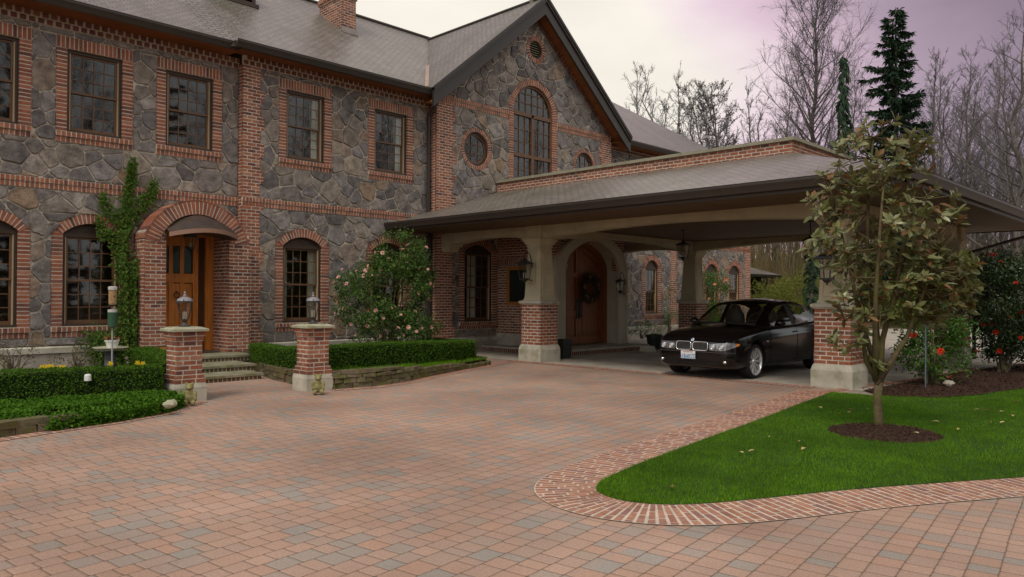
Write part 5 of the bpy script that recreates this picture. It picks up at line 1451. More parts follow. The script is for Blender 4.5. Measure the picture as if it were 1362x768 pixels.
    for y0, y1, z0, z1 in ((-.6, -.3, .30, .355), (-.27, .27, .285, .35), (.3, .6, .30, .355)):
        n_ = 6
        for k in range(n_):
            a, b = y0+(y1-y0)*k/n_, y0+(y1-y0)*(k+1)/n_
            mb.face([Vector((nose(a, z0)-.006, CY+a, z0)), Vector((nose(a, z1)-.006, CY+a, z1)), Vector((nose(b, z1)-.006, CY+b, z1)), Vector((nose(b, z0)-.006, CY+b, z0))])
    mb.build('bumper_slot', DARKP, o)
    # badge: blue and white quarters in a dark ring
    mb = MB(); c = Vector((nose(0, .735)-.004, CY, .735)); nrm = Vector((-.75, 0, .66)).normalized(); e1 = Vector((0, 1, 0)); e2 = nrm.cross(e1)
    for k in range(24):
        a, b = 2*math.pi*k/24, 2*math.pi*(k+1)/24
        p = lambda t, r, d: c+(e1*math.cos(t)+e2*math.sin(t))*r+nrm*d
        mb.face([p(0, 0, .022), p(a, .028, .021), p(b, .028, .021)], 0 if (k//6) % 2 else 1); mb.face([p(a, .028, .021), p(a, .042, .018), p(b, .042, .018), p(b, .028, .021)], 2); mb.face([p(a, .042, .018), p(a, .043, .0), p(b, .043, .0), p(b, .042, .018)], 2)
    mb.build('badge', [mat('badge_blue', (.03, .12, .45), .3), mat('badge_white', (.8, .8, .8), .3), CHROME], o)
    # number plate
    mb = MB(); xp = nose(0, .48)-.03
    mb.box(xp, xp+.012, CY+.07-.16, CY+.07+.16, .40, .555)
    pl = mb.build('number_plate', mat('plate_white', (.72, .74, .76), .4), o)
    mb = MB(); yc = CY+.07
    ys = [-.15+.3*k/14 for k in range(15)]; hs = [.415+.022*abs(math.sin(k*1.3))+.02*math.exp(-((k-8)/2.2)**2) for k in range(15)]
    for k in range(14): mb.face([(xp-.001, yc+ys[k], .406), (xp-.001, yc+ys[k], hs[k]), (xp-.001, yc+ys[k+1], hs[k+1]), (xp-.001, yc+ys[k+1], .406)])
    mb.build('mountain_print', mat('plate_pale_blue', (.25, .42, .62), .5), pl)
    for body_, size, z, m_ in (('518-WTD', .088, .448, mat('plate_blue', (.03, .05, .16), .5)), ('WASHINGTON', .032, .524, mat('plate_red', (.5, .05, .05), .5))):
        cu_ = bpy.data.curves.new('t', 'FONT'); cu_.body = body_; cu_.size = size; cu_.align_x = 'CENTER'; cu_.align_y = 'CENTER'; cu_.extrude = .001
        tx = bpy.data.objects.new('t', cu_); COL.objects.link(tx)
        dg = bpy.context.evaluated_depsgraph_get(); me = bpy.data.meshes.new_from_object(tx.evaluated_get(dg)); bpy.data.objects.remove(tx, do_unlink=True)
        mw = Matrix(((0, 0, -1, xp-.003), (-1, 0, 0, yc), (0, 1, 0, z+.01), (0, 0, 0, 1)))
        me.transform(mw); me.materials.clear(); me.materials.append(m_)
        q = bpy.data.objects.new('lettering', me); COL.objects.link(q); adopt(q, pl)
    # mirrors, handles, shut lines
    for sg in (-1, 1):
        mb = MB(); mb.ball((CX+1.78, CY+sg*1.0, 1.03), (.085, .11, .065), 12, 8); mb.tube([(CX+1.8, CY+sg*.88, .985), (CX+1.79, CY+sg*.95, 1.0)], .025, 6); mb.build('door_mirror', PAINT, o, smooth=True)
        for s in (2.62, 3.6):
            mb = MB(); y = sg*.957; mb.tube([(CX+s-.1, CY+y, .845), (CX+s, CY+y+sg*.014, .85), (CX+s+.1, CY+y, .855)], .013, 6); mb.build('door_handle', CHROME_D if 'CHROME_D' in globals() else PAINT, o, smooth=True)
        mb = MB(); mb.ball((CX+1.32, CY+sg*.95, .70), (.045, .008, .014), 8, 6); mb.build('side_indicator', mat('side_lens', (.5, .5, .5), .2), o)
        mb = MB()
        for s in (1.48, 2.72, 3.72): mb.tube([(CX+s, CY+sg*.945, .28), (CX+s, CY+sg*.953, .5), (CX+s, CY+sg*.957, .78), (CX+s, CY+sg*.915, .955)], .004, 4)
        mb.tube([(CX+1.3, CY+sg*.936, .27), (CX+3.45, CY+sg*.936, .27)], .008, 4); mb.build('shut_line', DARKP, o)
    mb = MB()
    for sg in (-1, 1): mb.box(CX+4.98, CX+5.02, CY+sg*.6-.2, CY+sg*.6+.2, .80, .93)
    mb.build('tail_light', mat('red_lens', (.4, .01, .01), .2), o)
    for ch in o.children:      # the saloon stands a little taller than first drawn
        if ch.name.startswith(('wheel', 'number_plate')): continue
        for q in [ch]+list(ch.children):
            for v in q.data.vertices:
                if v.co.z > .345: v.co.z = .345+(v.co.z-.345)*1.09
car()
# ------------------------------------------------------------------ gate posts with lamps, stone bears
def gate_post(cx, cy, label):
    o = thing('gate_post', label, 'gate post', (cx, cy, 0), 'brick posts flanking the garden steps')
    mb = MB(); h = .195
    F4 = lambda k: (FR((cx-k, cy, 0), (0, -1, 0), (-1, 0, 0)), FR((cx, cy-k, 0), (1, 0, 0), (0, -1, 0)), FR((cx+k, cy, 0), (0, 1, 0), (1, 0, 0)), FR((cx, cy+k, 0), (-1, 0, 0), (0, 1, 0)))
    for i, f in enumerate(F4(h)): running(mb, f, -h, h, .41, .92, .0, L=.2, d0=-.05, off=i % 2, course=.073)
    for k, z in ((h+.022, .36), (h+.042, .30)):
        for i, f in enumerate(F4(k)): running(mb, f, -k, k, z-.02, z+.055, .0, L=.21, d0=-.1, off=i % 2)
    for k, z in ((h+.015, .92), (h+.035, .995)):
        for i, f in enumerate(F4(k)): running(mb, f, -k, k, z, z+.075, .0, L=.21, d0=-.1, off=i % 2)
    mb.frustum(cx, cy, .28, 1.06, h-.008, h-.008, m=1)
    mb.build('shaft', [BRICK, MORTAR], o)
    mb = MB(); mb.frustum(cx, cy, -.01, .205, .245, .245); mb.frustum(cx, cy, .208, .285, .248, .232); mb.build('plinth', LIME, o)
    mb = MB(); mb.frustum(cx, cy, 1.07, 1.105, .268, .268); mb.frustum(cx, cy, 1.105, 1.135, .266, .18); mb.build('cap', CAP, o)
    return o
def post_lamp(cx, cy, label):
    z = 1.135
    o = thing('post_lantern', label, 'lantern', (cx, cy, z), 'lanterns on the brick posts')
    mb = MB(); mb.lathe([(.085, z), (.085, z+.015), (.05, z+.03), (.03, z+.06), (.045, z+.10), (.06, z+.115)], (cx, cy, 0), 12)
    n = 6
    for k in range(n):
        a = k*math.pi/3
        mb.tube([(cx+.058*math.cos(a), cy+.058*math.sin(a), z+.11), (cx+.118*math.cos(a), cy+.118*math.sin(a), z+.37)], .006, 4)
    mb.lathe([(.128, z+.365), (.13, z+.385), (.115, z+.395)], (cx, cy, 0), 6); mb.lathe([(.122, z+.395), (.10, z+.43), (.05, z+.455), (.02, z+.465), (.03, z+.48), (.012, z+.50), (.018, z+.52), (.004, z+.545)], (cx, cy, 0), 12, 1)
    for k in range(3): mb.tube([(cx+.022*math.cos(k*2.1), cy+.022*math.sin(k*2.1), z+.11), (cx+.022*math.cos(k*2.1), cy+.022*math.sin(k*2.1), z+.23)], .009, 5, 2)
    for k in range(n):
        a = k*math.pi/3; mb.tube([(cx+.12*math.cos(a), cy+.12*math.sin(a), z+.39), (cx+.135*math.cos(a), cy+.135*math.sin(a), z+.42)], .006, 4)
    mb.build('cage', [mat('grey_pewter', (.05, .045, .042), .5, .4, .3, 8), mat('pale_lamp_roof', (.24, .225, .235), .5, .4), CANDLE], o)
    mb = MB(); mb.lathe([(.054, z+.112), (.115, z+.366)], (cx, cy, 0), 6); mb.build('glass', LAMPGLASS, o)
gate_post(4.735, 11.70, 'brick post with mossy cap at the end of the left hedge'); post_lamp(4.735, 11.70, 'lantern on the brick post before the orange wooden door')
gate_post(6.855, 11.53, 'brick post with mossy cap before the stacked stone edging of the camellia bed'); post_lamp(6.855, 11.53, 'lantern on the brick post before the curtained window')
def bear(x, y, rz, label):
    MOSS = mat('mossy_cast_stone', (.30, .26, .12), .9, .1, .35, 14, .5, 60, moss=((.16, .15, .05), 20, .45, .7))
    mb = MB(); B = lambda c, r: mb.ball(c, r, 14, 10)
    B((0, 0, .115), (.072, .062, .09)); B((0, -.005, .17), (.055, .05, .06)); B((0, -.008, .255), (.055, .052, .052)); B((0, -.052, .245), (.027, .03, .022))
    for s in (-1, 1):
        B((s*.042, .004, .302), (.02, .013, .02)); B((s*.075, -.02, .15), (.025, .028, .06)); B((s*.078, -.045, .095), (.022, .025, .03))
        B((s*.05, -.055, .04), (.032, .06, .034)); B((s*.055, -.108, .05), (.028, .02, .036))
    o = mb.build('stone_bear', MOSS, smooth=True, label=label, cat='statue', group='stone bears at the gate posts')
    m = o.modifiers.new('one_skin', 'REMESH'); m.mode = 'VOXEL'; m.voxel_size = .007; m.use_smooth_shade = True
    s = o.modifiers.new('soft', 'SMOOTH'); s.iterations = 3
    o.location = (x, y, 0); o.rotation_euler = (0, 0, rz); o.scale = (1.08,)*3
a = gz(252, 540); bear(a.x, a.y, R(-30), 'mossy stone teddy bear sitting before the left hedge post')
a = gz(423, 525); bear(a.x, a.y, R(-28), 'mossy stone teddy bear sitting before the post with the stone edging')

# ------------------------------------------------------------------ planting
def rv(s=1): return Vector((random.gauss(0, s), random.gauss(0, s), random.gauss(0, s)))
BOX_LEAF = mat('hedge_leaf', [(.06, .135, .012), (.085, .175, .015), (.045, .10, .011), (.115, .21, .02), (.07, .15, .013)], .6, .12, transl=.25)
BOX_CORE = mat('hedge_twigs', (.018, .028, .010), .95, .05)
IVY_LEAF = mat('ivy_leaf', [(.06, .16, .010), (.085, .20, .014), (.042, .115, .010), (.12, .24, .02), (.07, .175, .012)], .6, .12, transl=.25)
CAM_LEAF = mat('camellia_leaf', [(.055, .115, .02), (.08, .16, .026), (.04, .085, .018), (.11, .20, .034), (.14, .19, .04)], .4, .25, transl=.28)
BARK = mat('grey_brown_bark', (.15, .12, .085), .9, .1, .35, 14, .5, 40, moss=((.16, .17, .05), 6, .45, .7))
def hedge(name, path, w, label, z0, z1, dens=2500):
    """path: (x, y, ground z, top z)"""
    o = thing(name, label, 'hedge', (path[0][0], path[0][1], path[0][2]), 'clipped box hedges by the house')
    core, lf = MB(), MB()
    P = [Vector(p[:2]+(0,)) for p in path]
    for i in range(len(P)-1):
        a, b = P[i], P[i+1]; L = (b-a).length; U = (b-a)/L; N = Vector((U.y, -U.x, 0)); h = w/2
        za0, za1, zb0, zb1 = path[i][2], path[i][3], path[i+1][2], path[i+1][3]
        k = h-.035; e = .02
        A, B = a+U*e, b-U*e
        core.box8([A+N*k+Vector((0, 0, za0)), B+N*k+Vector((0, 0, zb0)), B-N*k+Vector((0, 0, zb0)), A-N*k+Vector((0, 0, za0)),
                   A+N*k+Vector((0, 0, za1-.035)), B+N*k+Vector((0, 0, zb1-.035)), B-N*k+Vector((0, 0, zb1-.035)), A-N*k+Vector((0, 0, za1-.035))])
        H = (za1-za0+zb1-zb0)/2
        for side in range(5):
            ar = L*H if side < 2 else (L*w if side == 2 else w*H)
            if side >= 3 and not ((side == 3 and i == 0) or (side == 4 and i == len(P)-2)): continue
            for _ in range(int(ar*dens)):
                if side < 2: u, q, zf = rnd(), (h if side == 0 else -h), rnd(); nn = N*(1 if side == 0 else -1)
                elif side == 2: u, q, zf = rnd(), ru(-h, h), 1; nn = Vector((0, 0, 1))
                else: u, q, zf = (0 if side == 3 else 1), ru(-h, h), rnd(); nn = -U if side == 3 else U
                z_lo, z_hi = za0+(zb0-za0)*u, za1+(zb1-za1)*u
                p = a+U*(L*u)+N*q+Vector((0, 0, z_lo+(z_hi-z_lo)*zf))
                wob = .020*noise.noise(p*3.1)+.012*noise.noise(p*11)
                edge = max(0, zf-.86)/.14 if side != 2 else max(0, abs(q)/h-.86)/.14
                p = p+nn*(wob-.02*edge*edge+ru(-.022, .01))
                d = (nn*.7+rv(.6)+Vector((0, 0, .25)))
                lf.leaf(p, d, nn+rv(.4), ru(.024, .042), ru(.015, .024))
    core.build('twigs', BOX_CORE, o); lf.build('foliage', BOX_LEAF, o)
hedge('box_hedge', [(.8, 12.55, .12, .54), (2.4, 12.32, .12, .545), (4.42, 11.80, .14, .54)], .46, 'long clipped hedge on the left with daffodils behind it', 0, 0)
hedge('box_hedge', [(4.75, 12.05, .15, .55), (5.05, 13.4, .16, .60), (5.25, 15.0, .18, .62)], .42, 'clipped hedge running from the left brick post back to the porch', 0, 0)
hedge('box_hedge', [(7.92, 15.6, .20, .56), (7.62, 14.4, .20, .56), (7.48, 13.4, .22, .60), (7.52, 12.42, .24, .665)], .42, 'short clipped hedge between the steps and the right brick post', 0, 0)
hedge('box_hedge', [(7.42, 12.28, .25, .675), (9.2, 12.52, .24, .66), (10.9, 12.93, .19, .60), (12.15, 13.42, .12, .53), (12.45, 14.1, .10, .52), (12.2, 15.2, .10, .52)], .46, 'long clipped hedge in front of the pink flowering camellia', 0, 0)
# soil of the two beds
sheet('flower_bed', [(.5, 9.75), (2.02, 10.08), (2.83, 10.3), (3.29, 10.4), (4.2, 10.85), (4.6, 11.45), (5.1, 13.6), (5.3, 16.8), (-2, 16.8), (-2, 9.7)], .10, SOIL)
sheet('flower_bed', [(7.12, 11.45), (7.87, 11.28), (8.7, 11.46), (9.57, 11.86), (11, 12.42), (12.3, 12.9), (12.7, 13.3), (13, 16.5), (8.1, 16.7), (7.75, 15.4), (7.30, 13.7)], .14, SOIL)
# stacked stone edging
def stacked(name, path, label, hs):
    mb = MB(); P = [Vector(p+(0,)) for p in path]; cum = [0]
    for a, b in zip(P, P[1:]): cum.append(cum[-1]+(b-a).length)
    def at(s):
        s = max(0, min(cum[-1]-1e-6, s)); i = 0
        while cum[i+1] < s: i += 1
        t = (s-cum[i])/(cum[i+1]-cum[i]); U = (P[i+1]-P[i]).normalized(); return P[i].lerp(P[i+1], t), U, hs[i]+(hs[i+1]-hs[i])*t
    z = 0; row = 0
    while z < max(hs)-.03:
        rh = ru(.06, .10); s = -rnd()*.2
        while s < cum[-1]:
            l = ru(.14, .40); a, U, h = at(max(0, s)); b, U2, h2 = at(min(cum[-1], s+l-.012))
            if z < min(h, h2)-.025 and (b-a).length > .05:
                N = Vector((U.y, -U.x, 0)); o0, o1 = ru(-.02, .02), ru(-.02, .02); tz = min(rh-.008, max(h, h2)-z+.01)
                J = lambda: rv(.006)
                mb.box8([a+N*o0+Vector((0, 0, z))+J(), b+N*o1+Vector((0, 0, z))+J(), b-N*.2+Vector((0, 0, z)), a-N*.2+Vector((0, 0, z)),
                         a+N*(o0-.008)+Vector((0, 0, z+tz))+J(), b+N*(o1-.008)+Vector((0, 0, z+tz))+J(), b-N*.2+Vector((0, 0, z+tz)), a-N*.2+Vector((0, 0, z+tz))])
            s += l
        z += rh; row += 1
    return mb.build(name, mat('mossy_ledge_stone', [(.13, .10, .06), (.17, .13, .08), (.10, .08, .05), (.15, .125, .075), (.19, .15, .10)], .9, .1, .35, 9, .7, 30, moss=((.11, .12, .03), 5, .45, .7)), label=label, cat='stone edging')
RB = [(7.06, 11.30), (7.87, 11.14), (8.7, 11.32), (9.57, 11.73), (11, 12.29), (12.32, 12.78), (12.7, 13.2)]
stacked('stone_edging', RB, 'low mossy stacked stone edging below the long hedge and camellia', [.30, .31, .28, .22, .13, .07, .05])
stacked('stone_edging', [(7.78, 15.5), (7.40, 14.55), (7.18, 13.75), (7.03, 12.6), (6.85, 11.7)], 'low stacked stone edging between the garden steps and brick post', [.22, .22, .23, .26, .28])
LB = [(.0, 9.5), (.9, 9.78), (2.02, 10.05), (2.83, 10.26), (3.29, 10.36), (4.0, 10.66), (4.4, 11.05), (4.62, 11.4)]
stacked('stone_edging', LB[:6], 'stacked stone edging under the ivy on the far left', [.17, .17, .17, .14, .10, .08])
brick_strip('brick_edging', [Vector(p+(0,)) for p in LB]+[Vector((4.95, 11.43, 0))], .21, w=.1)
brick_strip('brick_edging', [Vector(p+(0,)) for p in RB[:-1]]+[Vector((12.75, 12.95, 0)), Vector((13.3, 13.1, 0))], .21, w=.1)
# ivy and grass as ground cover
mb = MB()
for _ in range(21000):
    i = random.randrange(1, len(LB)-2); t = rnd(); f = Vector(LB[i]+(0,)).lerp(Vector(LB[i+1]+(0,)), t); x = f.x
    bk = Vector((x-.12, 12.5-.25*x-.12, 0)); q = rnd()**1.25
    if (bk-f).y < .15: continue
    p = f.lerp(bk, q); z = .05+.15*min(1, q*5)**.6+.05*noise.noise(p*2.5)
    if q < .2 and f.x > 2.45 and rnd() < .5: z = (z+.05)*rnd(); p = f+Vector((.04, -.02-.09*rnd(), 0))
    elif q < .06 and f.x < 2.45: continue
    if noise.noise(p*1.1+Vector((3, 1, 0))) < -.34 and rnd() < .8: continue
    mb.leaf(p+Vector((0, 0, z)), rv(.6)+Vector((.1, -.5, .35)), Vector((0, -.3, 1))+rv(.35), ru(.03, .058), ru(.028, .045))
mb.build('ivy_ground_cover', IVY_LEAF, kind='stuff')
def blades(name, fn, n, h0, h1, w, m, lean=.35):
    vs = np.zeros((n*3, 3)); k = 0; fs = []
    for _ in range(n):
        p = fn()
        if p is None: continue
        a = rnd()*6.283; h = ru(h0, h1); dx, dy = math.cos(a)*w, math.sin(a)*w
        lx, ly = random.gauss(0, lean)*h, random.gauss(0, lean)*h
        vs[k] = (p[0]-dx, p[1]-dy, p[2]); vs[k+1] = (p[0]+dx, p[1]+dy, p[2]); vs[k+2] = (p[0]+lx, p[1]+ly, p[2]+h); fs.append((k, k+1, k+2)); k += 3
    me = bpy.data.meshes.new(name); me.from_pydata(vs[:k].tolist(), [], fs); me.materials.append(m)
    o = bpy.data.objects.new(name, me); COL.objects.link(o); o['kind'] = 'stuff'; return o
GRASS = mat('grass_blade', [(.11, .24, .008), (.145, .285, .010), (.075, .185, .009), (.16, .30, .02), (.11, .26, .008)], .8, .06, .38, .9, transl=.3, fine=.16)
LP = [(p.x, p.y) for p in LAWN_EDGE]+[(p.x, p.y) for p in LAWN_BACK]
def inside(x, y, poly):
    c = False; n = len(poly); j = n-1
    for i in range(n):
        if (poly[i][1] > y) != (poly[j][1] > y) and x < (poly[j][0]-poly[i][0])*(y-poly[i][1])/(poly[j][1]-poly[i][1])+poly[i][0]: c = not c
        j = i
    return c
MC = (9.5, 3.12); MR_ = .62
def on_lawn():
    r = rnd()**1.6
    x = 4.8+12.5*r; y = ru(-.5, 5.2)
    if not inside(x+random.gauss(0, .012), y+random.gauss(0, .012), LP): return None
    e = math.hypot(x-MC[0], y-MC[1])
    if e < MR_+.03*noise.noise(Vector((x*4, y*4, 0))): return None
    if x-MC[0] > 9: return None
    if noise.noise(Vector((x*1.3, y*1.3, 5)))*.5+.75 < rnd(): return None
    return (x, y, .01)
blades('grass', on_lawn, 360000, .016, .038, .0026, GRASS)
def bed_grass():
    i = random.randrange(0, 5); t = rnd(); p = Vector(RB[i]+(0,)).lerp(Vector(RB[i+1]+(0,)), t)+Vector((-.05+.1*rnd(), .15+.5*rnd(), 0))
    if i == 0 and rnd() < .85: return None
    return (p.x, p.y, .24-.035*i if i else .27)
blades('bed_grass', bed_grass, 9000, .04, .11, .006, GRASS, .5)
# mulch: a low mound round the little tree and the bed by the column
def mound(name, c, r, h, n=1600):
    mb = MB(); K, J = 28, 7
    for j in range(J):
        for k in range(K):
            a = 2*math.pi*k/K; q = r*(j+1)/J*(1+.06*noise.noise(Vector((math.cos(a)*1.5, math.sin(a)*1.5, c[0])))); mb.v.append((c[0]+q*math.cos(a), c[1]+q*math.sin(a), .012+h*(1-((j+1)/J)**2)))
    mb.v.append((c[0], c[1], .012+h)); T = len(mb.v)-1
    for k in range(K): mb.f.append((T, k, (k+1) % K)); mb.m.append(0)
    for j in range(J-1):
        for k in range(K): mb.f.append((j*K+k, (j+1)*K+k, (j+1)*K+(k+1) % K, j*K+(k+1) % K)); mb.m.append(0)
    for _ in range(n):
        a, q = rnd()*6.283, r*math.sqrt(rnd())*.99; p = Vector((c[0]+q*math.cos(a), c[1]+q*math.sin(a), .016+h*(1-(q/r)**2)))
        mb.leaf(p, Vector((rv().x, rv().y, random.gauss(0, .25))), Vector((0, 0, 1))+rv(.5), ru(.02, .05), ru(.01, .02), 1)
    mb.build(name, [MULCH, mat('bark_chip', [(.07, .038, .026), (.045, .026, .018), (.10, .055, .038), (.06, .034, .024)], .95, .1)], kind='structure')
mound('mulch', MC, MR_, .07)
MB_ = [(13.0, 4.3), (13.4, 3.62), (14.4, 3.22), (15.96, 2.9), (17.6, 2.25), (22, .8), (25, 1.8), (22, 4.0), (18, 4.55), (15.5, 4.65), (13.6, 4.8)]
mb = MB(); mb.face([(x, y, .02) for x, y in MB_])
for _ in range(9000):
    x, y = 13+rnd()**1.4*10, ru(.8, 4.8)
    if inside(x, y, MB_): mb.leaf(Vector((x, y, .022+.05*rnd())), Vector((rv().x, rv().y, random.gauss(0, .3))), Vector((0, 0, 1))+rv(.5), ru(.025, .07), ru(.015, .03), 1)
mb.build('mulch', [MULCH, MATS['bark_chip']], kind='structure')

# -- flowering shrubs
def flower_mesh(name, cols, r, n=3):
    mb = MB()
    for ring_, (k, tilt, L) in enumerate(((7, .15, r), (6, .55, r*.8), (5, 1.2, r*.6))):
        for j in range(k):
            a = 2*math.pi*(j+ring_*.4)/k; d = Vector((math.cos(a), math.sin(a), tilt)); mb.leaf(Vector((0, 0, 0)), d, Vector((0, 0, 1)), L, L*.9, 0, -.1)
    me = bpy.data.meshes.new(name); me.from_pydata(mb.v, [], mb.f); me.materials.append(mat(name+'_petal', cols, .6, .2)); return me
def shrub(name, label, cat, base, blobs, nleaf, leaf, LM, stems, blossom=None, nb=0, seed=1, group=None, droop=0):
    """blobs: (centre offset, radii) of the crown; leaves thin out inwards"""
    rs = random.getstate(); random.seed(seed)
    B = Vector(base); o = thing(name, label, cat, B, group)
    st, lf = MB(), MB(); tot = sum(b[1][0]*b[1][1]*b[1][2] for b in blobs)
    tips = []
    for c, r in blobs:
        for _ in range(max(3, int(stems*r[0]*r[1]*r[2]/tot))):
            d = rv().normalized(); tips.append(B+Vector(c)+Vector((d.x*r[0], d.y*r[1], d.z*r[2]))*ru(.3, .95))
    for t in tips:
        m1 = B+(t-B)*.35+Vector((0, 0, (t.z-B.z)*.18))+rv(.04); m2 = B+(t-B)*.7+Vector((0, 0, (t.z-B.z)*.08))+rv(.05)
        st.tube([B+Vector((ru(-.1, .1), ru(-.1, .1), 0)), m1, m2, t], [.02, .013, .008, .004], 4)
    spots = []
    for c, r in blobs:
        n = int(nleaf*r[0]*r[1]*r[2]/tot)
        ncl = max(4, n//16)
        for _ in range(ncl):     # leaves come in small sprays
            d = rv().normalized(); q = ru(.35, 1)**.45
            k = Vector((d.x*r[0], d.y*r[1], d.z*r[2]))*q
            p = B+Vector(c)+k
            if p.z < B.z+.08: continue
            if noise.noise(p*2.0+Vector((seed, 0, 0))) < -.10: continue
            if q > .74 and d.x*B.x+d.y*B.y < .35*math.hypot(B.x, B.y): spots.append((p, d))
            ax = (d+rv(.45)+Vector((0, 0, .3-droop))).normalized()
            for j in range(16):
                pp = p+rv(leaf*1.05)
                dd = (ax+rv(.75)+Vector((0, 0, -droop))).normalized()
                lf.leaf(pp, dd, (d*.6+Vector((0, 0, .8))+rv(.5)), leaf*ru(.7, 1.25), leaf*ru(.38, .55))
    st.build('stem', BARK, o); lf.build('foliage', LM, o)
    random.shuffle(spots)
    for i, (p, d) in enumerate(spots[:nb]):
        f = bpy.data.objects.new('blossom', blossom); COL.objects.link(f)
        f.location = p+d*.11; f.rotation_euler = (d+Vector((0, 0, .2))+rv(.25)).to_track_quat('Z', 'Y').to_euler(); f.scale = (ru(.7, 1.1),)*3; adopt(f, o)
    random.setstate(rs)
    return o
PINK = flower_mesh('pink_camellia', [(.75, .38, .30), (.80, .50, .40), (.70, .30, .26), (.82, .58, .45)], .056)
RED = flower_mesh('red_camellia', [(.62, .03, .015), (.72, .06, .02), (.5, .02, .02)], .075)
shrub('camellia_bush', 'tall camellia bush covered in small pink flowers against the stone wall', 'bush', (10.5, 14.3, .1),
      [((.05, .1, 1.55), (.95, .8, 1.0)), ((.35, 0, 2.45), (.62, .55, .62)), ((-.75, -.1, 1.35), (.62, .6, .75)), ((-1.0, 0, 1.75), (.38, .4, .35)), ((.75, .1, 2.0), (.5, .5, .7)), ((.35, -.1, .75), (.9, .7, .5)), ((1.25, .2, .75), (.32, .35, .28)), ((-.5, -.2, .6), (.5, .5, .4))],
      26000, .072, CAM_LEAF, 26, PINK, 98, 4)
shrub('red_camellia_bush', 'small camellia bush with red flowers in mulch behind the leafy tree', 'bush', tuple(gz(1240, 512)),
      [((0, 0, 1.0), (.62, .6, .6)), ((.05, 0, .55), (.75, .6, .35)), ((-.2, .1, 1.5), (.42, .4, .4)), ((.5, 0, 1.15), (.35, .35, .4))], 5200, .085, mat('bright_camellia_leaf', [(.06, .15, .014), (.085, .18, .02), (.045, .115, .012), (.11, .20, .03)], .4, .4, transl=.25), 18, RED, 12, 8)
b = gz(1335, 496)
shrub('red_camellia_bush', 'large dark camellia bush with red flowers at the right edge', 'bush', tuple(b),
      [((0, 0, 1.5), (.9, .9, .95)), ((.9, -.3, 1.6), (1.0, .9, .9)), ((.25, .1, 2.1), (.75, .7, .55)), ((-.55, .1, 1.75), (.5, .5, .6)), ((.3, 0, .75), (.9, .7, .45)), ((1.3, -.3, .7), (.9, .7, .5))], 30000, .085, mat('dark_camellia_leaf', [(.025, .05, .015), (.04, .075, .02), (.018, .035, .012), (.055, .09, .025)], .35, .45, transl=.15), 34, RED, 46, 9)
BUSHL = mat('spring_leaf', [(.17, .20, .03), (.22, .24, .04), (.12, .16, .025), (.26, .26, .06)], .6, .2, transl=.35)
for px, d_, sc_, lb in ((1008, 40, 1.0, 'yellow green spring bush beside the end of the distant wing'), (1038, 43, 1.1, 'yellow green spring bush behind the car roof'), (1062, 39, 1.25, 'tall yellow green spring bush left of the weeping evergreen'), (1100, 42, 1.2, 'yellow green spring bush behind the column and leafy tree'), (1215, 40, 1.3, 'yellow green spring bush seen between the carport columns')):
    g = gd(px, d_); shrub('spring_bush', lb, 'bush', (g.x, g.y, 0), [((0, 0, 1.3*sc_), (1.2*sc_, 1.2*sc_, 1.1*sc_)), ((.7, .3, .8), (1.0, 1, .8)), ((-.6, .4, 1.0), (.9, .9, .9))], 5200, .13, BUSHL, 14, None, 0, px)
shrub('low_shrub', 'low green shrub against the distant wing beside the arch', 'shrub', (23.0, 15.9, .1), [((0, 0, .35), (.7, .4, .3)), ((.5, -.1, .3), (.4, .3, .25))], 1500, .06, IVY_LEAF, 8, None, 0, 21)
shrub('climbing_shrub', 'thin leafy shrub beside the tall window of the distant wing', 'shrub', (25.35, 16.3, .1), [((0, 0, 1.0), (.3, .2, .5)), ((.3, 0, .6), (.3, .25, .4)), ((.35, .0, 1.7), (.2, .15, .5))], 700, .07, CAM_LEAF, 8, None, 0, 22)
shrub('orange_camellia_bush', 'camellia with orange pink flowers before the windows of the distant wing', 'bush', (27.6, 15.7, .1), [((0, 0, 1.4), (.9, .7, 1.1)), ((.4, 0, 2.1), (.6, .5, .6)), ((-.3, 0, .8), (.8, .6, .6))], 9000, .08, CAM_LEAF, 16, flower_mesh('orange_camellia', [(.75, .30, .12), (.7, .22, .12), (.8, .42, .2)], .09), 26, 23)
for i, (x, y) in enumerate(((3.4, 16.0), (4.4, 15.7), (2.7, 15.8))):
    shrub('bare_rose_shrub', ('thin sparse shrub before the grey foundation, nearest the birdbath', 'thin sparse shrub before the grey foundation below the second window', 'thin sparse shrub before the grey foundation at the left edge')[(1, 0, 2)[i]], 'shrub', (x, y, .1), [((0, 0, .4), (.45, .3, .28))], 240, .05, mat('russet_leaf', [(.12, .09, .03), (.08, .10, .03), (.16, .08, .04)], .7, .2), 16, None, 0, 30+i)
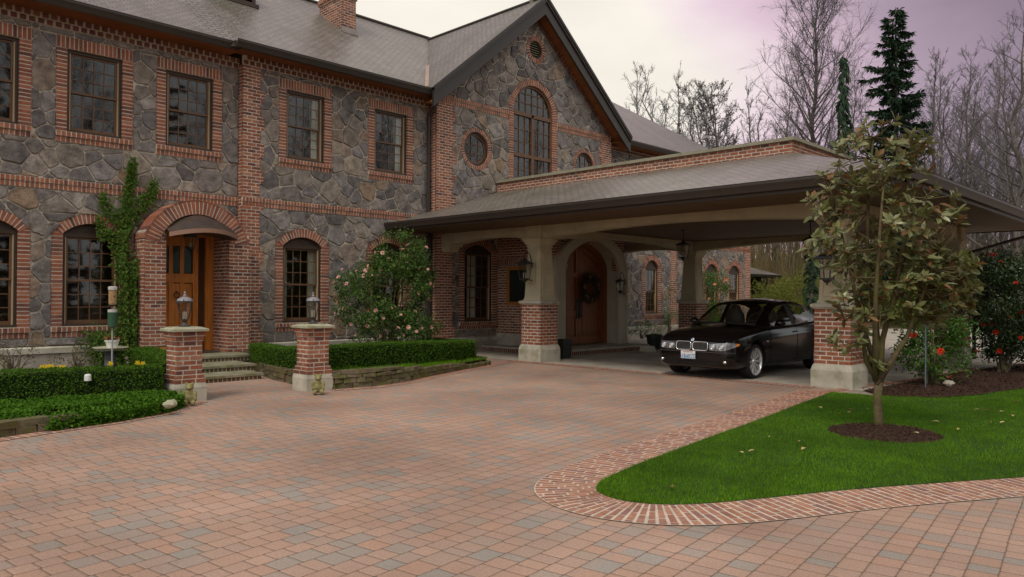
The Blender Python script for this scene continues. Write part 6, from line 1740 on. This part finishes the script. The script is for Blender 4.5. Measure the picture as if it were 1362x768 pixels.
# ivy climbing the wall beside the porch
def climber():
    o = thing('climbing_ivy', 'green ivy climbing the wall beside the brick porch', 'climbing plant', (5.5, 16.6, .1))
    lf, st = MB(), MB()
    lines = [([(5.5, .1), (5.45, 1.2), (5.42, 2.3), (5.5, 3.2), (5.62, 4.0), (5.66, 4.35)], .17, 2900), ([(5.6, .1), (5.62, .9), (5.6, 1.6), (5.64, 2.3)], .20, 1700), ([(5.5, 3.0), (5.75, 3.4), (6.0, 3.72), (6.1, 3.98)], .11, 620), ([(5.45, 2.5), (5.2, 2.85), (5.0, 3.1)], .12, 340), ([(5.4, 3.1), (5.15, 3.45), (5.05, 3.6)], .1, 260), ([(5.3, .1), (5.15, .5), (5.05, .8)], .34, 1500)]
    for pts, w, n in lines:
        P = [Vector((x, 16.62, z)) for x, z in pts]
        st.tube([p+Vector((0, .1, 0)) for p in P], .014, 4)
        for _ in range(n):
            t = rnd()*(len(P)-1); i = min(int(t), len(P)-2); c = P[i].lerp(P[i+1], t-i); ww = w*(1-.72*(c.z/4.4)**1.5) if w > .3 else (w*(1-.6*(c.z/4.4)**3) if w > .16 else w)
            p = c+Vector((random.gauss(0, .45)*ww, 0, random.gauss(0, .10)))
            dep = -.24*max(0, 1-abs((p.x-c.x)/ww))*ru(.2, 1) if ww > .14 else -.05*rnd()
            p.y = (16.12 if False else 16.72)+dep*(1.6 if c.z < 2.4 else .8)
            if noise.noise(p*4) < -.42: continue
            lf.leaf(p, Vector((random.gauss(0, .6), -.35, -.55+random.gauss(0, .5))), Vector((random.gauss(0, .4), -1, .5)), ru(.045, .085), ru(.035, .06))
    st.build('stem', BARK, o); lf.build('foliage', mat('climber_leaf', [(.05, .11, .013), (.075, .145, .016), (.034, .075, .011), (.10, .175, .022), (.13, .13, .03)], .6, .15, transl=.2), o)
climber()
# daffodils behind the left hedge
def daffodil(p, i):
    o = thing('daffodil', 'yellow daffodil flowering just behind the left hedge', 'flower', p, 'daffodils behind the hedge')
    mb = MB()
    for k in range(5): mb.leaf(p+rv(.015), Vector((random.gauss(0, .25), random.gauss(0, .25), 1)), Vector((1, 0, 0)), ru(.25, .36), .02)
    h = .41+.05*rnd(); mb.tube([p, p+Vector((.01, 0, h*.6)), p+Vector((.02, -.02, h))], .005, 4); mb.build('stem', GRASS, o)
    mb = MB(); c = p+Vector((.02, -.03, h))
    for k in range(6): mb.leaf(c, Vector((math.cos(k*1.047), -.2, math.sin(k*1.047))), Vector((0, -1, 0)), .05, .036)
    mb.lathe([(.014, 0), (.02, -.025), (.027, -.04)], (c.x, c.y, c.z), 8, axis='y'); mb.build('flower', mat('daffodil_yellow', (.80, .60, .04), .5, .2), o)
for i, (px, py) in enumerate(((53, 500), (65, 492), (75, 497), (81, 491), (144, 489), (187, 491), (60, 496), (180, 490))):
    q = gz(px, py, .55); d_ = Vector((q.x, q.y, 0)); q = d_*(12.75/d_.y) if d_.y < 12.75 else d_
    daffodil(Vector((q.x, q.y, .1)), i)
# birdbath, flower pot, feeder pole, hedge lamp, planter box
x, y = 4.72, 15.0
o = thing('birdbath', 'grey stone birdbath carrying a white flower pot', 'birdbath', (x, y, .1))
mb = MB(); mb.lathe([(.10, .60), (.26, .60), (.30, .65), (.285, .66), (.2, .63), (.02, .62)], (x, y, 0), 24); mb.build('basin', CAP, o, smooth=False)
mb = MB(); mb.lathe([(.17, .08), (.16, .14), (.10, .18), (.095, .5), (.13, .60)], (x, y, 0), 18); mb.build('pedestal', mat('blue_grey_stone', (.12, .12, .125), .8, .2, .2, 6), o)
o = thing('flower_pot', 'white pot of orange brown flowers standing on the birdbath', 'flower pot', (x+.03, y, .63))
mb = MB(); mb.lathe([(.085, .632), (.115, .76), (.125, .76), (.125, .79), (.10, .785), (.02, .77)], (x+.03, y, 0), 18); mb.build('pot', WHITE, o, smooth=False)
mb = MB()
for _ in range(160): mb.leaf(Vector((x+.03+random.gauss(0, .06), y+random.gauss(0, .06), .79)), Vector((random.gauss(0, .7), random.gauss(0, .7), .8)), Vector((0, 0, 1)), ru(.05, .09), .03)
mb.build('plant', mat('dry_flower', [(.30, .11, .03), (.22, .12, .04), (.10, .09, .03)], .8, .1), o)
px_ = gy(149, 480, 13.0); x, y = px_.x, 13.0
o = thing('bird_feeder', 'tube bird feeder above a dark green baffle on a thin pole', 'bird feeder', (x, y, .1))
mb = MB(); mb.tube([(x, y, .1), (x, y, 1.42)], .013, 8); mb.build('pole', mat('grey_pole', (.35, .36, .34), .5, .4), o)
mb = MB(); mb.lathe([(.060, 1.10), (.07, 1.11), (.07, 1.335), (.06, 1.34)], (x, y, 0), 20); mb.build('baffle', mat('green_tin', (.035, .085, .045), .5, .3), o)
mb = MB(); mb.lathe([(.068, 1.342), (.07, 1.385), (.03, 1.39)], (x, y, 0), 20); mb.lathe([(.066, 1.70), (.068, 1.745), (.05, 1.755)], (x, y, 0), 20); mb.build('lid', mat('pale_tin', (.55, .52, .48), .4, .4), o)
mb = MB(); mb.lathe([(.05, 1.46), (.058, 1.48), (.058, 1.70)], (x, y, 0), 18); mb.build('seed_tube', mat('bird_seed', [(.36, .22, .11)], .8, .2, .5, 40), o)
mb = MB()
for k in range(4): mb.tube([(x+.06*math.cos(k*1.57), y+.06*math.sin(k*1.57), 1.50+.1*(k % 2)), (x+.11*math.cos(k*1.57), y+.11*math.sin(k*1.57), 1.50+.1*(k % 2))], .008, 5)
mb.lathe([(.075, 1.44), (.08, 1.46)], (x, y, 0), 16); mb.build('perch', IRON, o)
q = gz(118, 509, .42); d_ = (q-Vector((0, 0, .42))); x, y = q.x, q.y-.0
k = (12.02-.0)/y if y < 11.9 else 1; x, y = 3.42, 11.80
o = thing('garden_lamp', 'small white lamp poking out of the long left hedge', 'garden lamp', (x, y, .1))
mb = MB(); mb.tube([(x, y+.05, .1), (x, y+.03, .44)], .012, 6); mb.build('stake', IRON, o)
mb = MB(); mb.lathe([(.02, .39), (.048, .40), (.045, .475), (.035, .49), (.01, .495)], (x, y, 0), 14); mb.build('head', WHITE, o)
o = thing('planter_box', 'orange wooden planter box at the foot of the porch', 'planter', (5.98, 15.85, .35))
mb = MB(); mb.box(5.72, 6.26, 15.72, 16.02, .352, .56)
mb.box(5.74, 6.24, 15.70, 15.722, .50, .55); mb.build('box', ORANGEWOOD, o)
mb = MB(); mb.box(5.75, 6.23, 15.75, 15.99, .555, .565); mb.build('soil', SOIL, o)
o = thing('doormat', 'dark doormat in front of the orange wooden door', 'doormat', (6.9, 16.5, .355)); mb = MB(); mb.box(6.6, 7.4, 16.3, 16.85, .355, .375); mb.build('mat', mat('coir', (.06, .045, .035), .95, .1, .3, 40), o)
# pots by the big door
def planter(name, x, y, z, r, h, label, m):
    o = thing(name, label, 'planter', (x, y, z)); mb = MB(); mb.lathe([(r*.7, z), (r*.74, z+h*.1), (r*.95, z+h*.85), (r*1.05, z+h*.86), (r*1.05, z+h), (r*.9, z+h*.99), (.02, z+h*.9)], (x, y, 0), 20); mb.build('pot', m, o)
    mb = MB()
    for _ in range(120): mb.leaf(Vector((x+random.gauss(0, r*.4), y+random.gauss(0, r*.4), z+h*.93)), Vector((random.gauss(0, .6), random.gauss(0, .6), .7)), Vector((0, 0, 1)), ru(.06, .12), .04)
    mb.build('plant', CAM_LEAF, o)
DPOT = mat('dark_glazed_pot', (.02, .024, .022), .45, .4, .2, 6)
o = thing('square_planter', 'dark square planter behind the brick column by the double door', 'planter', (15.0, 12.75, 0)); mb = MB(); mb.frustum(14.98, 12.85, .01, .46, .15, .19); mb.frustum(14.98, 12.85, .46, .5, .2, .2); mb.build('pot', DPOT, o); mb = MB(); mb.frustum(14.98, 12.85, .5, .504, .17, .17); mb.build('soil', SOIL, o)
q = gz(905, 440); planter('urn', 20.3, 12.1, .01, .33, .62, 'dark urn in front of the brick column behind the car', DPOT)
mb = MB()
x, y = 20.3, 12.1
planter('plant_pot', 19.9, 13.3, .01, .26, .42, 'dark pot beside the end of the wide brick step', DPOT)
mb = MB(); q = gz(861, 468); mb.box8([(q.x-.22, q.y-.15, .01), (q.x+.2, q.y-.17, .01), (q.x+.22, q.y+.15, .01), (q.x-.2, q.y+.15, .01), (q.x-.19, q.y-.13, .17), (q.x+.17, q.y-.14, .16), (q.x+.19, q.y+.13, .18), (q.x-.18, q.y+.13, .17)])
mb.build('stone_block', LIME, label='pale stone block at the end of the wide brick step', cat='stone')
# plant stake by the red camellia
q = gz(1231, 517); o = thing('plant_stake', 'thin blue grey stake standing beside the small red camellia', 'stake', q); mb = MB(); mb.tube([q, q+Vector((.01, 0, 1.9))], .012, 6); mb.build('pole', mat('blue_grey_paint', (.14, .17, .22), .5, .3), o)
# stones at the bed
for px, py, r, lb in ((157, 531, .07, 'grey stone lying at the foot of the left hedge'), (1262, 513, .09, 'brown stone lying in the mulch by the small red camellia'), (226, 541, .08, 'rough grey stone where the ivy meets the left brick post')):
    q = gz(px, py, .12 if px < 300 else .03); mb = MB(); mb.ball(q+Vector((0, 0, r*.4)), (r*1.2, r, r*.7), 9, 6); mb.v = [tuple(Vector(v)+rv(r*.07)) for v in mb.v]; mb.build('stone', CAP if px == 226 else CONC, smooth=False, label=lb, cat='stone')
# fallen leaves on the lawn
LEAFM = [mat('fallen_leaf_tan', (.45, .33, .14), .7, .2), mat('fallen_leaf_brown', (.24, .12, .05), .7, .2), mat('fallen_leaf_yellow', (.55, .45, .2), .7, .2)]
LPX = [(1091, 542), (1119, 551), (1131, 549), (1155, 544), (1048, 558), (1022, 581), (1064, 587), (1131, 545), (1244, 561), (1275, 571), (1351, 534), (1334, 548), (1347, 553), (1320, 562), (1334, 562), (1299, 545), (1312, 546), (985, 602), (1000, 600), (893, 647), (1217, 576), (1069, 597)]
for i, (px, py) in enumerate(LPX):
    q = gz(px, py, .05 if (px, py) != (1217, 576) else .10); a = rnd()*6.28; mb = MB()
    d = Vector((math.cos(a), math.sin(a), 0)); s_ = d.cross(Vector((0, 0, 1))); L = ru(.07, .11); w_ = L*.24
    pts = [(-.5, 0), (-.2, .8), (.15, 1), (.5, 0)]
    for sg in (-1, 1):
        mb.face([q+d*(L*a_)+s_*(w_*b_*sg)+Vector((0, 0, .012*b_+.01*a_)) for a_, b_ in pts][::sg])
    mb.build('fallen_leaf', LEAFM[i % 3], label='dry curled leaf lying on the lawn or mulch round the small tree', cat='leaf', group='fallen leaves on the lawn')
# ------------------------------------------------------------------ the small leafy tree on the lawn
def lawn_tree():
    random.seed(31)
    B = gz(1168, 567, .06); rt = Vector((_r.x, _r.y, 0)); fw = Vector((_f.x, _f.y, 0)).normalized()
    o = thing('magnolia_tree', 'small tree with whorls of long olive leaves in a mulch ring on the lawn', 'tree', B)
    P = lambda r, f, z: B+rt*r+fw*f+Vector((0, 0, z-B.z))
    tr = MB()
    tr.tube([P(0, 0, .04), P(.005, 0, .15), P(-.01, 0, .38), P(.01, 0, .62)], [.074, .055, .049, .052], 10)
    stems = [[(.0, 0, .58), (-.06, .02, .9), (-.16, .1, 1.4), (-.3, .12, 2.0), (-.42, .2, 2.7)], [(.02, 0, .58), (.02, .06, 1.0), (.0, .16, 1.6), (-.03, .2, 2.3), (.02, .22, 3.1), (.05, .2, 3.6)],
             [(.02, 0, .56), (.12, -.05, .85), (.28, -.12, 1.15), (.45, -.2, 1.7), (.62, -.2, 2.2)], [(.0, 0, .6), (.1, .05, 1.1), (.22, .0, 1.7), (.3, -.1, 2.5), (.34, -.1, 3.2)], [(-.01, 0, .6), (-.1, -.1, 1.0), (-.2, -.3, 1.5), (-.18, -.42, 2.2), (-.1, -.4, 2.9)], [(.0, 0, .62), (-.14, 0, .85), (-.2, -.05, 1.1), (-.35, -.1, 1.45)]]
    nodes = []
    for s in stems:
        pts = [P(*q)+rv(.012) for q in s]; n = len(pts); tr.tube(pts, [.042-.03*i/(n-1) for i in range(n)], 7)
        for i in range(1, n):
            for t in (0, .5): nodes.append(pts[i-1].lerp(pts[i], .5+t))
    blobs = [((-.08, .05, 2.55), (.8, .7, .85), 92), ((.08, .05, 3.35), (.62, .5, .48), 48), ((.42, -.1, 2.5), (.5, .5, .6), 42), ((.62, -.1, 1.95), (.5, .4, .34), 44), ((.95, -.1, 1.85), (.34, .3, .28), 34), ((.72, -.05, 1.55), (.4, .35, .25), 24), ((-.62, 0, 2.1), (.28, .3, .3), 12), ((-.5, .0, 2.85), (.4, .4, .4), 18), ((-.2, -.1, 1.55), (.42, .4, .32), 20), ((.25, 0, 1.6), (.5, .4, .4), 24), ((-.35, -.05, 1.1), (.24, .2, .2), 7), ((-.05, 0, .95), (.2, .2, .2), 4)]
    green = MB(); tw = MB()
    for c, r, n in blobs:
        for _ in range(n):
            d = rv().normalized(); p = P(*c)+(rt*d.x*r[0]+fw*d.y*r[1]+Vector((0, 0, d.z*r[2])))*(ru(.25, 1)**.5)
            nd = min(nodes, key=lambda q: (q-p).length+.6*max(0, q.z-p.z))
            mid = nd.lerp(p, .55)+Vector((0, 0, -.06))+rv(.03)
            tw.tube([nd, mid, p], [.010, .007, .004], 4, cap=False)
            ax = ((p-mid).normalized()+Vector((0, 0, .35))).normalized(); a1 = ax.orthogonal().normalized(); a2 = ax.cross(a1); ph = rnd()*6.28; k = random.randint(6, 11)
            for j in range(k):
                a = ph+2*math.pi*j/k; out_ = a1*math.cos(a)+a2*math.sin(a)
                dd = (out_+ax*ru(-.05, 1.0)+Vector((0, 0, .02))).normalized(); L = ru(.085, .165); m_ = 0 if rnd() > .13 else 1
                green.leaf6(p+ax*ru(-.07, .01), dd, ax+rv(.35), L, L*ru(.34, .46), m_, ru(.0, .30))
                if rnd() < .06: tw.ball(p+ax*.03, .014, 5, 4)
    tr.build('trunk', mat('mossy_bark', (.13, .095, .055), .9, .1, .35, 14, .6, 45, moss=((.12, .115, .035), 7, .42, .75)), o, smooth=True)
    tw.build('twig', mat('olive_twig', (.11, .085, .04), .8, .2), o)
    green.build('foliage', [mat('olive_leaf', [(.14, .155, .042), (.19, .20, .06), (.085, .105, .028), (.31, .305, .165), (.15, .155, .045), (.24, .24, .10), (.11, .125, .034), (.17, .12, .045)], .33, .5, transl=.22), mat('brown_leaf', [(.22, .10, .035), (.17, .085, .035), (.28, .15, .06)], .6, .3, transl=.2)], o)  # palest olive tone paints leaf highlights into the colours
lawn_tree()

# ------------------------------------------------------------------ trees of the wood
TRUNK = mat('grey_tree_bark', [(.115, .10, .095), (.14, .12, .105), (.095, .085, .085)], .9, .1, .3, 2, .4, 12, moss=((.15, .13, .06), .6, .5, .5))
TWIG = mat('bare_twig', [(.15, .14, .145), (.18, .165, .165), (.125, .12, .125)], .9, .1)
def bare(name, label, seed, h, r0, limbs, t0=.25, spread=.22, up=.9, nsub=8, ntwig=6, buds=False, lean=0, crook=.02, multi=1, oval=False):
    random.seed(seed); o = thing(name, label, 'tree', (0, 0, 0)); tr, tw = MB(), MB()
    for q in range(multi):
        a0 = rnd()*6.28; dv_ = Vector((math.cos(a0), math.sin(a0), 0))*(.0 if multi == 1 else .05)+Vector((lean, 0, 0))
        n = 11; pts = [Vector((0, 0, -.2))]; 
        for i in range(1, n): pts.append(Vector((0, 0, h*i/(n-1)))+dv_*(h*i/(n-1))+rv(crook*h/10*i**.5)*Vector((1, 1, 0)).length)
        rad = [r0*(1-i/(n-1))**.8+.012 for i in range(n)]
        tr.tube(pts, rad, 7)
        for k in range(limbs//multi):
            t = t0+(1-t0)*((k+rnd()*.8)/(limbs//multi)); t = min(t, .985); f = t*(n-1); i = min(int(f), n-2); b = pts[i].lerp(pts[i+1], f-i)
            a = k*2.4+rnd(); L = h*spread*(1.15-t)**.65*ru(.6, 1.2)*(1.25 if t < .5 else 1)
            if oval: L = h*spread*max(.12, 1-((t-.62)/.42)**2)**.5*ru(.75, 1.1)*.8
            d = Vector((math.cos(a), math.sin(a), up*ru(.6, 1.3))).normalized()
            m = [b]; 
            for s in range(1, 5):
                d = (d+Vector((0, 0, .12))+rv(.10)).normalized(); m.append(m[-1]+d*(L/4))
            rr = rad[i]*.38
            tr.tube(m, [max(.01, rr*(1-.22*s)) for s in range(5)], 4, cap=False)
            for j in range(nsub):
                u = ru(.2, 1)*3.999; ii = int(u); sb = m[ii].lerp(m[ii+1], u-ii); sd = (d*.6+rv(.6)+Vector((0, 0, .35))).normalized(); sl_ = L*ru(.18, .42)
                s1 = sb+sd*sl_*.5+rv(.02); s2 = sb+(sd+Vector((0, 0, .15))).normalized()*sl_
                tw.tube([sb, s1, s2], [.013, .009, .006], 3, cap=False)
                for y in range(ntwig):
                    e = sb.lerp(s2, ru(.2, 1)); td = (sd+rv(.55)).normalized(); tl = sl_*ru(.22, .5)
                    tw.tube([e, e+td*tl], [.0065, .004], 3, cap=False)
                    if buds and rnd() < .30:
                        for _ in range(2): tw.leaf(e+td*tl*ru(.5, 1), rv(), rv(), ru(.06, .13), .06, 1)
    tr.build('trunk', TRUNK, o); tw.build('crown', [TWIG, mat('opening_bud', [(.10, .085, .06), (.14, .115, .08)], .8, .1)], o)
    return o
def conifer(name, label, seed, h, w, weep=False):
    random.seed(seed); o = thing(name, label, 'tree', (0, 0, 0)); tr, lf = MB(), MB()
    tr.tube([(0, 0, -.2), (0, 0, h*.5), (0, 0, h)], [h*.014, h*.009, .02], 7)
    n = int(h*(11.5 if not weep else 8))
    for k in range(n):
        t = .06+.94*(k/n); z = h*t; a = k*2.4+rnd(); L = w*((1-t)**.62*ru(.22, 1.0)+.05)*(1 if not weep else ru(.35, 1.3))
        if not weep and rnd() < .14: L *= 1.45
        if rnd() < .16: continue
        pts = []
        for s in range(6):
            q = s/5
            if weep: x = L*(1-(1-q)**2); zz = z+L*.35*q-L*(1.7*q*q)
            else: x = L*q; zz = z-L*.42*q+L*.30*q*q
            pts.append(Vector((math.cos(a)*x, math.sin(a)*x, zz)))
        tr.tube(pts, [.03, .024, .02, .015, .01, .006], 3, cap=False)
        m = max(10, int(L*52))
        for _ in range(m):
            u = ru(.12, 1)*4.999; i = int(u); p = pts[i].lerp(pts[i+1], u-i); ax = (pts[i+1]-pts[i]).normalized()
            for sg in (-1, 1):
                sd = Vector((-math.sin(a), math.cos(a), 0))*sg
                d = (ax*.7+sd*ru(.2, 1)+Vector((0, 0, ru(-.9, .1) if not weep else -1.1))+rv(.25)).normalized()
                lf.leaf(p, d, Vector((0, 0, 1))+rv(.4), ru(.22, .5)*(1 if not weep else 1.1), ru(.07, .14))
    tr.build('trunk', TRUNK, o); lf.build('crown', mat('dark_needles', [(.028, .058, .032), (.042, .08, .04), (.02, .042, .027), (.055, .095, .042)], .7, .2), o)
    return o
GRP = 'bare trees of the wood behind the carport'
def put(o, px, d, rz=0, s=1):
    g = gd(px, d); o.location = (g.x, g.y, terr(g.x, g.y)); o.rotation_euler = (0, 0, rz); o.scale = (s, s, s)
t1 = bare('poplar_tree', 'tallest bare tree with an oval crown above the brick parapet', 1, 20.3, .25, 70, .36, .30, 1.35, 13, 11, oval=True); put(t1, 1085, 47)
t2 = bare('budding_tree', 'leaning many stemmed tree with opening buds left of the tall oval tree', 2, 14.2, .13, 84, .42, .20, .8, 12, 9, True, -.17, .02, 3, True); put(t2, 980, 47, AZ-R(90))
cf = conifer('fir_tree', 'tall dark fir tree rising over the small leafy lawn tree', 3, 18.6, 3.3); put(cf, 1192, 44)
cw = conifer('weeping_evergreen', 'narrow drooping evergreen just left of the tall dark fir', 4, 15.3, 1.2, True); put(cw, 1122, 42)
cw2 = dup(cw, (0, 0, 0), 1.0, 'weeping evergreen seen through the carport left of the column lantern', None, .52); put(cw2, 1079, 37, 1.0, .33); cw2.scale = (.62, .62, .33)
a1 = bare('alder_tree', 'slender bare alder in the wood to the right of the fir', 5, 15.5, .15, 40, .35, .20, 1.1, 8, 6); a1['group'] = GRP
a2 = bare('alder_tree', 'slender bare alder in the wood to the right of the fir', 6, 14.5, .13, 36, .3, .22, 1.2, 8, 6, crook=.04); a2['group'] = GRP
a3 = bare('alder_tree', 'slender bare alder in the wood to the right of the fir', 8, 13.0, .11, 38, .2, .24, 1.0, 8, 6, crook=.05); a3['group'] = GRP
big = bare('maple_tree', 'big dark bare tree with wide limbs at the right edge of the wood', 9, 15.8, .24, 40, .2, .36, .75, 10, 7, crook=.04); put(big, 1354, 40, 2)
rg = random.Random(12)
right = [(1243, 46, 1.0), (1262, 44, 1.0), (1277, 48, 1.08), (1291, 45, .98), (1303, 50, 1.1), (1316, 46, 1.0), (1331, 49, 1.05), (1345, 45, .95), (1370, 48, 1.05), (1252, 55, 1.1), (1284, 57, 1.15), (1308, 58, 1.2), (1338, 56, 1.15), (1362, 58, 1.2), (1230, 52, .95), (1215, 50, .9), (1170, 52, .85), (1390, 46, 1), (1410, 50, 1.05), (1440, 47, 1), (1480, 50, 1)]
src = [a1, a2, a3]
for i, (px, d, s) in enumerate(right):
    o = src[i % 3]
    if i >= 3: o = dup(o, (0, 0, 0))
    o['label'] = 'slender bare alder in the wood beyond the carport roof'; o['group'] = GRP
    put(o, px, d, rg.uniform(0, 6), s*rg.uniform(.93, 1.05))
left = [(846, 58, 1.12), (862, 56, 1.18), (882, 59, 1.24), (903, 57, 1.08), (924, 58, 1.12), (948, 58, .95), (996, 58, 1.02), (1014, 55, 1.0), (1030, 57, 1.06), (1050, 60, 1.08), (1063, 56, 1.02), (1105, 58, 1.08), (1138, 57, 1.08), (1152, 54, 1.0)]
for i, (px, d, s) in enumerate(left):
    o = dup(src[i % 3], (0, 0, 0), 0, 'low bare tree in the wood showing above the roofs left of the fir', 'low bare trees of the wood above the roofs')
    put(o, px, d, rg.uniform(0, 6), s)
# understorey that reads as one mass
random.seed(44); mb = MB()
for _ in range(1500):
    px = ru(860, 1560); d = ru(50, 78); g = gd(px, d); z = terr(g.x, g.y); h = ru(3, 8.5) if rnd() < .6 else ru(1.5, 3.5); b = Vector((g.x, g.y, z-.1)); t = b+Vector((random.gauss(0, .08)*h, random.gauss(0, .08)*h, h))
    r = ru(.03, .10); mb.tube([b, b.lerp(t, .5)+rv(.12), t], [r, r*.7, r*.25], 3, 0, False)
    for _k in range(random.randint(4, 9)):
        p = b.lerp(t, ru(.2, .95)); mb.tube([p, p+(rv(.6)+Vector((0, 0, .7)))*ru(.4, 1.1)], [.022, .008], 3, 1, False)
for _ in range(15000):
    px = ru(860, 1560); d = ru(46, 74); g = gd(px, d); z = terr(g.x, g.y); p = Vector((g.x, g.y, z)); h = ru(.4, 1.8) if rnd() < .45 else ru(1.5, 5.2)
    mb.tube([p, p+Vector((random.gauss(0, .16)*h, random.gauss(0, .16)*h, h))], [.024, .009], 3, 1, False)
mb.build('woodland', [mat('thin_trunk', [(.16, .125, .075), (.22, .18, .12), (.13, .10, .06), (.30, .26, .20)], .9, .1), mat('brush', [(.22, .16, .08), (.28, .20, .10), (.17, .13, .06), (.20, .18, .06)], .9, .1)], kind='stuff')
# trees on the far side of the drive, which the windows mirror
mir = 'bare tree across the drive behind the viewer, mirrored in the windows'
random.seed(5)
for i in range(22):
    x = -12+i*3.4+ru(-1, 1); y = -ru(17, 30)
    o = dup((a1, a2, a3, big)[i % 4], (x, y, 0), ru(0, 6), mir, 'trees mirrored in the windows', ru(1.1, 1.4))
for i, (x, y) in enumerate(((-4, -24), (3, -27), (9, -22), (14, -26), (20, -21), (26, -27), (32, -22), (38, -26), (45, -21), (52, -25), (60, -23), (7, -33), (23, -34), (41, -34))):
    dup(cf, (x, y, 0), i, 'dark fir across the drive behind the viewer, mirrored in the windows', 'trees mirrored in the windows', ru(1.0, 1.3) if x < 22 else ru(.6, .8))

for i in range(14):     # a second row, lower and nearer
    dup(cf, (-18+i*5.2+rg.uniform(-1, 1), -rg.uniform(14, 18), 0), i, 'dark fir across the drive behind the viewer, mirrored in the windows', 'trees mirrored in the windows', rg.uniform(.38, .6))

# a low outbuilding beyond the end of the wing
g = gd(955, 47); o = thing('outbuilding', 'low outbuilding with a hipped slate roof beyond the end of the wing', 'outbuilding', (g.x, g.y, 0))
x0, y0 = g.x-2.2, g.y-3.0
mb = MB(); mb.box(x0, x0+4, y0+1, y0+8, -.05, 2.95); mb.build('wall', mat('dark_timber', (.05, .04, .03), .8, .1), o)
mb = MB(); e = [(x0-.9, y0+.1, 3.0), (x0+4.9, y0+.1, 3.0), (x0+4.9, y0+9, 3.0), (x0-.9, y0+9, 3.0)]; a_, b_ = (x0+2, y0+3, 4.05), (x0+2, y0+6, 4.05)
for q in ([e[0], e[1], a_], [e[1], e[2], b_, a_], [e[2], e[3], b_], [e[3], e[0], a_, b_]): mb.face(q, 0, [(p[0]+p[1]*.3, p[2]*2) for p in q])
mb.build('roof', SHINGLE, o); mb = MB(); mb.box(x0-.9, x0+4.9, y0+.1, y0+9, 2.85, 2.99); mb.build('fascia', GUTTER, o)
